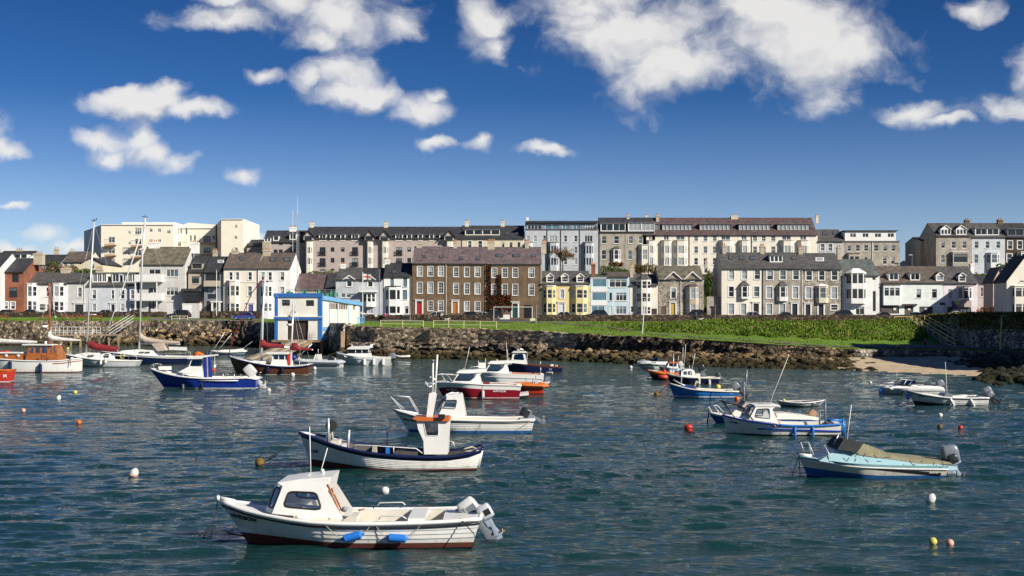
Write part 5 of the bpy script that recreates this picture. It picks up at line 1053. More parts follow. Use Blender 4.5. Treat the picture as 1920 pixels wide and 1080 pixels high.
def smoothloop(pts, r=0.25, n=4):
 """round the corners of a closed outline"""
 out = []; k = len(pts)
 for i in range(k):
  p0, p1, p2 = Vector(pts[i - 1]), Vector(pts[i]), Vector(pts[(i + 1) % k])
  a = p1.lerp(p0, r); b = p1.lerp(p2, r)
  for j in range(n + 1):
   t = j / n; out.append(tuple(a.lerp(p1, t).lerp(p1.lerp(b, t), t)))
 return out
SPLIT = {'deck_post', 'windscreen_post', 'mooring_line', 'winch', 'stern_post', 'antenna', 'cover_strap', 'mast', 'rod_rack', 'window_post', 'mooring_chain'}
class Boat:
 def __init__(s, name, label, org, wl, beam, xmid, cat='boat', group=None, yaw=0, roll=0):
  s.org = org; s.yw = org[1] + wl / org[2]; s.Yn = CZ * F / (s.yw - HY); s.B = beam; s.Yc = s.Yn + beam * 0.42
  s.xm = org[0] + xmid / org[2]; s.X0 = PX(s.xm, s.Yn)
  s.root = empty(name, (s.X0, s.Yc, 0), label, cat, group, rz=R(yaw), rx=R(roll)); s.px = s.Yn / F
 def P(s, x, y, dy):
  Y = s.Yc + dy; return (PX(s.org[0] + x / s.org[2], Y) - s.X0, PZ(s.org[1] + y / s.org[2], Y))
 def P3(s, x, y, dy): a = s.P(x, y, dy); return (a[0], dy, a[1])
 def bfun(s, t):
  tm = s.tm
  if t < tm: return s.B / 2 * max(0.0, 1 - (1 - t / tm) ** s.pw) ** 0.85
  return s.B / 2 * (1 - (1 - s.tr) * ((t - tm) / (1 - tm)) ** 2)
 def hull(s, sheer, stem, stern, mt, boot=B_anti, boot_h=0.12, band=None, band_h=0.0, tm=0.5, pw=2.2, tr=0.85, gw=0.86, strakes=0, keel=0.35, double=False, wband=None, cap=None, flare=1.0, bootbow=None):
  s.tm, s.pw, s.tr, s.gw = tm, pw, tr, gw; s.flare = flare
  if double: s.tr = 0.0
  x0, x1 = sheer[0][0], sheer[-1][0]; pts = []
  for (x, y) in sheer:
   t = (x - x0) / (x1 - x0); pts.append(s.P(x, y, -s.bfun(t)))
  s.sh = pts; s.sx0, s.sx1 = pts[0][0], pts[-1][0]
  s.wx0 = s.P(stem, 0, 0)[0]; s.wx1 = s.P(stern, 0, -s.B * .35)[0]; s.double = double
  N = 30; V = []; mb = MB()
  ts = [i / N for i in range(N + 1)]; ts[0] = 0.0
  fr = [0.0, 0.5, 1.0] if not strakes else [k / strakes for k in range(strakes + 1)]
  grid = []; mts = None
  for t in ts:
   zs = s.zs(t); zb = boot_h if bootbow is None else bootbow + (boot_h - bootbow) * min(1, t / .5); zt = zs - band_h; lv = [(-keel, 0, boot), (0.0, 0, boot), (zb, 0, boot)]
   if wband: lv.append((zb + wband[1], 0, wband[0])); zb += wband[1]
   for i, f in enumerate(fr[1:], 1):
    if strakes: lv.append((zb + (zt - zb) * f, 0.0, mt))
    else: lv.append((zb + (zt - zb) * f, 0, mt))
    if strakes and i < len(fr) - 1: lv.append((zb + (zt - zb) * f + .004, 0.016, mt))
   if band_h: lv.append((zs, 0.0, band))
   grid.append([(s.surf(t, z), o) for z, o, _ in lv]); mts = [m_ for _, _, m_ in lv]
  for sg in (-1, 1):
   for i in range(N):
    for j in range(len(mts) - 1):
     q = []
     for a, b in ((i, j), (i + 1, j), (i + 1, j + 1), (i, j + 1)):
      (x, y, z), o = grid[a][b]; k_ = min(1, a / 3); q.append((x, sg * (y + o * k_), z))
     mb.m(mts[j + 1]).add(q, [(0, 1, 2, 3)])
  if not s.double:
   g = grid[-1]
   for j in range(len(mts) - 1):
    (a, _), (b, _) = g[j], g[j + 1]; mb.m(mts[j + 1]).add([(a[0], -a[1], a[2]), (a[0], a[1], a[2]), (b[0], b[1], b[2]), (b[0], -b[1], b[2])], [(0, 1, 2, 3)])
  s.hobj = mb.build('hull', None, s.root, smooth=True, autosmooth=25)
  return s
 def zs(s, t):
  x = s.sx0 + (s.sx1 - s.sx0) * t
  for (a, b), (c, d) in zip(s.sh, s.sh[1:]):
   if x <= c + 1e-6: return b + (d - b) * (x - a) / max(1e-6, c - a)
  return s.sh[-1][1]
 def surf(s, t, z):
  zs = s.zs(t); h = z / zs; xs = s.sx0 + (s.sx1 - s.sx0) * t; xw = s.wx0 + (s.wx1 - s.wx0) * t
  x = xw + (xs - xw) * max(h, -0.35); b = s.bfun(t)
  g0 = s.gw * min(1, (0.18 + t * 2.2)) * (1 if not s.double else min(1, 0.18 + (1 - t) * 2.2))
  if z >= 0: y = b * (g0 + (1 - g0) * (h ** (0.9 + 0.6 * max(0, .4 - t))))
  else: y = b * g0 * max(0.0, 1 + z / 0.36) ** 0.6
  return (x, y, z)
 def tz(s, x, z):
  """station for a local x at height z"""
  lo, hi = 0.0, 1.0
  for _ in range(25):
   m_ = (lo + hi) / 2
   if s.surf(m_, z)[0] < x: lo = m_
   else: hi = m_
  return (lo + hi) / 2
 def side(s, x, y):
  """raw picture point -> point on the near hull side, with tangent and normal"""
  dy = -s.B / 2
  for _ in range(4):
   lx, lz = s.P(x, y, dy); lz = max(0.02, min(lz, s.zs(s.tz(lx, .2)) * .98)); t = s.tz(lx, lz); dy = -s.surf(t, lz)[1]
  p = Vector(s.surf(t, lz)); p.y = -p.y; q = Vector(s.surf(min(1, t + .04), lz)); q.y = -q.y; u = Vector(s.surf(t, min(lz + .1, s.zs(t)))); u.y = -u.y
  tx = (q - p).normalized(); up = (u - p); n = tx.cross(up).normalized();
  if n.y > 0: n = -n
  return p, tx, n
 def text(s, body, x, y, h, mt, parent=None, ang=0.0, shear=0.0, sx=1.0, off=0.025):
  p, tx, n = s.side(x, y); up = n.cross(tx) * -1
  if up.z < 0: up = -up
  c, sn = math.cos(ang), math.sin(ang); a = tx * c + up * sn; b = up * c - tx * sn
  M_ = Matrix((( a.x, b.x, n.x, p.x + n.x * off), (a.y, b.y, n.y, p.y + n.y * off), (a.z, b.z, n.z, p.z + n.z * off), (0, 0, 0, 1)))
  size = h / s.org[2] * s.px * 1.35
  return text_obj(body, size, M_, mt, parent or s.hobj, shear=shear, sx=sx)
 def line(s, t0, t1, dz=0.0, out=0.0, n=24, sg=-1):
  r_ = []
  for i in range(n + 1):
   t = t0 + (t1 - t0) * i / n; z = s.zs(t) + dz; p = s.surf(t, z); r_.append((p[0], sg * (p[1] + out), z))
  return r_
 def strake(s, mt, r=0.035, dz=-0.03, name='rubbing_strake', t0=0.0, t1=1.0, out=0.01):
  mb = MB(); a = s.line(t0, t1, dz, out); b = s.line(t0, t1, dz, out, sg=1)
  mb.tube(a, r, 6); mb.tube(b, r, 6)
  if t1 >= 1.0 and not s.double: mb.tube([a[-1], b[-1]], r, 6)
  return mb.build(name, mt, s.root, smooth=True)
 def deck(s, c0, c1, mt, floor=B_floor, fz=0.15, cw=0.16, crown=0.05, liner=None, stern_deck=True):
  """decks fore and aft of an open cockpit between stations c0 and c1"""
  mb = MB().m(mt); N = 12
  def strip(ta, tb):
   pr = None
   for i in range(N + 1):
    t = ta + (tb - ta) * i / N; z = s.zs(t) - 0.012; p = s.surf(t, z); y = max(0.0, p[1] - .012); rw_ = [(p[0], -y, z), (p[0], -y * .5, z + crown * .75), (p[0], 0, z + crown), (p[0], y * .5, z + crown * .75), (p[0], y, z)]
    if pr:
     for k in range(4): mb.add([pr[k], rw_[k], rw_[k + 1], pr[k + 1]], [(0, 1, 2, 3)])
    pr = rw_
  if c0 > 0.01: strip(0.0, c0)
  if c1 < 0.99 and stern_deck: strip(c1, 1.0)
  lm = liner or mt; pr = None; fl = MB().m(floor)
  if c1 > c0:
   for i in range(N + 1):
    t = c0 + (c1 - c0) * i / N; z = s.zs(t) - .008; p = s.surf(t, z); y = p[1] - .012; yi = max(0.02, p[1] - cw)
    yb = max(.01, min(yi * .96, s.surf(s.tz(p[0], fz), fz)[1] - .06)); for_ = (p[0], y, yi, z, yb)
    if pr:
     for sg in (-1, 1):
      mb.m(mt).add([(pr[0], sg * pr[1], pr[3]), (for_[0], sg * y, z), (for_[0], sg * yi, z), (pr[0], sg * pr[2], pr[3])], [(0, 1, 2, 3)])
      mb.m(lm).add([(pr[0], sg * pr[2], pr[3]), (for_[0], sg * yi, z), (for_[0], sg * yb, fz), (pr[0], sg * pr[4], fz)], [(0, 1, 2, 3)])
     fl.add([(pr[0], -pr[4], fz), (for_[0], -yb, fz), (for_[0], yb, fz), (pr[0], pr[4], fz)], [(0, 1, 2, 3)])
    if i in (0, N): mb.m(lm).add([(p[0], -yi, z + (crown * .6 if i == 0 else 0)), (p[0], yi, z + (crown * .6 if i == 0 else 0)), (p[0], yb, fz), (p[0], -yb, fz)], [(0, 1, 2, 3)])
    pr = for_
   if len(fl.f): fl.build('cockpit_floor', None, s.root)
  return mb.build('deck', None, s.root)
 def cabin(s, prof, w0, w1, mt, wins=(), front=(), open_back=True, name='cabin', gm=None, frm=B_black, rr=0.22, back_wins=(), fw=0.018, cant=0, cn=0):
  """prof: raw outline from front-bottom, over the roof, to back-bottom; w0/w1 half widths at the bottom and top"""
  gm = gm or GLS; q0 = [s.P(x, y, -w0) for x, y in prof]; zmin = min(p[1] for p in q0); zmax = max(p[1] for p in q0)
  def wz(z): return w0 + (w1 - w0) * max(0, min(1.15, (z - zmin) / (zmax - zmin)))
  def L3(x, y):
   dy = -w0
   for _ in range(3): a = s.P(x, y, dy); dy = -wz(a[1])
   return (a[0], dy, a[1])
  Q = [L3(x, y) for x, y in prof]; mb = MB().m(mt); holes = [smoothloop([L3(x, y) for x, y in wl], rr) for wl in wins]
  mir = lambda p: (p[0], -p[1], p[2]); n = len(Q); fh = []
  S_ = [(p[0] + cant, p[1], p[2]) if i < cn else p for i, p in enumerate(Q)]; C_ = [(p[0], p[1] * .5, p[2]) if i < cn else p for i, p in enumerate(Q)]
  mb.fillpoly([S_] + holes); mb.fillpoly([[mir(p) for p in S_]] + [[mir(p) for p in h] for h in holes])
  def quad_with(quad, us, v0, v1):
   a, b, c, d = [Vector(p) for p in quad]
   def at(u, v): p0 = a.lerp(d, u); p1 = b.lerp(c, u); return tuple(p0.lerp(p1, v))
   hl = [smoothloop([at(u0, v0), at(u1, v0), at(u1, v1), at(u0, v1)], rr) for u0, u1 in us]; mb.fillpoly([quad] + hl); fh.extend(hl)
  for i in range(n - 1):
   if open_back and i == n - 2: continue
   hs = [f for f in front if f[0] == i]; cf = cant and i + 1 < cn
   quad = [C_[i], C_[i + 1], mir(C_[i + 1]), mir(C_[i])]
   if cant and i == cn - 1: mb.poly([C_[i], S_[i], Q[i + 1], mir(Q[i + 1]), mir(S_[i]), mir(C_[i])]); continue
   if hs:
    _, k, mg, v0, v1 = hs[0]
    if cf: k = 1
    quad_with(quad, [(mg / 2 + (1 - mg / 2) * j / k + mg / 4, mg / 2 + (1 - mg / 2) * (j + 1) / k - mg / 2) for j in range(k)], v0, v1)
   else: mb.poly(quad)
   if cf:
    for f_ in (lambda p: p, mir):
     q4 = [f_(p) for p in (S_[i], S_[i + 1], C_[i + 1], C_[i])]
     if hs: quad_with(q4, [(.16, .84)], v0, v1)
     else: mb.poly(q4)
  cab = mb.build(name, None, s.root)
  for h in holes + [[mir(p) for p in h] for h in holes] + fh:
   w_ = MB().tube(list(h) + [h[0], h[1]], fw, 5, cap=False).build('cabin_window', frm, s.root)
   MB().fillpoly([h]).build('pane', gm, w_)
  return cab
 def poles(s, name, segs, r, mt, mirror=False, n=6, smooth=True):
  """segs: polylines of raw (x, y, dy); dy as a share of the half beam"""
  if name in ('antenna', 'rigging'): r *= .62; n = 5
  if name in SPLIT and len(segs) > 1:
   for sg in segs: o = s.poles(name, [sg], r / (.62 if name == 'antenna' else 1), mt, mirror, n, smooth)
   return o
  mb = MB()
  for sg in segs:
   pts = [s.P3(x, y, d * s.B / 2) for x, y, d in sg]; mb.tube(pts, r, n)
   if mirror: mb.tube([(p[0], -p[1], p[2]) for p in pts], r, n)
  return mb.build(name, mt, s.root, smooth=smooth)
 def block(s, name, prof, y0, y1, mt, y0b=None, y1b=None, bevel=0.0):
  p = [s.P(x, y, (y0 + y1) / 2) for x, y in prof]; o = MB().m(mt).prism(p, y0, y1, y0b, y1b).build(name, None, s.root)
  if bevel:
   m_ = o.modifiers.new('bevel', 'BEVEL'); m_.width = bevel; m_.segments = 2; m_.limit_method = 'ANGLE'
  return o
 def motor(s, x, y, size, tilt, cowl, leg=None, dy=0.0, logo=None, stripe=None):
  """outboard clamped at a raw point; size 1 = a 1.1 m engine; tilt swings the leg aft and up"""
  leg = leg or B_motork; k = size * .74; p = s.P3(x, y, dy); T = Matrix.Translation(p) @ Matrix.Rotation(-R(tilt), 4, 'Y') @ Matrix.Scale(k, 4)
  def rb(b, secs, n=10):
   vs = []; fs = []
   for (z, cx, lx, ly) in secs:
    for j in range(n): a = 2 * math.pi * j / n; c, q = math.cos(a), math.sin(a); e = 0.42; vs.append((cx + lx * (abs(c) ** e) * (1 if c > 0 else -1), ly * (abs(q) ** e) * (1 if q > 0 else -1), z))
   for i in range(len(secs) - 1):
    for j in range(n): u = (j + 1) % n; fs.append((i * n + j, i * n + u, (i + 1) * n + u, (i + 1) * n + j))
   fs.append(tuple(range(n - 1, -1, -1))); fs.append(tuple((len(secs) - 1) * n + j for j in range(n))); b.add(vs, fs)
  mb = MB(); mb.T = T; rb(mb, [(-0.78, .18, .10, .012), (-0.60, .16, .13, .02), (-0.52, .18, .12, .04), (-0.3, .16, .075, .04), (0.0, .16, .085, .06), (0.05, .17, .19, .13), (0.075, .17, .25, .18), (0.12, .17, .25, .18)]); rb(mb, [(-.62, .02, .01, .02)] + [(-.60, .02, .02, .02)])
  mb.add(*[( [(0.0, -.06, -.22), (.1, -.06, -.22), (.1, .06, -.22), (0, .06, -.22), (-.02, -.09, .08), (.12, -.09, .08), (.12, .09, .08), (-.02, .09, .08)], [(0, 3, 2, 1), (4, 5, 6, 7), (0, 1, 5, 4), (1, 2, 6, 5), (2, 3, 7, 6), (3, 0, 4, 7)])][0])
  mb.tube([(.02, 0, -.60), (.12, 0, -.62), (.3, 0, -.62), (.38, 0, -.60)], [.02, .055, .055, .03], 8)
  mo = mb.build('outboard_motor', leg, s.root, smooth=True, autosmooth=40)
  mb = MB(); mb.T = T; mb.m(cowl); rb(mb, [(0.10, .17, .20, .15), (0.16, .17, .245, .175), (0.42, .17, .235, .17), (0.53, .16, .22, .155), (0.58, .15, .18, .12)], 20)
  cw_ = mb.build('cowl', None, mo, smooth=True, autosmooth=35)
  if stripe:
   b2 = MB(); b2.T = T; b2.m(stripe); b2.box(.10, .34, -.178, .178, .18, .40); b2.build('cowl_panel', None, mo)
  mb = MB(); mb.T = T; mb.tube([(.36, 0, -.60), (.46, 0, -.60)], .035, 8)
  for q in range(3):
   a = q * 2.094 + .4; d = Vector((0, math.cos(a), math.sin(a))); e = d.cross(Vector((1, 0, 0)))
   c = Vector((.41, 0, -.60)); v = [c + d * .03 + e * .02, c + d * .09 + e * .07 + Vector((.03, 0, 0)), c + d * .155 + e * .03, c + d * .15 - e * .04 - Vector((.02, 0, 0)), c + d * .07 - e * .05 - Vector((.03, 0, 0))]
   mb.poly(v)
  mb.build('propeller', B_prop if leg != B_motork else B_motork, mo)
  if logo:
   M_ = T @ Matrix.Translation((.17 - .13, -.19, .30)) @ Matrix.Rotation(R(90), 4, 'X') @ Matrix.Rotation(R(90), 4, 'Z'); text_obj(logo, .085, M_, B_black, mo, ext=.003)
  return mo
 def fender(s, x, y, ln, rad, mt, label, ang=90, tie=None, group=None, floaty=0):
  p, tx, n = s.side(x, y); c = s.root.matrix_basis @ (p + n * (rad + .01)) if False else (Matrix.Translation(s.root.location) @ (p + n * (rad + .012)))
  root = empty('boat_fender', c, label, 'fender', group); d = Vector((math.cos(R(ang)), 0, math.sin(R(ang)))); L_ = ln / 2
  mb = MB(); ts = [(-1.0, .25), (-.93, .7), (-.8, 1), (.8, 1), (.93, .7), (1.0, .25)]
  mb.tube([d * (L_ * t) for t, _ in ts], [rad * r_ for _, r_ in ts], 12); mb.tube([d * L_, d * (L_ + rad * .6)], rad * .22, 6); mb.tube([d * -L_, d * (-L_ - rad * .6)], rad * .22, 6)
  mb.build('float_body', mt, root, smooth=True, autosmooth=40)
  tb_ = MB()
  for tx_, ty_ in (tie or []):
   q, _, _ = s.side(tx_, ty_); w = s.root.location + q - Vector(c); w.y -= 0.02
   e_ = d * (L_ + rad * .5) if (w - d * L_).length < (w + d * L_).length else d * (-L_ - rad * .5)
   tb_.tube([e_, w], .008, 4)
  if not tie:
   t = s.tz(s.P(x, y, -s.B / 2)[0], .3); w = Vector(s.surf(t, s.zs(t))); w.y = -w.y; w = s.root.location + w - Vector(c); tb_.tube([d * (L_ + rad * .5), Vector((0, w.y - .01, w.z))], .008, 4)
  tb_.build('tie_line', B_rope, root)
  return root
G1 = 'moored boats in the harbour'
I = (0, 0, 1)
z1 = (380, 840, 5.143)
def mooring(b, x, y, pts, label='x'):
 """a line from the boat down into the water"""
 b.poles('mooring_line', [[(x, y, 0)] + [(a, c, 0) for a, c in pts]], .014, B_dline, n=4)
# ---- 1 front boat
b = Boat('cabin_boat', 'large white open cabin boat nearest the camera, HI-ELBOW on its bow, two engines aft', I, 1028.5, 2.05, 660, group=G1)
b.hull([(410, 938), (430, 945), (458, 955), (497, 964), (535, 971), (580, 977), (640, 980.5), (700, 981), (790, 979), (850, 976), (901, 971)], 463, 885, B_white, B_anti, 0.11, strakes=5, tr=.84, gw=.80, pw=2.0, tm=.52, bootbow=.20)
b.strake(B_black, .028, -0.11, 'rubber_strip'); b.strake(B_white, .045, -0.02, 'gunwale')
b.deck(.30, .86, B_white, B_floor, .22, .24, .03, liner=B_cream)
b.cabin([(491, 963), (511, 912), (520, 905), (560, 899), (622, 894), (615, 921), (644, 974)], .78, .60, B_white, wins=[[(541, 922), (593, 924), (603, 956), (532, 950)]], front=[(0, 2, .16, .18, .9)], rr=.2, fw=.022, cant=.21, cn=2)
b.block('cabin_roof_edge', [(531, 901.5), (560, 896.5), (624, 891), (623, 896), (560, 901), (532, 905)], -.62, .62, B_white)
b.poles('windscreen_post', [[(614, 908, -.62), (637, 962, -.66)], [(618, 908, .4), (641, 958, .5)]], .02, B_wood)
b.poles('antenna', [[(583, 896, -.1), (580.5, 800, -.1)], [(598, 896, .2), (614, 840, .25)], [(574, 896, -.1), (583, 888, -.1)]], .016, B_white); b.poles('aerial_mount', [[(603, 895, .25), (606, 884, .2), (604, 880, .2)]], .035, B_white)
b.block('seat_locker', [(644, 965), (672, 965), (672, 976), (644, 976)], -.3, .3, B_cream); b.block('thwart', [(770, 962), (800, 962), (800, 972), (770, 972)], -.74, .74, B_white)
b.block('hauler', [(646, 955), (656, 950), (662, 953), (660, 964), (648, 964)], -.5, -.3, B_steel, bevel=.02); b.poles('hauler_wheel', [[(645.5, 955, -.52), (645.5, 955, -.62)]], .06, B_motorg, n=12)
b.poles('hand_rail', [[(710, 974, -.93), (714, 968, -.93), (755, 968, -.93), (762, 973, -.93)], [(708, 948, .9), (712, 942.5, .9), (755, 942, .9), (760, 947, .9)]], .014, B_steel)
b.poles('bow_fairlead', [[(409, 938, -.02), (409, 932, 0), (409, 938, .02)], [(413, 934, 0), (440, 940, 0)]], .045, B_white)
b.poles('tiller_handle', [[(672, 957, .2), (684, 954, .2)]], .02, B_wood)
b.text('HI-ELBOW', 459, 969.5, 10, B_black, ang=R(-7), sx=1.0, off=.035);
b.motor(884, 980, 1.14, 36, B_motorw, B_motorg, .05, 'SUZUKI', stripe=B_motorg)
b.motor(910, 978, .8, 28, B_alu, B_motorb, -.35, stripe=B_motork)
b.poles('steering_link', [[(884, 958, .1), (868, 952, .2), (855, 956, .3)]], .02, B_rope); b.poles('mooring_line', [[(409, 940, 0), (400, 975, -.1), (386, 995, -.1), (371, 1006, -.1)], [(862, 972, -.86), (888, 1000, -1.2), (897, 1028, -1.4)]], .011, B_dline, n=4)
b.poles('mooring_chain', [[(463, 1006, 0), (430, 1000, -.1), (388, 995, -.2), (380, 1010, -.2)], [(398, 996, -.1), (395, 1012, -.1)]], .017, B_dline, n=5)
b.fender(662, 1002, .40, .085, B_fblue, 'bright blue fender nearer the bow of the large white cabin boat', ang=14, tie=[(604, 977), (697, 981)]); b.fender(745, 1005, .40, .085, B_fblue, 'bright blue fender nearer the engines of the large white cabin boat', ang=-4, tie=[(701, 981), (792, 979)])
# ---- 2 fishing boat
z3 = (540, 740, 5.053)
b = Boat('fishing_boat', 'white fishing boat with navy gunwale and aft wheelhouse under an orange roof', I, 883, 2.3, 735, 'fishing boat', G1)
b.hull([(562, 812), (585, 820), (615, 831), (640, 839), (680, 848), (720, 853), (760, 856), (800, 857.5), (840, 857), (880, 851), (904, 842)], 584, 893, B_white, B_anti, .05, band=B_navy, band_h=.13, strakes=6, tr=.62, tm=.5, gw=.84, bootbow=.28)
b.strake(B_navy, .055, .0, 'gunwale'); b.deck(.14, .93, B_navy, B_dfloor, .28, .17, .03, liner=B_dfloor)
b.cabin([(795, 852), (794, 827), (784, 805), (781, 790), (842, 788), (839, 852)], .52, .50, B_white, wins=[[(794, 792.5), (822, 792.5), (822, 817), (799, 817)]], front=[(1, 2, .15, .1, .9), (2, 2, .15, .1, .9)], open_back=False, name='wheelhouse', rr=.15, frm=B_grey)
b.block('wheelhouse_roof', [(776, 782), (779, 780.5), (842, 781), (844, 783.5), (844, 787), (785, 786.5)], -.6, .6, B_orange, bevel=.02)
b.block('roof_box', [(822, 777), (834, 777), (834, 785), (822, 785)], -.72, -.5, B_black); b.block('gantry', [(800, 782), (805, 737), (814, 735), (819, 739), (811, 782)], -.14, .14, B_white, -.09, .09)
b.poles('mast', [[(811, 738, .0), (812, 676, .0)], [(815.5, 738, .1), (820, 665, .1)], [(806, 707, 0), (817, 712, .1)]], .03, B_white); b.poles('mast_cap', [[(812, 680, 0), (812, 674, 0)]], .05, B_motorg)
b.poles('hand_rail', [[(660, 841, -.9), (668, 834, -.92), (705, 836, -.95), (780, 841, -.95), (792, 850, -.9)], [(738, 837, -.95), (738, 850, -.95)], [(700, 832, .9), (790, 826, .9)], [(762, 826, .9), (762, 838, .9)], [(842, 826, .6), (850, 830, .6), (852, 838, .6)]], .018, B_steel)
b.poles('deck_post', [[(616, 829, -.5), (616, 784, -.5)], [(652, 842, -.8), (655, 806, -.8)], [(618, 826, .3), (622, 792, .3)], [(725, 838, .9), (726, 810, .9)]], .035, B_alu)
b.poles('net_hauler', [[(621, 798, .18), (621, 798, .5)]], .19, B_black, n=14, smooth=False); b.poles('net_hauler_stand', [[(621, 800, .3), (624, 828, .3)], [(613, 795, .6), (630, 795, .6)]], .04, B_rope)
b.block('fish_box', [(622, 825), (638, 824), (638, 834), (622, 834)], -.3, .35, B_cream); b.block('fish_box', [(642, 832), (652, 832), (652, 838), (642, 838)], -.2, .3, B_white); b.block('deck_barrel', [(724, 838), (731, 838), (731, 850), (724, 850)], .1, .4, B_fblue, bevel=.03)
b.block('net_float', [(699, 835), (706, 835), (707, 848), (698, 848)], -.7, -.5, B_rope, bevel=.05); b.block('engine_box', [(742, 845), (785, 845), (785, 852), (742, 852)], -.4, .4, B_dfloor); b.poles('bow_roller', [[(562, 811, 0), (575, 812, .1), (590, 817, .2)]], .045, B_alu)
b.poles('rudder', [[(904, 842, 0), (896, 880, 0)]], .05, B_alu); b.poles('stern_rope', [[(870, 842, -.5), (885, 838, -.3), (893, 842, 0), (896, 860, -.45)], [(872, 846, -.3), (890, 845, 0)]], .03, B_rope)
p_, t_, n_ = b.side(581, 843); q_ = b.side(596, 845)[0]; MB().poly([tuple(v + n_ * .015 + Vector((0, 0, z))) for v, z in ((p_, -.07), (q_, -.07), (q_, .07), (p_, .07))]).build('number_plate', B_navy, b.hobj); b.text('CE 1', 588, 843.2, 5, B_white, ang=R(-3), off=.04); b.poles('mooring_line', [[(562, 815, 0), (540, 838, 0), (500, 860, 0)]], .012, B_dline, n=4)
# ---- 3 white cabin boat with blue boot
b = Boat('cabin_boat', 'white clinker cabin boat with blue boot stripe behind the fishing boat mast', I, 813, 2.0, 875, group=G1)
b.hull([(738, 768), (753, 772), (780, 779.5), (810, 784.5), (842, 787), (900, 788.5), (950, 789), (1002, 787)], 767, 996, B_white, B_antib, .12, strakes=5, tr=.86, gw=.82)
b.strake(B_black, .022, -.10, 'rubber_strip'); b.strake(B_white, .04, -.01, 'gunwale'); b.deck(.34, .9, B_white, B_floor, .25, .2, .03, liner=B_cream)
b.cabin([(812, 781), (829, 746), (836, 741), (864, 739), (866, 742), (873, 784)], .76, .6, B_white, wins=[[(833, 751), (857, 750), (853, 767), (825, 765)]], front=[(0, 2, .16, .3, .92)], rr=.2, cant=.2, cn=2)
b.poles('roof_clutter', [[(836, 740, -.3), (848, 736, -.1), (858, 738, .1)], [(840, 740, .3), (860, 736, .4)]], .03, B_steel)
b.poles('pulpit', [[(753, 768, -.2), (731, 742, -.15), (731, 742, .15), (757, 766, .2)], [(731, 742, -.15), (766, 745, -.35), (783, 773, -.62)], [(731, 742, .15), (768, 744, .35), (785, 771, .62)]], .016, B_steel)
b.text('Moon Dust', 768, 787, 4.5, B_black, ang=R(-8), shear=.25)
b.motor(993, 785, 1.15, 62, B_motork, B_motorg); b.poles('hull_rope', [[(1000, 787, -.9), (978, 800, -.98), (978, 820, -.98)], [(903, 790, -.98), (897, 815, -.98)]], .01, B_rope, n=4)
# ---- 4 red boat
b = Boat('motor_boat', 'dark red and white motor boat with raked windscreen and bow rail', I, 748, 2.4, 895, 'motor boat', G1)
b.hull([(816, 718), (835, 716.5), (860, 717.5), (890, 719.5), (910, 721), (940, 721.5), (968, 722), (977, 723)], 832, 974, B_red, B_red, .05, band=B_white, band_h=.30, tr=.9, gw=.86, tm=.45, wband=(B_white, .035))
b.strake(B_white, .04, -.02, 'gunwale'); b.deck(.56, .95, B_white, B_floor, .3, .2, .10, liner=B_white)
b.cabin([(849, 715.5), (860, 698), (908, 696), (899, 704), (902, 719)], .92, .74, B_white, wins=[[(852, 714), (863, 699), (894, 698), (890, 707), (881, 714.5)]], front=[(0, 2, .08, .1, .92)], rr=.12, fw=.015, open_back=True)
b.block('cabin_roof', [(856, 698.5), (861, 694), (905, 691), (914, 692), (911, 697), (880, 699)], -.85, .85, B_white, -.75, .75, bevel=.02)
b.poles('antenna', [[(871, 693, -.3), (880.5, 650, -.3)], [(866, 694, -.3), (871, 690, -.3)], [(897, 693, .2), (897, 676, .2)], [(910, 692, .3), (910.5, 672, .3)]], .022, B_white); b.block('radar_board', [(897, 680), (911, 680), (911, 690), (897, 690)], .1, .3, B_white)
b.poles('pulpit', [[(820, 717, -.1), (806, 707, -.1), (806, 707, .1)], [(806, 706, -.15), (827, 702, -.5), (860, 703, -.8)], [(827, 702, -.5), (835, 714, -.7)], [(838, 703, -.6), (848, 715, -.8)], [(806, 706, .15), (827, 701, .5), (858, 702, .8)]], .018, B_steel)
b.poles('roof_rail', [[(880, 692, -.6), (884, 688, -.6), (900, 687, -.6)]], .018, B_steel); b.poles('anchor', [[(818, 720, 0), (798, 719, 0), (795, 722, 0)], [(797, 716, 0), (803, 726, 0), (810, 724, 0)]], .07, B_alu)
b.block('swim_platform', [(974, 737), (991, 735), (991, 739), (974, 741)], -1.0, 1.0, B_white); b.block('cockpit_seat', [(903, 717), (918, 716), (918, 721), (903, 721)], -.6, .5, B_sailr); b.poles('cockpit_rail', [[(905, 720, -.95), (935, 719, -.97), (968, 720.5, -.95)]], .025, B_wood)
b.text('TREY-JUDE II', 847, 730.5, 3.2, B_white, ang=R(-2)); b.text('ARVOR', 936, 733.5, 3.6, B_white, sx=1.5, shear=.2, ang=R(-2))
b.fender(905.5, 738, .42, .09, B_white, 'white fender hanging amidships on the dark red motor boat')
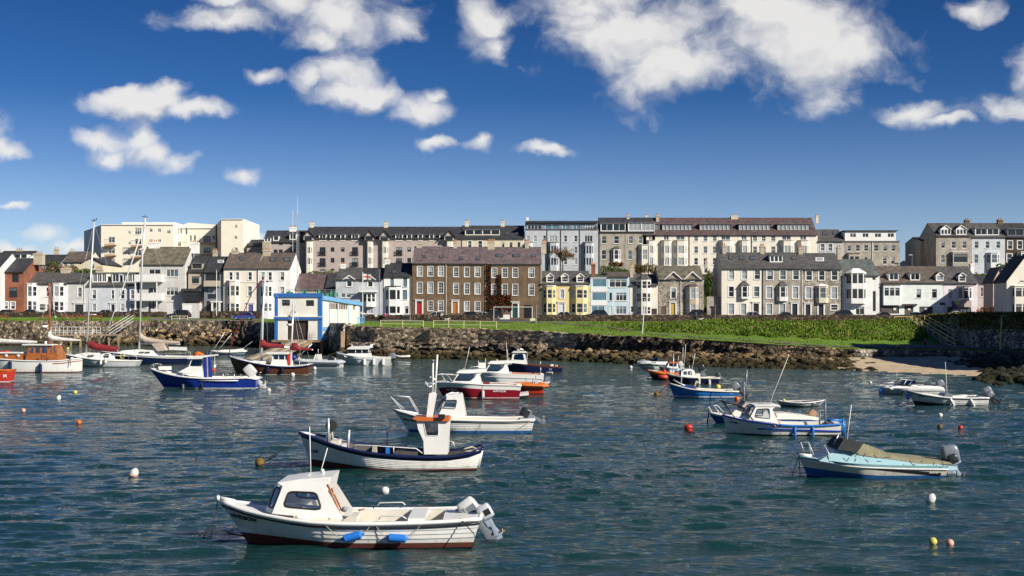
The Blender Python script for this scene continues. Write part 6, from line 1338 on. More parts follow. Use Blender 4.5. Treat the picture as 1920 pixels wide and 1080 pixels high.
# ---- 5 white sister boat
b = Boat('motor_boat', 'all white motor boat with dark windscreen behind the dark red one', I, 723, 2.4, 955, 'motor boat', G1)
b.hull([(878, 701), (895, 698.5), (920, 699), (955, 700.5), (990, 701.5), (1015, 702.5), (1020, 704)], 890, 1017, B_white, B_antik, .04, tr=.9, gw=.86, tm=.45, band=B_white, band_h=.3)
b.deck(.58, .95, B_white, B_floor, .3, .2, .1, liner=B_orange); b.strake(B_grey, .03, -.3, 'rubber_strip')
b.cabin([(909, 697), (919, 680), (962, 679), (951, 685), (955, 700)], .92, .74, B_white, wins=[[(912, 696), (921, 681.5), (947, 681), (943, 690), (934, 696.5)]], front=[(0, 2, .08, .1, .92)], rr=.12, fw=.015)
b.block('cabin_roof', [(914, 681), (920, 677), (955, 675.5), (965, 676), (962, 680), (935, 682)], -.85, .85, B_white, -.75, .75, bevel=.02); b.poles('antenna', [[(951, 676, .1), (949.5, 642, .1)], [(953, 676, .1), (951, 655, .1)], [(950, 676, -.2), (956, 672, .2)]], .025, B_white); b.poles('horn', [[(931, 678, 0), (932, 674, 0)]], .07, B_pink)
b.poles('stern_gantry', [[(1014, 703, -.8), (1014, 690, -.8), (1014, 690, .8)], [(1022, 714, -.8), (1036, 713, -.8), (1036, 698, -.8), (1024, 698, -.8)], [(1036, 698, -.8), (1036, 698, .8)], [(1012, 684, 0), (1014, 678, 0)]], .03, B_white); b.block('swim_platform', [(1016, 717), (1030, 714), (1030, 717), (1016, 720)], -1, 1, B_white)
b.block('outboard_bracket', [(1022, 706), (1032, 706), (1032, 716), (1022, 716)], -.3, .3, B_motorg, bevel=.03)
# ---- 6 navy open launch
b = Boat('fishing_boat', 'navy blue wooden launch with raked white wheelhouse and rusty gunwale', I, 700, 2.6, 1000, 'fishing boat', G1)
b.hull([(938, 677), (955, 680), (985, 683), (1010, 685), (1040, 687), (1056, 688)], 948, 1052, B_navy, B_brownp, .05, tr=.75, gw=.86, band=B_brownp, band_h=.12)
b.deck(.12, .95, B_brownp, B_dfloor, .4, .2, .03, liner=B_brownp); b.cabin([(957, 683), (962, 661), (984, 661), (989, 683)], .85, .7, B_white, wins=[[(965, 665), (980, 664), (983, 675), (963, 674)]], front=[(0, 2, .12, .35, .88)], name='wheelhouse', rr=.12, open_back=False, gm=GLD)
b.block('wheelhouse_roof', [(959, 661), (963, 658.5), (986, 658.5), (988, 661)], -.85, .85, B_white); b.poles('roof_gear', [[(973, 659, -.1), (976, 654, -.1), (981, 656, .1)], [(970, 659, 0), (972, 655, 0)]], .07, B_steel); b.poles('mast', [[(989, 682, 0), (988, 660, 0)]], .05, B_motorg)
b.block('deck_gear', [(1032, 683), (1038, 683), (1038, 688), (1032, 688)], -.3, .2, B_white, bevel=.05); b.block('deck_gear', [(1041, 684), (1046, 684), (1046, 689), (1041, 689)], -.2, .3, B_rope, bevel=.05); b.text('C 5', 1032, 692.5, 2.6, B_white)
def rib(lab, x0, x1, yt, wl, tube, bott, beam=2.1, group=G1, tr=.16):
 b = Boat('inflatable_boat', lab, I, wl, beam, (x0 + x1) / 2, 'inflatable boat', group); yt_ = yt
 b.hull([(x0 + 3, yt - 1.5), (x0 + (x1 - x0) * .3, yt + .6), (x1 - 8, yt + 1.5), (x1 - 4, yt + 1.5)], x0 + 8, x1 - 4, bott, bott, .05, tr=.9, gw=.8, tm=.4, pw=3)
 mb = MB()
 for sg in (-1, 1): l = b.line(0, 1.0, -.02, .02, 20, sg); l.append((l[-1][0] + .35, l[-1][1], l[-1][2])); mb.tube(l, [tr * .95] * (len(l) - 1) + [tr * .3], 10)
 mb.build('inflatable_tube', tube, b.root, smooth=True, autosmooth=50); b.deck(0.02, .98, bott, B_dfloor, .2, .1, 0)
 mb = MB()
 for sg in (-1, 1): mb.tube(b.line(0.05, .98, -.04, tr + .025, 20, sg), .03, 5)
 mb.build('rubbing_strip', B_black, b.root); return b
b = rib('orange inflatable rescue boat tucked behind the stern of the dark red motor boat', 962, 1023, 722, 738, B_orange, B_redb); b.block('console', [(995, 722), (1003, 715), (1008, 716), (1008, 728), (996, 728)], -.35, .35, B_white); b.poles('console_frame', [[(986, 724, -.3), (986, 709, -.3), (986, 709, .3)], [(996, 724, 0), (1000, 709, 0)], [(1006, 724, -.4), (1004, 705, -.4), (1004, 705, .4)]], .03, B_motorg)
z8 = (1180, 640, 8)
# ---- right middle group
b = Boat('motor_boat', 'white cruiser with black canopy nearest the rocks, right of the harbour middle', z8, 425, 2.3, 370, 'motor boat', G1)
b.hull([(115, 345), (180, 335), (300, 332), (450, 340), (620, 352), (680, 355)], 190, 670, B_white, B_grey, .2, tr=.9, gw=.84, tm=.4, band=B_white, band_h=.12); b.strake(B_black, .05, -.12, 'rubber_strip')
b.deck(.5, .95, B_white, B_floor, .35, .2, .25); b.block('cuddy', [(200, 335), (310, 292), (440, 288), (560, 296), (570, 345), (210, 345)], -.85, .85, B_white, -.6, .6, bevel=.04); b.block('canopy', [(310, 292), (360, 250), (430, 236), (480, 246), (555, 285), (555, 296)], -.7, .7, B_canvd, -.5, .5, bevel=.03)
b.block('windscreen', [(325, 290), (372, 250), (425, 240), (400, 290)], -.72, .72, GLD, -.52, .52); b.poles('pulpit', [[(135, 345, -.1), (118, 290, -.1), (240, 282, -.5), (265, 320, -.6)], [(118, 290, -.1), (118, 290, .1), (240, 278, .5)], [(180, 286, -.3), (190, 335, -.3)]], .025, B_steel); b.block('porthole', [(335, 312), (410, 312), (400, 325), (335, 325)], -.87, -.8, B_black)
b = Boat('cabin_boat', 'small pale blue cabin boat with tilted white engine squeezed behind the orange hulled boat', z8, 462, 2.0, 620, group=G1)
b.hull([(438, 362), (500, 380), (600, 392), (700, 400), (800, 405)], 470, 795, B_ltblue, B_antib, .1, tr=.88, gw=.84, band=B_white, band_h=.1); b.deck(.3, .92, B_white, B_floor, .3, .18, .04)
b.cabin([(560, 392), (590, 325), (640, 315), (725, 318), (735, 400)], .8, .65, B_white, wins=[[(600, 340), (650, 338), (655, 375), (600, 372)], [(665, 338), (705, 338), (710, 378), (668, 376)]], rr=.15, gm=GLD, front=[(0, 2, .12, .3, .88)]); b.block('cabin_roof', [(580, 325), (600, 308), (720, 308), (730, 322)], -.75, .75, B_orange)
b.motor(775, 395, 1.25, 35, B_motorw, B_motorw); b.poles('antenna', [[(662, 310, 0), (665, 185, 0)], [(733, 318, .2), (735, 220, .2)]], .035, B_white)
b = Boat('inflatable_boat', 'orange topped black hulled workboat with a red patch on its side', z8, 582, 2.2, 520, 'inflatable boat', G1)
b.hull([(270, 425), (300, 445), (380, 462), (520, 478), (650, 488), (760, 495)], 350, 750, B_antik, B_antik, .1, tr=.9, gw=.8, band=B_orange, band_h=.22, tm=.42); b.strake(B_orange, .12, -.03, 'inflatable_tube'); b.deck(.1, .95, B_grey, B_floor, .4, .15, .03)
b.poles('hull_patch', [[(428, 530, -.93), (500, 533, -.98), (580, 536, -1.0)]], .17, B_redb, n=8); b.block('console', [(590, 470), (600, 430), (660, 430), (690, 480)], -.4, .4, B_white); b.poles('buoy_on_deck', [[(505, 455, 0), (545, 455, 0)]], .25, B_redb, n=8); b.poles('console_frame', [[(640, 480, -.5), (660, 380, -.5), (660, 380, .5)], [(660, 380, -.5), (662, 240, -.5)], [(720, 480, -.5), (735, 400, -.5)]], .04, B_alu); b.block('seat', [(280, 440), (290, 425), (420, 440), (420, 455)], -.4, .4, B_white)
b = Boat('cabin_boat', 'navy hulled cabin boat with two white fenders and a small tilted engine', z8, 640, 2.2, 950, group=G1)
b.hull([(560, 480), (640, 505), (760, 525), (900, 538), (1080, 546), (1250, 550), (1358, 550)], 618, 1340, B_navy, B_antik, .08, tr=.88, gw=.84, tm=.45, band=B_cream, band_h=.1); b.strake(B_cream, .05, -.02, 'gunwale'); b.deck(.4, .95, B_cream, B_floor, .3, .22, .04)
b.cabin([(775, 528), (800, 440), (830, 420), (940, 418), (975, 440), (1000, 540)], .75, .6, B_white, wins=[[(815, 455), (860, 452), (862, 500), (812, 496)], [(880, 452), (935, 452), (942, 505), (882, 500)]], rr=.15, front=[(0, 2, .12, .3, .88)]); b.block('console', [(980, 545), (985, 485), (1050, 480), (1055, 548)], -.5, .4, B_white, bevel=.03)
b.poles('antenna', [[(800, 425, .3), (806, 90, .3)], [(822, 425, -.3), (845, 45, -.3)], [(940, 420, 0), (985, 178, 0)], [(900, 420, .1), (902, 360, .1)], [(806, 180, .3), (832, 180, -.3)]], .028, B_white)
b.motor(1345, 548, .95, 55, B_motork, B_motorg); b.fender(1042, 590, .45, .1, B_white, 'white fender amidships on the navy hulled cabin boat'); b.fender(1197, 612, .45, .1, B_white, 'white fender nearer the stern of the navy hulled cabin boat')
b.motor(1075, 480, 1.5, 25, B_motork, B_motorg, .9)
b = Boat('open_boat', 'bright blue open boat with white waterline stripe and grey outboard', z8, 858, 2.0, 1120, 'open boat', G1)
b.hull([(590, 626), (680, 655), (800, 690), (920, 715), (1050, 730), (1250, 742), (1450, 750), (1640, 752)], 672, 1600, B_bright, B_antib, .06, tr=.86, gw=.82, strakes=3, wband=(B_cream, .07), tm=.5); b.strake(B_cream, .05, -.01, 'gunwale'); b.deck(.16, .93, B_cream, B_floor, .25, .14, .03)
for x in (1050, 1300, 1480): b.block('thwart', [(x, 735), (x + 60, 737), (x + 60, 745), (x, 744)], -.85, .85, B_cream)
b.block('folded_cover', [(780, 665), (860, 655), (980, 690), (1010, 712), (880, 712), (790, 690)], -.5, .5, B_blue, bevel=.08); b.poles('spare_spar', [[(660, 575, 0), (780, 640, 0), (900, 690, 0)], [(780, 660, 0), (785, 430, 0)]], .03, B_alu); b.poles('deck_cleat', [[(970, 700, -.2), (1000, 600, -.2), (1020, 610, .1), (990, 660, .2)]], .07, B_rope); b.poles('oar', [[(1065, 728, -.5), (1325, 745, -.5)]], .04, B_dfloor)
b.motor(1612, 750, 1.25, 40, B_motorg, B_motork); b.text('B 173', 838, 752, 14, B_white, ang=R(-4)); b.text('B 173', 1528, 785, 11, B_white, sx=1.2)
b.poles('mooring_line', [[(590, 640, 0), (520, 700, 0), (440, 780, 0)], [(1240, 750, -1.02), (1330, 810, -1.1), (1420, 860, -1.2)]], .02, B_dline, n=4)
# ---- blue boat behind the white and blue one
z7 = (1300, 640, 5.4)
b = Boat('cabin_boat', 'bright blue hulled boat with pale cuddy mostly hidden behind the white one with blue stripe', z7, 850, 2.1, 700, group=G1)
b.hull([(150, 716), (220, 735), (400, 765), (600, 778), (820, 780), (1050, 782), (1240, 785)], 232, 1225, B_bright, B_antik, .04, tr=.88, gw=.82, band=B_cream, band_h=.10, strakes=3); b.deck(.45, .93, B_cream, B_floor, .3, .2, .04); b.strake(B_white, .05, -.02, 'gunwale')
b.block('cuddy', [(330, 760), (400, 690), (470, 670), (560, 680), (620, 790), (340, 775)], -.75, .75, B_cream, -.5, .5, bevel=.05); b.block('spray_hood', [(455, 660), (510, 602), (560, 618), (590, 650), (560, 690), (500, 680)], -.7, .7, B_sailb, -.6, .6, bevel=.03); b.block('stern_cover', [(810, 720), (900, 718), (1110, 742), (1235, 760), (1235, 785), (815, 782)], -.85, .85, B_cream, -.6, .6, bevel=.04)
b.poles('pulpit', [[(180, 720, -.1), (148, 652, -.1), (148, 652, .1), (190, 715, .2)], [(148, 652, -.1), (205, 648, -.2), (265, 730, -.5)], [(205, 648, .2), (240, 648, .3), (330, 740, .6)]], .018, B_steel); b.poles('bow_buoy', [[(150, 688, 0), (162, 688, 0)]], .12, B_white, n=8)
b.motor(1225, 790, .95, 45, M_pot, B_motorg); b.poles('signal_mast', [[(513, 640, 0), (512, 405, 0)], [(525, 500, .2), (542, 290, .2)], [(512, 410, 0), (525, 470, 0)]], .045, B_motorg); b.poles('mooring_line', [[(160, 730, 0), (145, 790, 0), (140, 850, 0)]], .03, B_dline, n=4)
# ---- white boat with blue stripe
b = Boat('cabin_boat', 'white cabin boat with blue gunwale, blue side stripe, dark bow rail and blue rudder', z7, 962, 2.1, 900, group=G1)
b.hull([(295, 740), (360, 757), (440, 778), (560, 802), (700, 822), (850, 838), (1000, 848), (1200, 849), (1350, 843), (1500, 832)], 350, 1490, B_white, B_antik, .07, tr=.84, gw=.82, tm=.5)
b.strake(B_blue, .04, -.03, 'rubbing_strake', 0, .45); b.strake(B_bright, .045, -.03, 'rubbing_strake', .45, 1); b.deck(.44, .95, B_white, B_floor, .3, .16, .05, liner=B_cream)
b.cabin([(515, 790), (588, 655), (610, 642), (840, 638), (845, 655), (800, 690), (868, 832)], .8, .62, B_white, wins=[[(645, 688), (768, 682), (775, 785), (622, 768)]], front=[(0, 2, .14, .22, .9)], rr=.15, fw=.02, cant=.2, cn=2)
b.block('cabin_roof_rim', [(585, 652), (612, 634), (830, 630), (848, 645), (846, 662), (838, 650), (612, 648)], -.68, .68, B_white); b.poles('roof_rail', [[(650, 640, -.5), (660, 632, -.5), (770, 634, -.5)]], .018, B_motorg)
p, tx, n = b.side(1050, 892); q0 = [b.side(x, 884 + (x - 650) * .032)[0] + b.side(x, 884 + (x - 650) * .032)[2] * .01 for x in range(655, 1500, 60)]; MB().tube(q0, .035, 6).build('side_stripe', B_blue, b.root)
b.poles('pulpit', [[(262, 598, -.05), (455, 650, -.45), (530, 700, -.6), (608, 800, -.75)], [(262, 598, .05), (455, 640, .45), (520, 680, .6)], [(290, 608, -.08), (385, 742, -.45)], [(310, 612, -.1), (420, 775, -.5)], [(455, 650, -.45), (510, 740, -.6)], [(262, 598, -.05), (262, 598, .05)]], .022, B_black)
b.poles('antenna', [[(778, 638, 0), (800, 560, 0), (970, 132, 0)]], .016, B_white); b.poles('rudder', [[(1515, 780, 0), (1517, 955, 0)], [(1500, 800, 0), (1350, 795, 0)], [(1528, 800, 0), (1528, 955, 0)]], .05, B_bright); b.poles('stern_post', [[(1278, 845, -.3), (1282, 720, -.3)], [(1335, 840, .3), (1337, 590, .3)]], .035, B_motorg); b.poles('winch', [[(820, 860, -.98), (830, 835, -.9)], [(850, 815, -.6), (880, 815, -.6)]], .07, B_pink)
b.text('Lady Evelyn', 412, 815, 20, B_navy, shear=.4, ang=R(-10), sx=.8, off=.04)
b.fender(1025, 915, .48, .055, B_fblue, 'blue fender nearer the cabin of the white boat with blue stripe'); b.fender(1205, 912, .48, .055, B_fblue, 'blue fender nearer the rudder of the white boat with blue stripe'); mooring(b, 1480, 935, [(1440, 1000), (1405, 1065)])
b = Boat('rowing_boat', 'small pale grey rowing boat between the blue striped boat and the beach', z7, 664, 1.5, 1095, 'rowing boat', G1)
b.hull([(850, 598), (920, 612), (1000, 620), (1100, 622), (1200, 615), (1280, 604), (1342, 592)], 885, 1300, B_grey, B_antik, .05, double=True, tm=.5, gw=.8, strakes=3); b.strake(B_white, .035, -.01, 'gunwale'); b.deck(.1, .9, B_grey, B_dfloor, .15, .1, .02, liner=B_dfloor)
for x in (980, 1090, 1190): b.block('thwart', [(x, 618), (x + 28, 618), (x + 28, 623), (x, 623)], -.6, .6, B_white)
b.poles('bow_buoy', [[(905, 598, 0), (925, 600, 0)]], .1, B_buoyy, n=8)
# ---- teal boat
z5 = (1460, 750, 5.333)
b = Boat('speedboat', 'teal and white speedboat under an olive canvas cover with big grey outboard', z5, 790, 1.9, 950, 'speedboat', G1)
b.hull([(200, 560), (330, 585), (500, 606), (700, 632), (900, 645), (1200, 655), (1450, 660), (1700, 662)], 285, 1668, B_cream, B_antib, .10, tr=.88, gw=.80, tm=.45, band=B_teal, band_h=.10, bootbow=.27)
b.strake(B_white, .022, -.10, 'rubber_strip'); b.deck(.99, .99, B_teal, crown=.03)
b.block('cuddy', [(350, 585), (560, 465), (640, 470), (715, 510), (1100, 560), (1690, 640), (1690, 668), (1200, 660), (700, 640)], -.82, .82, B_teal, -.5, .5, bevel=.04); b.block('deck_hatch', [(470, 530), (515, 495), (610, 505), (570, 545)], -.42, .42, B_black)
b.block('canopy_front', [(530, 470), (600, 372), (690, 385), (790, 415), (715, 510), (660, 490)], -.72, .72, B_canvd, -.6, .6, bevel=.03)
b.block('canvas_cover', [(712, 508), (795, 415), (900, 452), (1130, 545), (1400, 572), (1640, 600), (1650, 618), (1330, 612), (1100, 572), (900, 548), (750, 525)], -.74, .74, B_canv, -.5, .5, bevel=.04)
b.poles('cover_strap', [[(740, 525, -.86), (768, 568, -.9), (795, 530, -.86)], [(860, 535, -.86), (848, 570, -.9)], [(950, 548, -.86), (980, 582, -.9)], [(1060, 575, -.88), (1105, 570, -.88)], [(1310, 612, -.9), (1345, 655, -.95)], [(1420, 608, -.9), (1440, 625, -.95)], [(1555, 625, -.9), (1545, 655, -.95)], [(1635, 620, -.9), (1645, 660, -.95)]], .012, B_black)
b.poles('pulpit', [[(255, 530, -.2), (222, 425, -.15), (222, 425, .15)], [(190, 420, -.1), (300, 425, -.25), (350, 550, -.4)], [(300, 425, .2), (320, 540, .3)], [(455, 450, -.5), (525, 580, -.75)], [(545, 460, .0), (600, 345, .0)]], .016, B_steel); b.poles('bow_roller', [[(205, 545, 0), (330, 560, 0)]], .05, B_white)
b.poles('antenna', [[(672, 485, -.55), (727, 48, -.55)], [(665, 492, -.55), (690, 492, -.55)]], .02, B_white); b.poles('mooring_line', [[(205, 560, 0), (150, 710, 0), (130, 780, 0)], [(205, 600, 0), (215, 770, 0)]], .013, B_dline, n=4)
b.text('annie', 490, 601, 22, B_buoyy, shear=.35, ang=R(-3)); b.text('SPRINTER', 1545, 722, 18, B_white, shear=.3, off=.035, sx=.9)
q0 = []; mb = MB()
for i in range(20):
 x = 735 + (1620 - 735) * i / 19; h = 2 + 16 * i / 19; yc = 664 + (1620 - 735) * i / 19 * .070
 p, tx, n = b.side(x, yc); q, _, _ = b.side(x, yc + h * 2); q0.append((p + n * .012, q + n * .012))
for (p, q), (r_, t_) in zip(q0, q0[1:]): mb.poly([p, r_, t_, q])
mb.build('side_stripe', B_black, b.root); b.motor(1672, 665, 1.45, 10, B_motorg, B_motorb); b.motor(1735, 665, .8, 22, B_motork, B_motorb, -.4)
# ---- right pair
z9 = (1600, 560, 4.909)
b = Boat('motor_boat', 'white bow rider with dark windscreen and covered cockpit near the beach', z9, 885, 2.2, 545, 'motor boat', G1)
b.hull([(240, 812), (330, 822), (480, 828), (660, 830), (842, 830)], 262, 840, B_white, B_grey, .06, tr=.9, gw=.85, tm=.42, band=B_white, band_h=.1); b.strake(B_grey, .03, -.1, 'rubber_strip'); b.deck(.99, .99, B_white, crown=.16)
b.block('cuddy', [(300, 818), (400, 792), (640, 790), (800, 812), (800, 828), (320, 828)], -.8, .8, B_white, -.6, .6, bevel=.04); b.block('windscreen', [(400, 782), (440, 740), (548, 752), (508, 792), (440, 790)], -.75, .75, GLD, -.65, .65); b.poles('windscreen_frame', [[(398, 784, -.66), (440, 740, -.6), (550, 752, -.6), (508, 794, -.68)], [(490, 746, -.6), (465, 790, -.68)]], .025, B_white)
b.block('cockpit_cover', [(548, 765), (620, 775), (720, 788), (740, 812), (560, 806)], -.7, .7, B_canvd, -.5, .5, bevel=.04); b.poles('pulpit', [[(242, 812, -.1), (240, 782, -.1), (370, 772, -.5)], [(240, 782, -.1), (240, 782, .1), (370, 768, .5)], [(320, 776, -.3), (345, 800, -.4)], [(520, 788, -.7), (640, 792, -.8), (650, 812, -.85)]], .022, B_steel)
b.motor(800, 832, 1.3, 28, B_motorg, B_motork); b.poles('antenna', [[(402, 790, 0), (400, 665, 0)]], .015, B_steel); b.fender(262, 848, .35, .13, B_fblue, 'blue ball fender at the bow of the white bow rider'); b.fender(460, 865, .42, .08, B_motork, 'dark fender amidships on the white bow rider')
b = Boat('open_boat', 'long white open boat with tall antenna and two outboards nearest the beach', z9, 984, 2.1, 880, 'open boat', G1)
b.hull([(490, 845), (560, 862), (640, 882), (760, 900), (880, 912), (1050, 916), (1250, 914)], 565, 1240, B_white, B_antik, .04, tr=.88, gw=.82, tm=.48, strakes=4, bootbow=.22); b.strake(B_black, .022, -.08, 'rubber_strip'); b.strake(B_white, .04, 0, 'gunwale'); b.deck(.3, .93, B_white, B_floor, .3, .18, .04)
b.block('console', [(805, 900), (820, 868), (850, 862), (880, 880), (890, 905)], -.5, .5, B_motorg, bevel=.05); b.poles('antenna', [[(866, 900, 0), (862, 860, 0), (846, 582, 0)]], .022, B_white); b.poles('hand_rail', [[(890, 912, -.9), (895, 890, -.9), (1050, 892, -.9), (1055, 912, -.9)], [(900, 890, .8), (1050, 886, .8)]], .018, B_steel); b.block('bow_cover', [(560, 862), (700, 875), (830, 898), (700, 898)], -.4, .4, B_white)
b.motor(1238, 912, 1.35, 30, B_motorg, B_motork, .2); b.motor(1275, 918, .9, 50, B_motorg, B_motork, -.3); b.fender(500, 888, .36, .12, B_fblue, 'blue ball fender hanging from the bow of the long white open boat'); b.fender(905, 948, .5, .075, B_white, 'white slanting fender amidships on the long white open boat', ang=118); b.fender(1092, 955, .5, .075, B_white, 'white slanting fender nearer the outboards of the long white open boat', ang=118)
b.text('BEL 201', 625, 897, 12, B_black, ang=R(-6))
# ---- left group
zA = (0, 560, 6)
b = Boat('wooden_motor_cruiser', 'white hulled cruiser with varnished wooden wheelhouse and brown mast at far left', zA, 832, 3.0, 300, 'motor cruiser', G1)
b.hull([(-330, 650), (-200, 668), (0, 684), (250, 702), (500, 708), (700, 700), (860, 678)], -290, 850, B_white, B_anti, .08, tr=.55, gw=.86, tm=.5, band=B_navy, band_h=.05); b.strake(B_white, .06, .03, 'gunwale'); b.strake(B_wood, .04, -.2, 'rubbing_strake', .8, 1.0); b.deck(.99, .99, B_wood, crown=.05)
b.block('coach_roof_side', [(-150, 690), (-150, 618), (290, 612), (300, 700)], -1.05, 1.05, B_wood, -1.0, 1.0); b.block('coach_roof', [(-160, 612), (-150, 600), (285, 598), (295, 612)], -1.15, 1.15, B_white, bevel=.03)
for x in (-80, 70, 205): b.poles('porthole', [[(x, 642, -.715), (x, 642, -.69)]], .14, B_steel, n=14)
b.cabin([(285, 690), (330, 525), (635, 520), (652, 690)], 1.1, 1.0, B_wood, wins=[[(330, 610), (352, 535), (382, 535), (378, 612)], [(398, 610), (405, 537), (455, 537), (455, 612)], [(470, 612), (470, 538), (535, 538), (535, 612)], [(565, 612), (565, 538), (585, 538), (585, 612)], [(600, 612), (600, 540), (625, 540), (625, 612)]], front=[(0, 2, .1, .5, .93)], name='wheelhouse', open_back=False, rr=.05, frm=B_wood, fw=.02)
b.block('wheelhouse_roof', [(300, 522), (310, 508), (640, 512), (645, 524)], -1.2, 1.2, B_white, bevel=.03); b.poles('mizzen_mast', [[(560, 515, 0), (556, -170, 0)]], .09, B_wood, n=8); b.poles('boom', [[(560, 330, 0), (580, 440, 0), (700, 462, 0), (905, 470, 0)]], [.10, .17, .13, .08] and .06, B_alu)
def cover(b, name, pts, rads, mt):
 mb = MB(); P_ = [b.P3(x, y, d * b.B / 2) for x, y, d in pts]; mb.tube(P_, rads, 10); return mb.build(name, mt, b.root, smooth=True, autosmooth=60)
cover(b, 'furled_sail', [(552, 365, 0), (556, 420, 0), (600, 445, 0), (700, 458, 0), (800, 466, 0), (905, 470, 0)], [.12, .26, .22, .17, .15, .08], B_sailw); cover(b, 'furled_sail', [(-200, 470, 0), (0, 474, 0), (150, 482, 0), (300, 486, 0), (415, 486, 0)], [.25, .22, .18, .16, .08], B_sailw)
b.poles('main_mast', [[(-215, 600, 0), (-215, -200, 0)]], .1, B_wood, n=8); b.poles('radar_scanner', [[(500, 325, 0), (500, 300, 0)]], .28, B_white, n=14); b.poles('rigging', [[(556, -160, 0), (420, 470, -.9)], [(556, -160, 0), (700, 640, -.9)], [(556, -160, 0), (900, 470, 0)]], .012, B_steel, n=4); b.poles('roof_float', [[(505, 495, -.2), (525, 495, -.2)], [(545, 490, .2), (560, 485, .2)]], .16, B_white, n=8)
b.poles('boarding_ladder', [[(788, 670, -.75), (790, 755, -.75)], [(465, 628, -.98), (470, 690, -.98)], [(470, 640, -.98), (540, 690, -.98)]], .03, B_navy); b.block('life_buoy_bag', [(0, 590), (90, 585), (90, 600), (0, 602)], -.4, .4, B_redb, bevel=.05)
b.fender(122, 750, .75, .17, B_navy, 'navy fender farther left on the white hulled wooden cruiser'); b.fender(458, 775, .75, .17, B_navy, 'navy fender under the wheelhouse of the wooden cruiser')
b = Boat('sailing_yacht', 'pale grey sailing yacht with a dark red sail cover on its boom', zA, 770, 2.8, 1120, 'yacht', G1)
b.hull([(700, 618), (780, 638), (900, 660), (1050, 682), (1250, 698), (1400, 702), (1545, 700)], 870, 1510, B_grey, B_antik, .06, tr=.62, gw=.84, tm=.58, band=B_white, band_h=.06, pw=1.9); b.strake(B_white, .04, 0, 'toe_rail'); b.deck(.62, .95, B_white, B_floor, .5, .35, .06)
b.block('coach_roof', [(820, 665), (880, 622), (980, 605), (1120, 610), (1180, 690), (900, 690)], -.85, .85, B_white, -.6, .6, bevel=.05); b.block('coach_roof_window', [(990, 636), (1060, 636), (1055, 648), (988, 648)], -.86, -.6, B_black); b.block('spray_hood', [(1140, 680), (1175, 618), (1230, 612), (1265, 650), (1270, 690)], -.8, .8, B_white, -.6, .6, bevel=.05); b.block('spray_hood_window', [(1180, 625), (1222, 622), (1225, 660), (1178, 660)], -.82, -.6, B_black)
b.poles('mast', [[(970, 600, 0), (1058, -860, 0)]], .085, B_alu, n=8); b.poles('spreader', [[(1003, -30, -.5), (1003, -30, .5)], [(945, 178, -.0), (1085, 178, 0)], [(1036, -470, -.4), (1036, -470, .4)]], .04, B_alu); b.poles('boom', [[(972, 500, 0), (1325, 590, 0)]], .07, B_alu, n=8)
cover(b, 'sail_cover', [(975, 490, 0), (1010, 515, 0), (1100, 545, 0), (1230, 562, 0), (1322, 572, 0)], [.10, .38, .36, .32, .27], B_sailr); b.poles('rigging', [[(1058, -850, 0), (715, 620, 0)], [(1058, -850, 0), (1540, 690, 0)], [(1058, -850, 0), (1003, -30, -.5), (985, 670, -.9)], [(1058, -850, 0), (1003, -30, .5), (985, 670, .9)]], .012, B_steel, n=4)
b.poles('masthead_vane', [[(1058, -862, 0), (1058, -900, 0)], [(1030, -880, 0), (1085, -885, 0)], [(1085, -885, 0), (1090, -910, 0)]], .035, B_black); b.poles('pushpit', [[(1440, 700, -.7), (1450, 640, -.7), (1535, 640, -.5), (1540, 690, -.5)], [(1450, 640, .7), (1535, 640, .5)], [(730, 618, -.1), (720, 570, -.05), (720, 570, .05), (790, 590, -.3), (800, 640, -.4)], [(790, 590, -.3), (1100, 640, -.9), (1450, 645, -.8)]], .02, B_steel); b.poles('life_ring', [[(1350, 650, -.5), (1360, 625, -.5), (1385, 618, -.5), (1405, 640, -.5), (1395, 668, -.5), (1365, 672, -.5), (1350, 650, -.5)]], .05, B_buoyy)
b.fender(1138, 705, .55, .12, B_white, 'white fender amidships on the pale grey yacht'); b.fender(1190, 690, .5, .12, B_white, 'white fender just aft of amidships on the pale grey yacht')
b = Boat('sailing_yacht', 'navy hulled sailing yacht with a beige sail cover and tall silver mast', zA, 742, 3.2, 1640, 'yacht', G1)
b.hull([(1118, 590), (1250, 608), (1450, 628), (1650, 642), (1850, 652), (2000, 654), (2150, 650)], 1210, 2080, B_navy, B_antik, .05, tr=.6, gw=.84, tm=.58, band=B_white, band_h=.18, pw=1.9); b.strake(B_white, .04, 0, 'toe_rail'); b.deck(.64, .93, B_white, B_floor, .6, .4, .06)
b.block('coach_roof', [(1300, 628), (1400, 582), (1560, 570), (1740, 580), (1800, 645), (1400, 645)], -.95, .95, B_white, -.7, .7, bevel=.05)
for xa in (1570, 1635): b.block('coach_roof_window', [(xa, 597), (xa + 50, 597), (xa + 48, 609), (xa, 608)], -.965, -.8, B_black)
b.poles('mast', [[(1565, 565, 0), (1602, -520, 0), (1632, -910, 0)]], .10, B_alu, n=8); b.poles('spreader', [[(1593, -120, -.5), (1593, -120, .5)], [(1610, 100, 0), (1670, 100, 0)], [(1618, -560, -.4), (1618, -560, .4)]], .04, B_alu); cover(b, 'sail_cover', [(1572, 380, 0), (1580, 430, 0), (1640, 465, 0), (1740, 480, 0), (1860, 492, 0), (2020, 498, 0)], [.12, .36, .34, .28, .25, .16], B_sailb); b.poles('boom', [[(1570, 505, 0), (2025, 515, 0)]], .07, B_alu)
b.block('spray_hood', [(1720, 505), (1800, 500), (1855, 495), (1880, 580), (1800, 590)], -.9, .9, B_sailb, -.7, .7, bevel=.05); b.block('dodger', [(1900, 540), (2100, 545), (2105, 585), (1900, 575)], -1.1, -1.05, B_white)
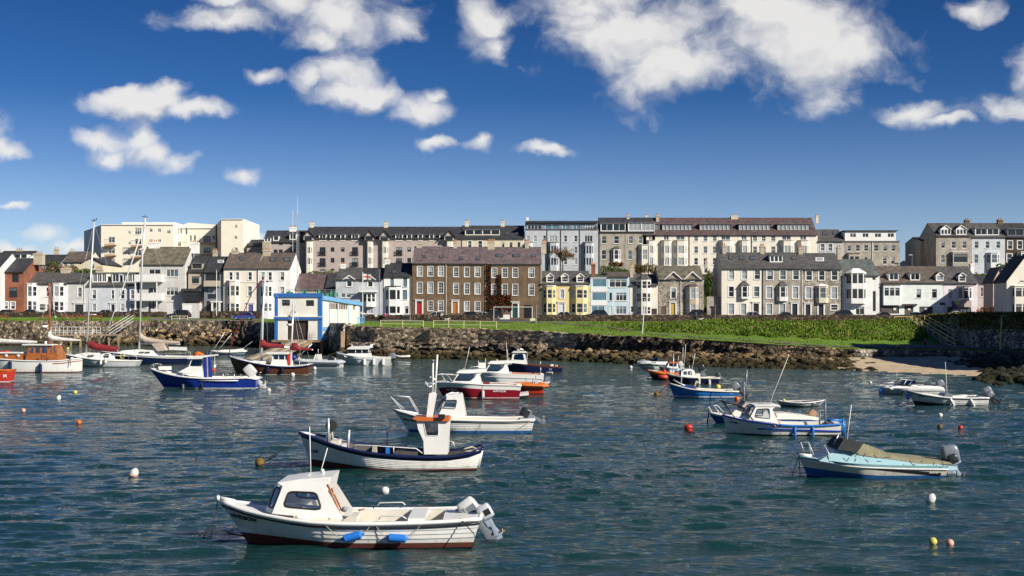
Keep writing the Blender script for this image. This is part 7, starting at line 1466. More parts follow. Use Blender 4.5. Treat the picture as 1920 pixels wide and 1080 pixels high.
b.poles('forestay_sail', [[(1150, 500, 0), (1340, 0, 0), (1455, -330, 0), (1600, -760, 0)]], .07, B_sailw, n=6); b.poles('rigging', [[(1632, -900, 0), (2130, 640, 0)], [(1632, -900, 0), (1593, -120, -.5), (1580, 630, -.9)], [(1632, -900, 0), (1593, -120, .5), (1580, 630, .9)], [(1200, 590, -.3), (1450, 600, -.8), (1800, 620, -.95), (2100, 610, -.8)]], .013, B_steel, n=4); b.poles('masthead_vane', [[(1632, -905, 0), (1634, -945, 0)], [(1600, -925, 0), (1665, -915, 0)]], .035, B_black)
b.poles('pulpit', [[(1130, 590, -.1), (1125, 545, -.05), (1125, 545, .05), (1200, 555, -.3), (1205, 600, -.3)], [(2080, 650, -.7), (2090, 600, -.7), (2140, 600, -.5), (2145, 650, -.5)]], .02, B_steel)
zB = (240, 560, 6)
b = Boat('cabin_boat', 'royal blue and white cabin boat with blue striped awning and orange ring on its roof', zB, 1016, 2.5, 850, group=G1)
b.hull([(242, 785), (320, 812), (400, 838), (550, 870), (700, 888), (850, 898), (1050, 900), (1250, 896), (1345, 892), (1440, 905)], 410, 1435, B_blue, B_anti, .03, tr=.85, gw=.82, tm=.48, band=B_blue, band_h=.02, wband=(B_white, .05)); b.strake(B_white, .06, .0, 'gunwale'); b.deck(.5, .92, B_white, B_floor, .35, .18, .06)
b.cabin([(560, 830), (680, 765), (720, 668), (840, 660), (850, 885), (700, 870)], .95, .75, B_white, wins=[[(722, 692), (828, 690), (826, 757), (700, 757)]], front=[(1, 2, .12, .15, .9)], rr=.12, gm=GLD, open_back=False)
b.block('cabin_roof', [(700, 662), (780, 640), (985, 628), (985, 640), (860, 672), (706, 674)], -.9, .9, B_white, bevel=.02); b.block('awning', [(845, 662), (930, 650), (948, 885), (852, 885)], -.9, -.86, B_blue); b.block('awning_stripe', [(884, 655), (896, 653), (904, 885), (890, 885)], -.92, -.9, B_sailb)
b.poles('life_ring', [[(740, 632, -.3), (790, 612, -.3), (840, 628, -.3), (790, 648, -.3), (740, 632, -.3)]], .14, B_orange, n=8); b.poles('pulpit', [[(245, 780, -.05), (262, 740, -.05), (360, 735, -.5), (380, 745, -.5)], [(262, 740, .05), (340, 730, .5)], [(280, 742, -.2), (300, 790, -.2)], [(560, 830, -.7), (700, 845, -.9), (830, 850, -.95)], [(620, 840, -.8), (622, 880, -.8)], [(700, 850, -.9), (700, 890, -.9)]], .022, B_steel); b.block('anchor_buoy', [(355, 760), (475, 760), (480, 800), (360, 800)], -.3, .3, B_white, bevel=.12)
b.poles('antenna', [[(920, 640, -.3), (1092, 372, -.3)], [(970, 640, .3), (1168, 392, .3)], [(975, 640, 0), (978, 870, 0)]], .028, B_alu); b.poles('roof_gear', [[(870, 640, 0), (870, 605, 0), (900, 600, 0)], [(880, 640, .3), (930, 600, .3)]], .05, B_navy); b.poles('rail_buoy', [[(960, 790, -.2), (960, 815, -.2)]], .19, B_redb, n=8); b.poles('rail_buoy', [[(965, 762, -.2), (985, 768, -.2)]], .17, B_white, n=8)
b.poles('rod_rack', [[(1070, 895, -.8), (1070, 845, -.8)], [(1100, 895, .5), (1095, 820, .5), (1130, 860, .5)], [(1200, 895, -.8), (1195, 850, -.8)], [(1265, 850, 0), (1330, 990, -.7)], [(1490, 900, .2), (1480, 830, .2), (1500, 830, .2)]], .03, B_steel); b.motor(1390, 895, 2.0, 40, B_motorw, B_motorw); b.poles('side_lettering', [[(800, 922, -1.0), (1000, 925, -1.02), (1240, 922, -1.0)]], .035, B_white, n=4)
b.fender(628, 978, .35, .07, B_motorg, 'grey fender nearer the bow of the royal blue cabin boat'); b.fender(835, 985, .35, .07, B_motork, 'black fender amidships on the royal blue cabin boat'); mooring(b, 250, 795, [(180, 900), (120, 965)])
zC = (500, 560, 6)
b = Boat('motor_sailer', 'navy and brown motor sailer with white wheelhouse, two masts and dark red sails furled', zC, 855, 2.9, 30, 'motor sailer', G1)
b.hull([(-422, 652), (-340, 680), (-200, 715), (-100, 735), (30, 755), (150, 765), (280, 768), (400, 760), (480, 745)], -345, 462, B_brownp, B_white, .03, tr=.75, gw=.84, tm=.5, band=B_brownp, band_h=.3, strakes=3); b.strake(B_navy, .09, -.03, 'rubbing_strake'); b.strake(B_white, .04, .05, 'gunwale'); b.deck(.99, .99, B_white, crown=.06)
b.block('fore_cabin', [(-180, 730), (-150, 695), (0, 700), (30, 765)], -.9, .9, B_white, -.75, .75, bevel=.04)
for xa in (-125, -5): b.block('cabin_port', [(xa, 720), (xa + 55, 722), (xa + 55, 742), (xa, 740)], -.93, -.8, B_black)
b.cabin([(35, 765), (60, 690), (50, 625), (240, 620), (262, 765)], .95, .85, B_white, wins=[[(75, 632), (128, 632), (128, 682), (82, 680)], [(140, 632), (195, 632), (197, 684), (142, 682)], [(212, 634), (232, 634), (235, 684), (214, 684)]], front=[(1, 2, .1, .12, .88)], rr=.12, name='wheelhouse', open_back=False, gm=GLD)
b.block('wheelhouse_roof', [(15, 612), (30, 598), (255, 596), (260, 622), (40, 622)], -1.05, 1.05, B_white, bevel=.03); b.block('cabin_door', [(238, 620), (262, 618), (264, 745), (242, 745)], -.965, -.5, B_redb)
b.poles('main_mast', [[(-60, 730, 0), (-45, 200, 0), (-18, -280, 0)]], .11, B_alu, n=8); b.poles('mizzen_mast', [[(272, 760, 0), (285, 400, 0), (300, 55, 0)]], .09, B_alu, n=8); b.poles('radar_scanner', [[(262, 305, 0), (262, 282, 0)]], .3, B_white, n=12); b.poles('spreader', [[(-30, 155, 0), (-5, 155, 0)], [(-38, 40, -.4), (-38, 40, .4)], [(-26, -120, -.4), (-26, -120, .4)], [(-45, 85, 0), (-52, 55, 0)]], .04, B_alu)
cover(b, 'furled_sail', [(-60, 460, 0), (-50, 510, 0), (0, 525, 0), (100, 530, 0), (200, 535, 0)], [.12, .42, .24, .19, .15], B_sailr); cover(b, 'furled_sail', [(300, 495, 0), (305, 545, 0), (345, 560, 0), (430, 568, 0), (510, 572, 0)], [.12, .45, .2, .14, .1], B_sailr); b.poles('boom', [[(-60, 545, 0), (270, 545, 0)], [(290, 575, 0), (520, 575, 0)]], .06, B_alu)
b.poles('bowsprit', [[(-280, 690, 0), (-435, 655, 0)]], .08, B_wood); b.poles('furled_jib', [[(-433, 655, 0), (-380, 440, 0), (-170, -60, 0), (-22, -250, 0)]], .04, B_sailr); b.poles('rigging', [[(-18, -270, 0), (-90, 700, -.9)], [(-18, -270, 0), (20, 700, .9)], [(300, 60, 0), (400, 750, -.8)], [(-18, -270, 0), (300, 300, 0)], [(-400, 660, 0), (-160, 480, 0)], [(300, 60, 0), (500, 740, 0)]], .013, B_steel, n=4)
b.poles('stern_rail', [[(300, 745, -.9), (300, 700, -.9), (430, 690, -.8), (470, 695, -.5), (475, 740, -.5)], [(370, 750, -.85), (370, 695, -.85)]], .03, B_steel); b.fender(15, 790, .5, .12, B_navy, 'navy fender nearer the bow of the navy and brown motor sailer'); b.fender(180, 795, .5, .12, B_navy, 'navy fender under the wheelhouse of the motor sailer'); b.poles('life_ring', [[(350, 680, -.9), (365, 665, -.9), (380, 682, -.9), (365, 700, -.9), (350, 680, -.9)]], .06, B_white)
b = rib('pale grey inflatable boat with tilted dark and white outboard beside the motor sailer', 550, 640, 678, 690, B_tube, B_tube, 2.2, tr=.24); b.block('console', [(588, 675), (592, 664), (602, 664), (604, 680)], -.3, .3, B_white); b.poles('console_frame', [[(595, 676, -.4), (597, 655, -.4), (597, 655, .4)], [(560, 668, 0), (585, 645, 0)]], .04, B_alu); b.motor(626, 681, 1.7, 55, B_motork, B_motorw)
b.poles('bow_roll', [[(551, 670, -.4), (551, 670, .4)]], .25, B_blue, n=8)
b = Boat('motor_cruiser', 'white hardtop cruiser with dark wraparound windows in front of the sea wall', zC, 748, 2.6, 1090, 'motor cruiser', G1)
b.hull([(780, 610), (850, 625), (1000, 648), (1150, 658), (1300, 660), (1392, 662)], 868, 1385, B_grey, B_white, .05, tr=.9, gw=.84, tm=.42, band=B_white, band_h=.15); b.strake(B_motorg, .03, -.3, 'rubber_strip', .05, .7); b.deck(.72, .96, B_white, B_floor, .4, .25, .12)
b.block('superstructure', [(880, 640), (930, 612), (1165, 612), (1175, 655), (900, 655)], -1.0, 1.0, B_white, -.85, .85, bevel=.04); b.block('window_band', [(935, 614), (930, 570), (1165, 572), (1160, 612)], -.86, .86, G_dark, -.78, .78); b.block('hardtop', [(915, 560), (960, 535), (1170, 530), (1190, 548), (1150, 568), (920, 568)], -1.0, 1.0, B_white, bevel=.05)
b.poles('window_post', [[(1000, 612, -.68), (1000, 570, -.62)], [(1070, 612, -.68), (1070, 570, -.62)], [(1140, 612, -.68), (1150, 568, -.62)]], .04, B_white); b.poles('roof_arch', [[(1150, 560, -.6), (1180, 510, -.6)], [(1150, 560, .6), (1195, 515, .6)], [(960, 540, 0), (960, 518, 0)]], .06, B_white)
b.poles('pulpit', [[(780, 610, 0), (785, 595, 0), (850, 600, -.4), (860, 625, -.5)], [(820, 597, -.2), (830, 620, -.3)]], .035, B_steel); b.motor(1400, 690, 1.7, 5, B_motorg, B_motork)
for x, lab in ((1100, 'white fender amidships on the white hardtop cruiser'), (1205, 'white fender between midships and stern of the white hardtop cruiser'), (1310, 'white fender nearest the stern of the white hardtop cruiser')): b.fender(x, 710, .65, .15, B_white, lab, group=None)
b = Boat('tender', 'tiny white tender at the foot of the sea wall right of the hardtop cruiser', zC, 676, 1.5, 1520, 'dinghy', G1); b.hull([(1440, 645), (1480, 650), (1540, 652), (1600, 648)], 1455, 1595, B_white, B_white, .05, tr=.85, tm=.45); b.strake(B_white, .12, 0, 'gunwale'); b.deck(.15, .95, B_white, B_floor, .25, .2, .03)
b = Boat('tender', 'white and blue dinghy rafted behind the royal blue cabin boat', zB, 632, 1.8, 1130, 'dinghy', G1); b.hull([(930, 590), (1010, 598), (1150, 602), (1310, 592)], 960, 1290, B_ltblue, B_navy, .08, tr=.85, tm=.45, band=B_white, band_h=.22); b.strake(B_white, .14, 0, 'gunwale'); b.deck(.12, .95, B_white, B_floor, .3, .2, .03); b.block('dinghy_cover', [(1000, 598), (1060, 575), (1200, 572), (1290, 560), (1320, 596)], -.7, .7, B_white, -.3, .3, bevel=.08)
b = Boat('open_boat', 'stern of a bright red boat cut by the left edge of the photo', zA, 940, 1.8, -60, 'open boat', G1); b.hull([(-260, 800), (-150, 812), (-30, 812), (88, 806)], -220, 76, B_redb, B_white, .06, tr=.9, tm=.45, band=B_orange, band_h=.12); b.strake(B_orange, .05, 0, 'gunwale'); b.deck(.2, .94, B_orange, B_floor, .3, .18, .03); b.text('M', 55, 870, 40, B_white)
# ---- buoys
def buoy(px, py, r, mt, label, kind='ball', line=None, half=None, group='mooring buoys'):
 Y = WY(py + r * .7); rr = r * Y / F; root = empty('mooring_buoy', (PX(px, Y), Y, 0), label, 'buoy', group)
 mb = MB(); mb.m(mt)
 if kind == 'ball': mb.ell((0, 0, rr * .55), (rr, rr, rr), 16, 10)
 elif kind == 'pick': mb.tube([(-.3 * rr, 0, -.3 * rr), (.0, 0, .3 * rr), (.35 * rr, 0, 1.1 * rr), (.55 * rr, 0, 1.5 * rr), (.62 * rr, 0, 1.7 * rr)], [rr * .5, rr * .9, rr * .85, rr * .5, rr * .15], 12)
 mb.build('float_body', None, root, smooth=True)
 if half:
  b2 = MB().m(half); b2.tube([(0, 0, rr * .22), (0, 0, rr * .5)], [rr * 1.0, rr * 1.02], 16); b2.build('colour_band', None, root)
 b3 = MB(); b3.tube([(0, 0, rr * 1.4), (0, 0, rr * 1.75), (rr * .2, 0, rr * 1.85), (rr * .25, 0, rr * 1.6)], rr * .09, 5)
 if line: b3.tube([(0, 0, rr * .3), ((line[0]) * Y / F * .5, .1, -.0 + (line[1]) * Y / F * .5), (line[0] * Y / F, .2, line[1] * Y / F)], .02, 4)
 b3.build('ring', B_dline, root)
W_, Y_b, P_b, R_b = B_white, B_buoyy, B_pink, B_redb
for a in [(250, 887, 9, W_, 'large white pick up buoy with pink base left of the front boat', 'pick', None, P_b), (722, 919, 8, W_, 'white round buoy between the two nearest boats'), (109, 746, 5, W_, 'small white buoy left of the royal blue boat', 'pick'),
   (141, 735, 4, Y_b, 'small yellow buoy left of the royal blue boat'), (44, 769, 4.2, P_b, 'small orange buoy near the left edge of the photo'), (148, 791, 5, B_orange, 'small orange buoy right of and below the white one on the left'),
   (1291, 802, 8.5, R_b, 'bright red round buoy left of the blue and white cabin boats'), (1744, 935, 9.5, W_, 'white leaning buoy below the teal speedboat', 'pick'), (1749, 1014, 8, Y_b, 'yellow green float in the near right corner', 'ball', (32, 3)), (1781, 1017, 7.5, P_b, 'faded pink float in the near right corner'),
   (1763, 778, 4.5, W_, 'small white buoy right of the canvas covered speedboat antenna'), (1801, 801, 4.5, R_b, 'small red buoy above the outboard of the teal speedboat'), (1762, 799, 5, B_weed, 'dark weedy float left of the small red buoy'), (1632, 717, 3, W_, 'tiny white buoy left of the white bow rider'),
   (1346, 725, 5.5, Y_b, 'pale yellow buoy behind the bright blue open boat'), (1231, 738, 5, B_weed, 'brownish float left of the bright blue open boat'), (1382, 747, 5, B_orange, 'small orange buoy under the stern of the bright blue open boat'), (590, 690, 3.5, W_, 'small white buoy right of the motor sailer stern'), (549, 702, 4, W_, 'small white buoy under the motor sailer hull'),
   (1183, 735 - 47, 3, W_, 'tiny white buoy left of the white canopy cruiser'), (487, 866, 9, B_weed, 'weed covered orange float left of the fishing boat', 'ball', (30, 18)), (127, 653, 3, Y_b, 'small yellow buoy behind the wooden cruiser'), (504, 731, 4, W_, 'small white buoy at the stern of the royal blue boat')]:
 buoy(*a)
# ------------------------------------------------------------------ boathouse
S_cream = mat('boathouse_render', (0.76, 0.73, 0.65), 0.85, 0.14, 0.8, spec=0.2); S_blue = mat('boathouse_blue', (0.03, 0.14, 0.42), 0.4, 0.08, 1); S_lblue = mat('boathouse_light_blue', (0.16, 0.38, 0.66), 0.45, 0.08, 1); S_conc = mat('weathered_concrete', (0.30, 0.22, 0.13), 0.9, 0.45, 0.7, 0.4, 4, col2=(0.12, 0.09, 0.055))
def boathouse():
 c1 = (PX(603, 173), 173.0); c0 = (PX(515, 173.4), 173.4); c2 = (PX(675, 196), 196.0)
 root = empty('boathouse', (c1[0], c1[1], 0), 'white and blue lifeboat boathouse on piles above a slipway', 'boathouse'); off = (c1[0], c1[1], 0)
 def face(a, b):
  ln = math.hypot(b[0] - a[0], b[1] - a[1]); d = ((b[0] - a[0]) / ln, (b[1] - a[1]) / ln); n = (d[1], -d[0])
  return ln, (lambda u, k, z: (a[0] + d[0] * u + n[0] * k, a[1] + d[1] * u + n[1] * k, z))
 Lf, Tf = face(c0, c1); Lr, Tr = face(c1, c2); zf = lambda y: PZ(y, 174); zb = 2.0; zt = zf(556)
 fx = lambda px: (px - 515) / 88 * Lf
 mb = MB().m(S_cream); wins = [(fx(528.5), fx(543.5), zf(573.5), zf(562)), (fx(573.7), fx(588.6), zf(574), zf(563))]; door = (fx(538.5), fx(578), zb + .02, zf(601))
 cellcut(mb, Tf, 0, Lf, zb, zt, wins + [door], .35)
 mb.m(B_white); ow = [(4.2, 9.0, zf(580), zf(567)), (9.8, 15.4, zf(580), zf(567)), (18.6, 20.2, zf(580), zf(567))]
 # the side wall follows the roof, lower at the landward end
 cellcut(mb, Tr, 0, Lr, 3.55, zt - .55, ow, .2)
 mb.poly([Tr(0, 0, zt - .55), Tr(Lr, 0, zt - .55), Tr(0, 0, zt)]); mb.poly([Tr(0, 0, zb), Tr(0, 0, 3.55), Tr(9, 0, 3.55)])
 c3 = (c0[0] + (c2[0] - c1[0]), c0[1] + (c2[1] - c1[1])); mb.poly([(*c0, zb), (*c3, zb), (*c3, zt), (*c0, zt)]); mb.poly([(*c2, zb), (*c3, zb), (*c3, zt - .5), (*c2, zt - .5)])
 mb.build('wall', None, root, off=off)
 for o in wins: window(root, off, Tf, o, 'kN2', False, G_dark)
 for o in ow: window(root, off, Tr, o, '4N' if o[1] - o[0] > 3 else 'N', False, mat('pane_brown_blind', (0.16, 0.10, 0.07), .2, .3, 2))
 mb = MB(); tb(mb, Tf, door[0], door[1], -.33, -.25, zb, door[3]); mb.build('slip_door', mat('boathouse_door', (0.035, 0.022, 0.018), .7, .3, 1.5), root, off=off)
 def bar(nm, T, u0, u1, n1, z0, z1, m_): tb_ = MB(); tb(tb_, T, u0, u1, -.002, n1, z0, z1); tb_.build(nm, m_, root, off=off)
 bar('corner_post', Tf, 0, .45, .08, zb, zt, S_blue); bar('corner_post', Tf, Lf - .42, Lf + .05, .083, zb - .3, zt, S_blue)
 bar('fascia_beam', Tf, -.1, Lf + .12, .18, zt - .1, zt + .42, S_blue); bar('band_beam', Tf, -.1, Lf + .12, .2, zf(599), zf(594.5), S_blue); bar('band_cap', Tf, -.12, Lf + .14, .26, zf(594.5), zf(593.3), B_white)
 bar('side_post', Tr, 0.02, .5, .05, zb, zt, S_lblue)
 for u in (8.9 / 1.0 - .1, 3.95, 15.5, Lr - .4): bar('side_post', Tr, u, u + .28, .05, 3.55, zt - .6, S_lblue)
 bar('side_band', Tr, 0, Lr, .09, 3.25, 3.75, S_lblue)
 mb = MB(); mb.add([Tr(0, .02, zt - .45), Tr(Lr + .5, .02, zt - 1.0), Tr(Lr + .5, .25, zt - 1.0), Tr(0, .25, zt - .45), Tr(0, .02, zt + .1), Tr(Lr + .5, .02, zt - .45), Tr(Lr + .5, .25, zt - .45), Tr(0, .25, zt + .1)], [(0, 3, 2, 1), (4, 5, 6, 7), (0, 1, 5, 4), (1, 2, 6, 5), (2, 3, 7, 6), (3, 0, 4, 7)]); mb.build('side_fascia', S_lblue, root, off=off)
 mb = MB(); mb.add([Tr(0, .03, zb - .35), Tr(11.5, .03, 3.3), Tr(11.5, .3, 3.3), Tr(0, .3, zb - .35), Tr(0, .03, zb + .15), Tr(9.5, .03, 3.7), Tr(9.5, .3, 3.7), Tr(0, .3, zb + .15)], [(0, 3, 2, 1), (4, 5, 6, 7), (0, 1, 5, 4), (1, 2, 6, 5), (2, 3, 7, 6), (3, 0, 4, 7)]); mb.build('raking_brace', S_lblue, root, off=off)
 mb = MB(); mb.add([(*c0, zt + .02), (*c1, zt + .02), (*c2, zt - .5), (*c3, zt - .5), (*c0, zt + .18), (*c1, zt + .18), (*c2, zt - .34), (*c3, zt - .34)], [(0, 3, 2, 1), (4, 5, 6, 7), (0, 1, 5, 4), (1, 2, 6, 5), (2, 3, 7, 6), (3, 0, 4, 7)]); mb.build('roof', M_lead, root, off=off)
 mb = MB(); tb(mb, Tf, -.3, Lf + .4, -8, .6, zb - .3, zb); mb.build('floor_slab', S_conc, root, off=off)
 for px, z1 in ((603.5, zb - .3), (619, 3.2), (530, zb - .3), (560, zb - .3)):
  Y = 172.6 if px != 619 else 176; x = PX(px, Y); MB().box(x - .16, x + .16, Y - .16, Y + .16, -.8, z1).build('pile', S_conc if px != 619 else B_white, root, off=off)
 mb = MB(); x0, x1 = PX(604, 178), PX(643, 176); mb.add([(x0, 178, -.5), (x1, 178, -.5), (x1, 186, -.5), (x0, 186, -.5), (x0, 178, 1.4), (x1, 178, 3.1), (x1, 186, 3.1), (x0, 186, 1.4)], [(0, 3, 2, 1), (4, 5, 6, 7), (0, 1, 5, 4), (1, 2, 6, 5), (2, 3, 7, 6), (3, 0, 4, 7)]); mb.build('flank_wall', S_conc, root, off=off)
 mb = MB(); x = PX(645, 170); mb.box(x - .22, x + .22, 168.5, 172, -.5, 3.2); mb.build('buttress', mat('pale_concrete', (.42, .32, .2), .9, .3, 1), root, off=off)
 mb = MB();
 for k in range(5): tb(mb, Tf, fx(578) + k * .22, fx(578) + k * .22 + .04, .3, .34, zb, zb + 1.05)
 for z in (.35, .7, 1.05): tb(mb, Tf, fx(577), Lf, .3, .34, zb + z - .03, zb + z)
 mb.build('guard_rail', M_rail, root, off=off)
 MB().tube([Tf(fx(554), .1, zf(573)), Tf(fx(554), .6, zf(585))], .03, 5).build('lamp_arm', B_motorg, root, off=off); l = MB(); p = Tf(fx(554), .6, zf(584.5)); l.tube([(p[0], p[1], p[2] + .12), (p[0], p[1], p[2] - .18)], [.06, .2], 10); l.build('lamp_shade', mat('lamp_green', (.05, .09, .07), .5), root, off=off)
 # slipway
 mb = MB().m(S_conc); xa, xb = c0[0] + 2.0, c1[0] - 1.2
 mb.add([(xa, 174, 1.9), (xb, 173, 1.9), (xb - 2.5, 150, -.35), (xa - 2.5, 150, -.35), (xa, 174, 1.5), (xb, 173, 1.5), (xb - 2.5, 150, -.75), (xa - 2.5, 150, -.75)], [(0, 1, 2, 3), (7, 6, 5, 4), (0, 4, 5, 1), (1, 5, 6, 2), (2, 6, 7, 3), (3, 7, 4, 0)])
 s = mb.build('slipway', None, root, off=off)
 for xs in (xa + .9, xb - .9):
  MB().add([(xs, 173.5, 2.0), (xs + .4, 173.5, 2.0), (xs - 2.1, 150, -.22), (xs - 2.5, 150, -.22), (xs, 173.5, 1.9), (xs + .4, 173.5, 1.9), (xs - 2.1, 150, -.33), (xs - 2.5, 150, -.33)], [(0, 1, 2, 3), (0, 4, 5, 1), (1, 5, 6, 2), (2, 6, 7, 3), (3, 7, 4, 0)]).build('slip_rail', mat('pale_timber', (.42, .36, .26), .9, .3, 1), s, off=off)
boathouse()
def gY(px, py):
 """distance at which the ground shows on that picture row"""
 lo, hi = wall_top(px)[0], interp(px, ROADY)
 for _ in range(30):
  m_ = (lo + hi) / 2
  if HY + (CZ - ground_z(px, m_)) * F / m_ > py: lo = m_
  else: hi = m_
 return lo
def G3(px, py): Y = gY(px, py); return Vector((PX(px, Y), Y, ground_z(px, Y)))
def GP(px, Y): return Vector((PX(px, Y), Y, ground_z(px, Y)))
Y_paint = mat('fence_cream_paint', (0.62, 0.60, 0.36), 0.6, 0.15, 3); Y_yel = mat('rail_yellow_paint', (0.55, 0.47, 0.16), 0.6, 0.2, 3)
def rails(name, label, pts, h, levels, m_, r=.05, posts=None, group=None, cat='fence'):
 a = Vector(pts[0]); root = empty(name, a, label, cat, group); mb = MB()
 for l in levels: mb.tube([Vector(p) - a + Vector((0, 0, h * l)) for p in pts], r, 5)
 mb.build('rail', m_, root)
 P_ = [Vector(p) for p in pts]; n = posts or len(pts)
 for i in range(n):
  t = i / (n - 1) * (len(P_) - 1); k = min(int(t), len(P_) - 2); p = P_[k].lerp(P_[k + 1], t - k) - a
  MB().box(p.x - r, p.x + r, p.y - r, p.y + r, p.z - .1, p.z + h + .03).build('post', m_, root)
 return root
rails('white_fence', 'shorter cream railing on the lawn nearer the boathouse', [GP(714, 171), GP(755, 170.5), GP(794, 170)], .85, (.45, .95), Y_paint, .038, 3, 'cream railings on the lawn')
rails('white_fence', 'longer cream railing on the lawn in front of the brown terrace', [GP(813, 168), GP(870, 167), GP(931, 166)], .95, (.42, .95), Y_paint, .038, 5, 'cream railings on the lawn')
rails('blue_fence', 'light blue railing beside the landward end of the boathouse', [(PX(672, 194), 194, 3.9), (PX(683, 203), 203, 4.0)], 1.2, (.3, .95), S_lblue, .05, 5)
rails('yellow_rail', 'yellow hand rail at the head of the stairs on the right', [(PX(1677, 218), 218, 4.4), (PX(1708, 218), 218, 4.4)], .9, (.95,), Y_yel, .06, 2)
# stairs down to the promenade
A0 = Vector((PX(1722, 205), 205, 4.5)); A1 = Vector((PX(1806, 152), 152, 1.35))
root = empty('stone_stairs', A0, 'long flight of stone stairs with yellow railings down to the beach promenade', 'stairs'); mb = MB(); n = 22; d = (A1 - A0); sd_ = Vector((-d.y, d.x, 0)).normalized() * -1.0
for i in range(n):
 a = d * (i / n); b_ = d * ((i + 1) / n); z = a.z
 q = [a - sd_, b_ - sd_, b_ + sd_, a + sd_]; mb.add([(p.x, p.y, z) for p in q] + [(p.x, p.y, -4.5) for p in q], [(0, 1, 2, 3), (0, 4, 5, 1), (1, 5, 6, 2), (2, 6, 7, 3), (3, 7, 4, 0)])
mb.build('steps', M_dark, root)
for sg in (-1, 1):
 mb = MB()
 for h in (.5, 1.0): mb.tube([sd_ * sg * .95 + Vector((0, 0, h)), d + sd_ * sg * .95 + Vector((0, 0, h))], .055, 5)
 rl = mb.build('railing', Y_yel, root)
 for i in range(8): p = d * (i / 7) + sd_ * sg * .95; MB().box(p.x - .05, p.x + .05, p.y - .05, p.y + .05, p.z - .1, p.z + 1.02).build('post', Y_yel, rl)
# gangway with stairs on the left
off = (PX(103, 224), 224, 0); root = empty('gangway', off, 'white railed landing gangway on piles against the left harbour wall', 'gangway'); x0, x1 = PX(100, 224), PX(224, 224); zg = PZ(627, 224)
MB().box(x0, x1, 223, 225.5, zg - .22, zg).build('walkway', mat('rusty_deck', (.42, .30, .20), .8, .5, .5), root, off=off)
mb = MB()
for l in (.35, .7, 1.3): mb.tube([(x0, 223, zg + l), (x1 - 3, 223, zg + l)], .045, 5)
for k in range(13): x = x0 + (x1 - 3 - x0) * k / 12; mb.tube([(x, 223, zg), (x, 223, zg + 1.3)], .04, 5)
mb.build('railing', B_white, root, off=off)
for k in range(8): x = x0 + (x1 - x0) * k / 7; MB().box(x - .13, x + .13, 223.2, 223.5, -.6, zg - .22).build('pile', S_conc, root, off=off)
st0 = Vector((PX(208, 226), 226, zg)); st1 = Vector((PX(246, 238), 238, 4.5)); mb = MB()
for yy in (-.6, .6):
 for l in (0, .55, 1.1): mb.tube([st0 + Vector((yy * .6, yy * .3, l)), st1 + Vector((yy * .6, yy * .3, l))], .05, 5)
mb.build('stair_railing', B_white, root, off=off); mb = MB()
for k in range(14): p = st0.lerp(st1, k / 13); mb.box(p.x - .5, p.x + .5, p.y - .25, p.y + .25, p.z - .05, p.z)
mb.build('stair_treads', M_rail, root, off=off)
# posts, lamps, masts
def post(name, label, p, top, r, m_, cat, group=None, r2=None, lean=(0, 0)):
 root = empty(name, p, label, cat, group); MB().tube([(0, 0, -.2), (lean[0], lean[1], top)], r, 8, r2 or r * .7).build('pole', m_, root); return root
def at(px, py, Y): return Vector((PX(px, Y), Y, PZ(py, Y)))
r_ = post('lamp_post', 'slim white lamp post in front of the narrow dark house', at(406, 590, 248), 8.6, .08, B_white, 'lamp post', 'lamp posts'); MB().box(-.12, .12, -.12, .12, 8.6, 8.8).build('lantern', B_motorg, r_)
r_ = post('lamp_post', 'grey lamp post beside the flagpole', at(711, 600, 240), 9.2, .09, B_motorg, 'lamp post', 'lamp posts'); MB().box(-.15, .15, -.15, .15, 9.2, 9.4).build('lantern', B_motorg, r_)
r_ = post('lamp_post', 'small lamp post on the upper street in the gap between terraces', at(1710, 502, 300), 3.0, .08, B_motorg, 'lamp post', 'lamp posts'); MB().box(-.75, .1, -.1, .1, 2.95, 3.08).build('lantern', B_white, r_)
post('leaning_pole', 'pale leaning pole on the grass in front of the cream bay tower house', G3(1204, 626), 4.4, .07, B_white, 'pole', lean=(.33, 0)); post('brown_pole', 'brown weathered pole in front of the shaded retaining wall', Vector((PX(1875, 143), 143, 1.2)), 3.9, .09, Y_yel, 'pole', lean=(.18, 0))
post('grey_post', 'thin grey post beside the white height barrier', G3(1006, 607), 3.0, .06, M_rail, 'post', 'thin grey posts by the road wall'); post('grey_post', 'thin grey post in front of the gap before the long stone terrace', at(1341, 602, 228), 2.9, .06, M_rail, 'post', 'thin grey posts by the road wall')
post('grey_post', 'thin post in front of the red door of the brown terrace', at(769, 600, 228), 2.6, .05, M_rail, 'post', 'thin grey posts by the road wall')
r_ = post('flagpole', 'white flagpole with a red crossed flag beside the boathouse', at(680, 601, 216), 8.2, .08, B_white, 'flagpole'); mb = MB().m(B_white); fw_, fh_ = 1.35, .95; N = 12
def fl(u, v): return (.08 + u * fw_, .1 * math.sin(u * 5) * (u + .2), 7.9 - v * fh_ - .12 * u)
for i in range(N):
 for j in range(8):
  u0, u1, v0, v1 = i / N, (i + 1) / N, j / 8, (j + 1) / 8; mb.m(B_redb if j in (3, 4) or i in (5, 6) else B_white); mb.add([fl(u0, v0), fl(u1, v0), fl(u1, v1), fl(u0, v1)], [(0, 1, 2, 3)])
mb.build('flag', None, r_)
r_ = empty('lattice_mast', at(558, 553, 215), 'tall thin lattice radio mast rising behind the boathouse', 'mast'); H_ = 13.6; mb = MB()
for k in range(3): a = k * 2.094; mb.tube([(.22 * math.cos(a), .22 * math.sin(a), 0), (.2 * math.cos(a), .2 * math.sin(a), H_)], .025, 4)
for i in range(34):
 z = H_ * i / 34
 for k in range(3): a, b_ = k * 2.094, (k + 1) * 2.094; mb.tube([(.21 * math.cos(a), .21 * math.sin(a), z), (.21 * math.cos(b_), .21 * math.sin(b_), z + .4)], .014, 3)
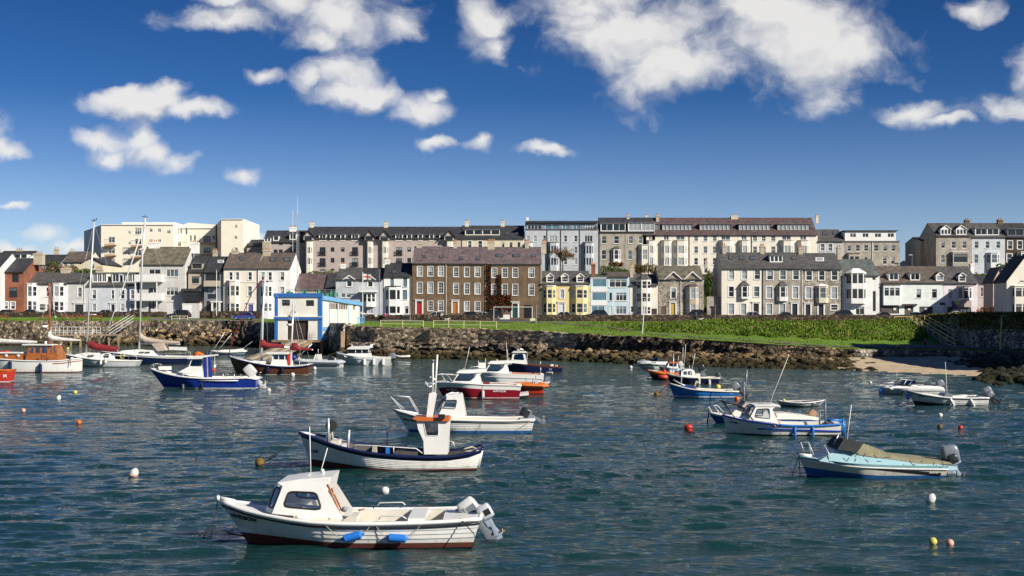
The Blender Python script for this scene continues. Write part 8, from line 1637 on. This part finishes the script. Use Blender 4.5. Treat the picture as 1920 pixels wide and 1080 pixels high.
mb.build('lattice', M_rail, r_); MB().tube([(0, 0, H_), (0, 0, H_ + 3.0)], .035, 5, .015).build('aerial', B_white, r_)
post('radio_aerial', 'thin white aerial standing left of the lattice mast', at(549, 470, 300), 9.5, .05, B_white, 'aerial')
r_ = empty('height_barrier', at(926, 602, 231), 'white goal shaped height barrier in the gap of the roadside wall', 'barrier'); w_ = PX(998, 231) - PX(926, 231); MB().box(-.04, .04, -.04, .04, 0, 2.5).build('post', B_white, r_); MB().box(w_ - .05, w_ + .05, -.05, .05, 0, 2.5).build('post', B_white, r_); MB().box(-.05, w_ + .05, -.04, .04, 2.5, 2.58).build('crossbar', B_white, r_)
o = MB().box(PX(937, 250), PX(956, 250), 250, 250.3, 4.7, 5.75).build('white_wall_panel', B_white); tag(o, 'low white garden wall beside the green door', 'wall')
r_ = empty('notice_board', G3(999, 608), 'small weathered notice board at the end of the promenade path', 'notice board'); MB().box(-.5, .5, -.03, .03, .55, .95).build('board', Y_paint, r_); MB().box(-.5, -.42, -.05, .05, 0, 1.0).build('leg', B_motorg, r_); MB().box(.42, .5, -.05, .05, 0, 1.0).build('leg', B_motorg, r_)
o = MB().box(PX(703, 237), PX(707, 237), 237.0, 237.1, PZ(594, 237), PZ(590.5, 237)).build('wall_sign', B_white); tag(o, 'small blank white sign fixed to the roadside wall near the flagpole', 'sign')
# green netting
r_ = empty('scaffold_netting', at(536, 556, 226), 'torn green debris netting around the eaves behind the boathouse', 'netting'); mb = MB(); M_net = mat('green_net', (0.015, 0.13, 0.09), 0.8, 0.7, 1.6, col2=(0.08, 0.25, 0.18)); pr = None
for i in range(61):
 x = i / 60 * (PX(633, 226) - PX(536, 226)); y = .08 * math.sin(i * 1.3); zt_ = .75 + .3 * math.sin(i * .37) + rng.uniform(-.22, .22)
 if pr and i % 9: mb.add([(pr[0], pr[1], 0), (x, y, 0), (x, y, zt_), (pr[0], pr[1], pr[2])], [(0, 1, 2, 3)])
 pr = (x, y, zt_)
mb.build('net', M_net, r_); mb = MB()
for i in range(9): x = i / 8 * (PX(633, 226) - PX(536, 226)); mb.tube([(x, .4, -2), (x, .4, 1.3)], .04, 5)
mb.tube([(0, .4, 1.2), (x, .4, 1.2)], .04, 5); mb.build('scaffold_tubes', M_rail, r_)
# garden wall with arch between the terraces
x0, x1 = PX(1327, YM), PX(1352, YM); mb = MB(); T = lambda u, n, z: (u, YM + 1 - n, z); cellcut(mb, T, x0, x1, 4.6, PZ(556, YM), [(x0 + .5, x1 - .6, 4.6, PZ(574, YM))], .4); mb.box(x0, x1, YM + 1.4, YM + 1.5, 4.6, PZ(557, YM)); o = mb.build('garden_wall', W_stone); tag(o, 'grey garden wall with an arched opening between stone house and long terrace', 'wall')
# ------------------------------------------------------------------ vegetation
def leaves(mb, c, rad, n, s, mats, squash=1.0):
 for i in range(n):
  d = rng.normal(size=3); d /= np.linalg.norm(d); k = rng.uniform(.35, 1.0) ** .5; p = Vector((c[0] + d[0] * rad[0] * k, c[1] + d[1] * rad[1] * k, c[2] + d[2] * rad[2] * k))
  a = Vector(rng.normal(size=3)).normalized() * s * rng.uniform(.6, 1.3); b_ = a.cross(Vector(rng.normal(size=3))).normalized() * s * rng.uniform(.4, .9)
  mb.m(mats[int(rng.integers(0, len(mats)))]); mb.add([p - a, p - b_ * .5, p + a, p + b_ * .5], [(0, 1, 2, 3)])
V_g1 = mat('leaf_green', (0.055, 0.10, 0.018), .8, .4, .8, spec=.2); V_g2 = mat('leaf_light_green', (0.10, 0.15, 0.03), .8, .4, .8, spec=.2); V_g3 = mat('leaf_dark_green', (0.022, 0.045, 0.012), .8, .4, .8, spec=.2)
V_r = mat('leaf_russet', (0.16, 0.055, 0.02), .8, .5, 1, spec=.2); V_b = mat('leaf_brown', (0.20, 0.12, 0.05), .8, .5, 1, spec=.2); V_rd = mat('creeper_red', (0.10, 0.018, 0.012), .8, .5, 1, spec=.2); V_tr = mat('bark', (0.16, 0.13, 0.10), .9, .4, 3)
def bush(pxa, pxb, pya, pyb, Y, mats, label, n=900, s=.22, blobs=5):
 xm = PX((pxa + pxb) / 2, Y); w_ = PX(pxb, Y) - PX(pxa, Y); z0, z1 = PZ(pyb, Y), PZ(pya, Y); root = empty('shrub', (xm, Y, z0), label, 'shrub', 'shrubs on the slope between the terraces'); mb = MB(); h = z1 - z0
 for k in range(blobs):
  cx = (k + .5) / blobs * w_ - w_ / 2; hh = h * rng.uniform(.65, 1.05); leaves(mb, (cx, rng.uniform(-.4, .4), hh * .5), (w_ / blobs * .75, 1.1, hh * .5), n // blobs, s, mats)
 mb.build('foliage', None, root); st = MB()
 for k in range(blobs): cx = (k + .5) / blobs * w_ - w_ / 2; st.tube([(cx * .8, 0, -.6), (cx, 0, h * .5)], .07, 5, .03)
 st.build('stem', V_tr, root)
bush(1126, 1150, 495, 518, 284, [V_g1, V_g2], 'green hedge like shrub left of two above the light blue houses'); bush(1150, 1178, 499, 518, 284, [V_g1, V_g2, V_g3], 'darker green shrub right of two above the light blue houses')
bush(1142, 1168, 490, 500, 292, [V_r, V_b], 'russet shrub above the green hedge'); bush(1190, 1210, 494, 512, 286, [V_r, V_b, V_g1], 'brown shrub left of the green one above the cream bay tower house'); bush(1205, 1236, 491, 512, 287, [V_g2, V_b, V_g1], 'green shrub above the cream bay tower house')
bush(1222, 1234, 495, 535, 268, [V_r, V_b, V_b], 'tall russet shrub column beside the cream bay tower house'); bush(1326, 1353, 505, 556, 272, [V_g1, V_g2, V_b], 'tall green overgrowth filling the gap left of the long stone terrace', 2600, .26, 4)
bush(84, 114, 491, 514, 284, [V_r, V_b, V_g1], 'russet shrub behind the white house at left'); bush(112, 146, 496, 514, 283, [V_g1, V_b, V_r], 'mixed green and russet shrub in front of the cream cottage'); bush(94, 106, 486, 498, 286, [V_g2, V_g1], 'bright green yucca like shrub above the russet one', 300, .2, 2); bush(144, 182, 503, 514, 282, [V_g1, V_g2], 'low green shrub right of the russet ones at left')
bush(1870, 1905, 492, 505, 284, [V_g1, V_g2], 'rounded green shrub in front of the dark brown upper house'); bush(1828, 1852, 508, 532, 268, [V_b, V_g1, V_r], 'brown green scrub below the sky blue upper house'); bush(1848, 1868, 512, 535, 266, [V_b, V_g1], 'yellowish scrub right of the brown one below the sky blue upper house')
bush(1842, 1866, 570, 592, 243, [V_r, V_b], 'reddish shrub beside the grey side building on the right', 700); bush(578, 634, 507, 517, 292, [V_g1, V_g2, V_b], 'long low hedge beneath the pinkish apartment row', 1100, .2, 9)
bush(1352 - 30, 1330, 500, 560, 271, [V_g3, V_g1], 'dark shrub beside the gable of the stone house', 500, .25, 1)
def tree(label, p, h, crown, mats, n, s=.16):
 root = empty('tree', p, label, 'tree'); tr = MB(); tr.tube([(0, 0, -.3), (.05, 0, h * .35), (-.05, .05, h * .55)], [.2, .15, .12], 8); tips = []
 for i in range(11):
  a = i * 2.4 + .3; z0 = h * rng.uniform(.38, .55); e = Vector((math.cos(a) * crown * rng.uniform(.5, .95), math.sin(a) * crown * rng.uniform(.5, .9), h * rng.uniform(.68, 1.0))); m_ = Vector((e.x * .45, e.y * .45, z0 + (e.z - z0) * .6))
  tr.tube([(0, 0, z0 - .2), m_, e], [.08, .05, .02], 5); tips.append(e)
  for q in range(5): f = m_.lerp(e, rng.uniform(.2, 1)) ; g_ = f + Vector(rng.normal(size=3)) * .5; tr.tube([f, g_], .022, 4, .01); tips.append(g_)
 tr.build('trunk', V_tr, root); mb = MB()
 for t in tips: leaves(mb, t, (.5, .5, .4), n // len(tips), s, mats)
 mb.build('crown', None, root)
tree('bare autumn tree with thin brown leaves before the pale blue grey apartments', at(1055, 510, 292), 5.4, 2.6, [V_b, V_b, V_r], 2800, .15)
def creeper():
 root = empty('climbing_plant', (h14.x(715), YM, 5), 'dark red creeper covering part of the brown end terrace', 'climbing plant'); mb = MB(); X = h14.x; Z = h14.z
 for (xa, xb, ya, yb, n) in ((712, 752, 500, 905, 1500), (745, 930, 765, 850, 1500), (805, 848, 590, 770, 450), (893, 938, 830, 900, 350), (750, 900, 840, 905, 300)):
  for i in range(n):
   x = X(rng.uniform(xa, xb)); z = Z(rng.uniform(ya, yb)); p = Vector((x, YM - rng.uniform(.03, .3), z)) - root.location; a = Vector(rng.normal(size=3)).normalized() * .16; b_ = a.cross(Vector(rng.normal(size=3))).normalized() * .12
   mb.m([V_rd, V_rd, V_r, V_g3][int(rng.integers(0, 4))]); mb.add([p - a, p - b_, p + a, p + b_], [(0, 1, 2, 3)])
 mb.build('foliage', None, root)
creeper()
def ivy():
 root = empty('climbing_plant', (PX(1860, 150), 150, 3), 'dark grassy ivy hanging over the shaded retaining wall', 'climbing plant'); mb = MB()
 for i in range(2600):
  k = int(rng.integers(0, 6)); a, b_ = RW[k], RW[k + 1]; t = rng.uniform(); x = a[0] + (b_[0] - a[0]) * t; y = a[1] + (b_[1] - a[1]) * t; z = 5.6 - 2.0 * rng.uniform() ** 1.8; p = Vector((x - .25, y - .35 - rng.uniform(0, .3), z)) - root.location; q = Vector(rng.normal(size=3)).normalized() * .2; r2 = q.cross(Vector(rng.normal(size=3))).normalized() * .12
  mb.m([V_g2, V_g1, V_b][int(rng.integers(0, 3))]); mb.add([p - q, p - r2, p + q, p + r2], [(0, 1, 2, 3)])
 mb.build('foliage', None, root)
ivy()
# ------------------------------------------------------------------ cars
C_glass = mat('car_glass', (0.015, 0.018, 0.022), .05); C_tyre = mat('tyre', (0.015, 0.015, 0.016), .8); C_rim = mat('wheel_rim', (.45, .45, .46), .3, metal=.7); C_lamp = mat('headlamp', (.6, .62, .65), .1); C_tail = mat('tail_lamp', (.35, .01, .01), .2)
def carm(n, c): return mat('car_paint_' + n, c, .25, .03, 1, coat=.6)
def make_car(kind, paint, name='parked_car'):
 root = empty(name, (0, 0, 0), 'x', 'car'); L_, W2, H_ = {'hatch': (4.1, .86, 1.46), 'suv': (4.5, .92, 1.68), 'saloon': (4.5, .88, 1.42), 'van': (4.7, .95, 1.85)}[kind]; h = L_ / 2; b0 = .22; wl = H_ * .56
 fr = {'hatch': (-h * .42, -h * .05, h * .62, h * .93), 'suv': (-h * .40, -h * .08, h * .72, h * .95), 'saloon': (-h * .38, -h * .02, h * .38, h * .74), 'van': (-h * .62, -h * .34, h * .90, h * .97)}[kind]
 hood = wl * .93
 lower = [(-h, b0 + .12), (-h * .98, wl * .72), (-h * .9, hood * .88), (fr[0], wl), (fr[3], wl), (h * .97, wl * .97 if kind != 'saloon' else wl * .9), (h, wl * .6), (h * .98, b0 + .05), (h * .8, b0), (-h * .8, b0)]
 o = MB().m(paint).prism(lower, -W2, W2).build('body', None, root); m_ = o.modifiers.new('bevel', 'BEVEL'); m_.width = .07; m_.segments = 2; m_.limit_method = 'ANGLE'
 MB().m(C_glass).prism([(fr[0] + .03, wl - .02), (fr[1], H_ - .06), (fr[2], H_ - .06), (fr[3] - .03, wl - .02)], -W2 * .93, W2 * .93, -W2 * .74, W2 * .74).build('windows', None, root)
 o = MB().m(paint).prism([(fr[1] - .08, H_ - .10), (fr[1] + .1, H_ - .02), ((fr[1] + fr[2]) / 2, H_), (fr[2] - .1, H_ - .02), (fr[2] + .06, H_ - .10)], -W2 * .77, W2 * .77).build('roof', None, root)
 pm = MB().m(paint)
 for sg in (-1, 1):
  for xa, xb in ((fr[0], fr[1]), ((fr[0] + fr[3]) / 2 - .05, (fr[1] + fr[2]) / 2), (fr[3], fr[2])): pm.tube([(xa, sg * W2 * .94, wl), (xb, sg * W2 * .755, H_ - .07)], .035, 4)
 pm.build('pillar', None, root)
 for x in (-h * .62, h * .60):
  for sg in (-1, 1):
   w_ = MB().tube([(x, sg * (W2 - .2), .31), (x, sg * (W2 + .015), .31)], .31, 16).build('wheel', C_tyre, root); MB().tube([(x, sg * W2, .31), (x, sg * (W2 + .03), .31)], .19, 12).build('rim', C_rim, w_)
 for sg in (-1, 1):
  MB().box(-h * 1.0 - .01, -h * .93, sg * W2 * .9 if sg < 0 else W2 * .6, -W2 * .6 if sg < 0 else W2 * .9, wl * .62, wl * .8).build('headlight', C_lamp, root); MB().box(h * .95, h * 1.0 + .015, sg * W2 * .95 if sg < 0 else W2 * .7, -W2 * .7 if sg < 0 else W2 * .95, wl * .6, wl * .95).build('tail_light', C_tail, root)
 return root
PN = {'white': carm('white', (.62, .62, .62)), 'black': carm('black', (.012, .012, .014)), 'navy': carm('navy', (.012, .018, .04)), 'grey': carm('grey', (.10, .11, .12)), 'blue': carm('blue', (.02, .05, .28)), 'silver': carm('silver', (.42, .43, .44))}
protos = {}
for (px, Y, z, kind, col, label) in [(813, 242, ROADZ, 'hatch', 'white', 'white hatchback behind the wall in front of the brown terrace red door house'), (876, 242, ROADZ, 'hatch', 'black', 'black car parked below the orange wooden door'), (900, 244, ROADZ, 'saloon', 'silver', 'silver car right of the black one before the brown terrace'), (921, 242, ROADZ, 'suv', 'black', 'dark car beside the creeper covered wall'),
  (1052, 242, ROADZ, 'hatch', 'white', 'white hatchback in front of the yellow house'), (1117, 242, ROADZ + .1, 'suv', 'navy', 'dark navy car in front of the ice blue house'), (1301, 242, ROADZ + .15, 'suv', 'black', 'black car in front of the stone house with canted bay'), (1405, 242, ROADZ, 'hatch', 'white', 'white hatchback in front of the grey rendered terraced house'),
  (1468, 242, ROADZ, 'saloon', 'grey', 'dark grey car in front of the stone terraced house with box dormer'), (1575, 242, ROADZ + .1, 'suv', 'black', 'black car in front of the white modern house'), (1652, 242, ROADZ, 'saloon', 'black', 'black car in front of the boarded ground floor window'), (1711, 242, ROADZ - .05, 'saloon', 'navy', 'navy car in front of the brown boarded door'),
  (1787, 242, ROADZ + .1, 'saloon', 'white', 'white saloon in front of the shop'), (7, 256.5, ROADZ + .3, 'hatch', 'black', 'black car at the left edge before the red brick house'), (53, 256.5, ROADZ + .2, 'hatch', 'navy', 'navy car in front of the stacked white bays'), (93, 256.5, ROADZ + .2, 'saloon', 'black', 'black saloon right of the navy car at left'),
  (194, 256.5, ROADZ + .25, 'hatch', 'silver', 'silver estate car in front of the pale blue grey house'), (250, 256.5, ROADZ, 'saloon', 'grey', 'dark grey car under the white balconies'), (335, 246.5, 4.62, 'suv', 'black', 'black car standing in the opening of the left roadside wall'), (430, 256, ROADZ, 'hatch', 'black', 'black car behind the wall above the blue one'), (457, 244.5, 4.60, 'hatch', 'blue', 'bright blue hatchback parked in front of the left wall')]:
 k = (kind, col)
 if k in protos: c = copy_tree(protos[k])
 else: c = make_car(kind, PN[col]); protos[k] = c
 c.location = (PX(px, Y), Y, ground_z(px, Y) + .06 if px < 500 else z); c.rotation_euler = (0, 0, R(rng.uniform(-3, 3))); tag(c, label, 'car', 'cars parked along the harbour road')
rails('yellow_barrier', 'thin yellow barrier in front of the black car at left', [(PX(322, 244), 244, 4.5), (PX(352, 244), 244, 4.5)], 1.0, (.5, .95), Y_paint, .05, 3)
# benches on the left lawn
def bench(px, py, label, first=[None]):
 if first[0] is None:
  r = empty('park_bench', (0, 0, 0), label, 'bench'); m_ = mat('bench_red_brown', (.22, .06, .03), .7, .3, 3)
  for k in range(3): pass
  mb = MB()
  for k in range(4): mb.box(-1.1, 1.1, -.25 + k * .13, -.15 + k * .13, .43, .47)
  mb.build('seat', m_, r); mb = MB()
  for k in range(3): mb.box(-1.1, 1.1, .26, .30, .55 + k * .14, .65 + k * .14)
  mb.build('backrest', m_, r)
  for x in (-.95, .95):
   for y in (-.2, .27): MB().box(x - .05, x + .05, y - .04, y + .04, 0, .43 if y < 0 else .95).build('leg', m_, r)
  first[0] = r
 else: r = copy_tree(first[0])
 r.location = G3(px, py) if True else None; tag(r, label, 'bench', 'red brown benches on the left lawn')
for px, lab in ((4, 'red brown bench at the left edge of the photo'), (86, 'red brown bench left of the crouching person'), (125, 'red brown bench just right of the crouching person'), (152, 'third red brown bench right of the crouching person'), (180, 'rightmost red brown bench before the gangway stairs')): bench(px, 600.2, lab)
# ------------------------------------------------------------------ people, dogs, gulls
K_skin = mat('skin', (.42, .26, .19), .6); K_hair = mat('hair_brown', (.05, .03, .02), .8)
def skinmesh(name, verts, edges, radii, m_, parent, sub=2):
 me = bpy.data.meshes.new(name); me.from_pydata(verts, edges, []); me.materials.append(m_); o = bpy.data.objects.new(name, me); COL.objects.link(o); o.parent = parent
 s = o.modifiers.new('skin', 'SKIN'); bpy.context.view_layer.update()
 for i, r in enumerate(radii): me.skin_vertices[0].data[i].radius = (r, r)
 me.skin_vertices[0].data[0].use_root = True
 if sub: o.modifiers.new('sub', 'SUBSURF').levels = sub; o.modifiers['sub'].render_levels = sub
 return o
def person(p, label, coat, legs, face=0, pose='walk', h=1.72, hood=None):
 root = empty('person', p, label, 'person', None, rz=face); k = h / 1.72
 if pose == 'walk':
  J = dict(pel=(0, 0, .93), ch=(0, -.02, 1.25), sh=(0, 0, 1.42), nk=(0, -.01, 1.50), hd=(0, -.04, 1.64), lh=(-.1, 0, .9), lk=(-.1, -.12, .5), la=(-.1, -.2, .09), lt=(-.1, -.36, .04), rh=(.1, 0, .9), rk=(.1, .02, .48), ra=(.1, .22, .12), rt=(.1, .10, .03), ls=(-.18, 0, 1.4), le=(-.24, .12, 1.15), lw=(-.25, .05, .92), lf=(-.25, 0, .83), rs=(.18, 0, 1.4), re=(.24, -.06, 1.14), rw=(.24, -.22, .97), rf=(.24, -.29, .91))
 else:
  J = dict(pel=(0, .1, .32), ch=(0, -.02, .62), sh=(0, -.08, .8), nk=(0, -.12, .88), hd=(0, -.17, 1.0), lh=(-.12, .08, .32), lk=(-.18, -.3, .5), la=(-.16, -.18, .09), lt=(-.16, -.34, .04), rh=(.12, .08, .32), rk=(.18, -.3, .5), ra=(.16, -.18, .09), rt=(.16, -.34, .04), ls=(-.18, -.08, .79), le=(-.24, -.2, .58), lw=(-.16, -.4, .5), lf=(-.12, -.47, .47), rs=(.18, -.08, .79), re=(.24, -.2, .58), rw=(.16, -.4, .5), rf=(.12, -.47, .47))
 rad = dict(pel=.13, ch=.13, sh=.1, nk=.055, hd=.10, lh=.09, lk=.06, la=.045, lt=.035, rh=.09, rk=.06, ra=.045, rt=.035, ls=.06, le=.045, lw=.033, lf=.03, rs=.06, re=.045, rw=.033, rf=.03)
 E = [('pel', 'ch'), ('ch', 'sh'), ('sh', 'nk'), ('nk', 'hd'), ('pel', 'lh'), ('lh', 'lk'), ('lk', 'la'), ('la', 'lt'), ('pel', 'rh'), ('rh', 'rk'), ('rk', 'ra'), ('ra', 'rt'), ('sh', 'ls'), ('ls', 'le'), ('le', 'lw'), ('lw', 'lf'), ('sh', 'rs'), ('rs', 're'), ('re', 'rw'), ('rw', 'rf')]
 def sub_(names, nm, m_, g):
  ids = {n: i for i, n in enumerate(names)}; return skinmesh(nm, [tuple(c * k for c in J[n]) for n in names], [(ids[a], ids[b_]) for a, b_ in E if a in ids and b_ in ids], [rad[n] * k * g for n in names], m_, root)
 sub_(list(J), 'body', K_skin, 1.0); sub_(['pel', 'ch', 'sh', 'ls', 'le', 'lw', 'rs', 're', 'rw'], 'coat', coat, 1.28); sub_(['pel', 'lh', 'lk', 'la', 'rh', 'rk', 'ra'], 'trousers', legs, 1.25)
 hd = J['hd']; mb = MB(); mb.ell((hd[0] * k, (hd[1] + .03) * k, (hd[2] + .04) * k), (.105 * k, .11 * k, .11 * k), 10, 6); mb.build('hood' if hood else 'hair', hood or K_hair, root, smooth=True); return root
def dog(p, label, m_, face=0, h=.5):
 root = empty('dog', p, label, 'dog', None, rz=face); k = h / .5
 V = [(0, 0, .42), (-.18, 0, .43), (-.36, 0, .44), (-.47, 0, .54), (-.58, 0, .60), (-.70, 0, .57), (.2, 0, .43), (.32, 0, .50), (.42, 0, .58), (-.34, -.07, .3), (-.34, -.07, .16), (-.36, -.07, .03), (-.34, .07, .3), (-.30, .07, .16), (-.30, .07, .03), (.2, -.07, .32), (.16, -.07, .2), (.24, -.07, .12), (.21, -.07, .03), (.2, .07, .32), (.22, .07, .2), (.29, .07, .12), (.26, .07, .03)]
 E = [(0, 1), (1, 2), (2, 3), (3, 4), (4, 5), (0, 6), (6, 7), (7, 8), (2, 9), (9, 10), (10, 11), (2, 12), (12, 13), (13, 14), (6, 15), (15, 16), (16, 17), (17, 18), (6, 19), (19, 20), (20, 21), (21, 22)]
 r = [.10, .12, .11, .07, .075, .035, .08, .03, .015, .05, .03, .025, .05, .03, .025, .06, .035, .025, .025, .06, .035, .025, .025]
 skinmesh('body', [tuple(c * k for c in v) for v in V], E, [x * k for x in r], m_, root); mb = MB()
 for sg in (-1, 1): mb.add([(-.55 * k, sg * .04 * k, .66 * k), (-.50 * k, sg * .06 * k, .64 * k), (-.52 * k, sg * .05 * k, .73 * k)], [(0, 1, 2)])
 mb.build('ears', m_, root)
K_pink = mat('coat_pink', (.42, .05, .17), .8); K_blue = mat('coat_blue', (.03, .10, .32), .8); K_dk = mat('cloth_dark', (.02, .022, .03), .85); K_lt = mat('coat_pale_grey', (.45, .47, .46), .85); K_gr = mat('coat_green', (.10, .40, .12), .8); K_rd = mat('coat_red', (.45, .02, .03), .8); K_wd = mat('dog_white', (.62, .6, .56), .9); K_nv = mat('coat_navy', (.03, .05, .14), .8)
person(G3(722, 602.5), 'person in a magenta coat walking beside the roadside wall near the boathouse', K_pink, K_dk, R(60)); person(G3(1305, 602), 'person in a blue jacket walking a white dog on the path above the bank', K_blue, K_dk, R(-80), h=1.75); dog(G3(1313, 602), 'white dog beside the person in the blue jacket', K_wd, R(180))
person(G3(828, 602.5), 'person in a pale jacket with a dog beside the wall of the brown terrace', K_lt, K_dk, R(75)); dog(G3(837, 602.8), 'pale dog in front of the brown terrace', K_wd, R(175)); person(Vector((PX(1734, 149), 149, 1.35)), 'child in a pink coat at the foot of the grassy bank near the stairs', K_pink, K_dk, R(30), h=1.25)
person(Vector((PX(1834, 242), 242, 5.25)), 'person in a red hooded coat beside the grey side building', K_rd, K_dk, 0, hood=K_rd); person(G3(1087, 603), 'person in dark navy clothes where the path meets the bank', K_nv, K_dk, R(90), h=1.65); person(G3(104, 601), 'crouching person in a green and white top between the left benches', K_gr, K_dk, R(20), pose='crouch')
def gull(p, label):
 root = empty('seagull', p, label, 'seagull', 'gulls by the rocks'); mb = MB().m(B_white); mb.ell((0, 0, .10), (.26, .11, .11), 10, 6); mb.ell((-.24, 0, .22), (.08, .06, .07), 8, 5); mb.tube([(-.12, 0, .12), (-.24, 0, .22)], .05, 6); mb.m(B_grey); mb.tube([(-.1, .05, .18), (.38, 0, .14)], [.08, .02], 6); mb.build('body', None, root, smooth=True); MB().tube([(-.31, 0, .21), (-.40, 0, .20)], .02, 5, .006).build('beak', Y_yel, root)
for px, py, l in ((1055, 674, 'white gull floating nearer the navy launch'), (1097, 675, 'white gull floating right of the first one by the rocks')): Y = WY(py); gull((PX(px, Y), Y, 0), l)
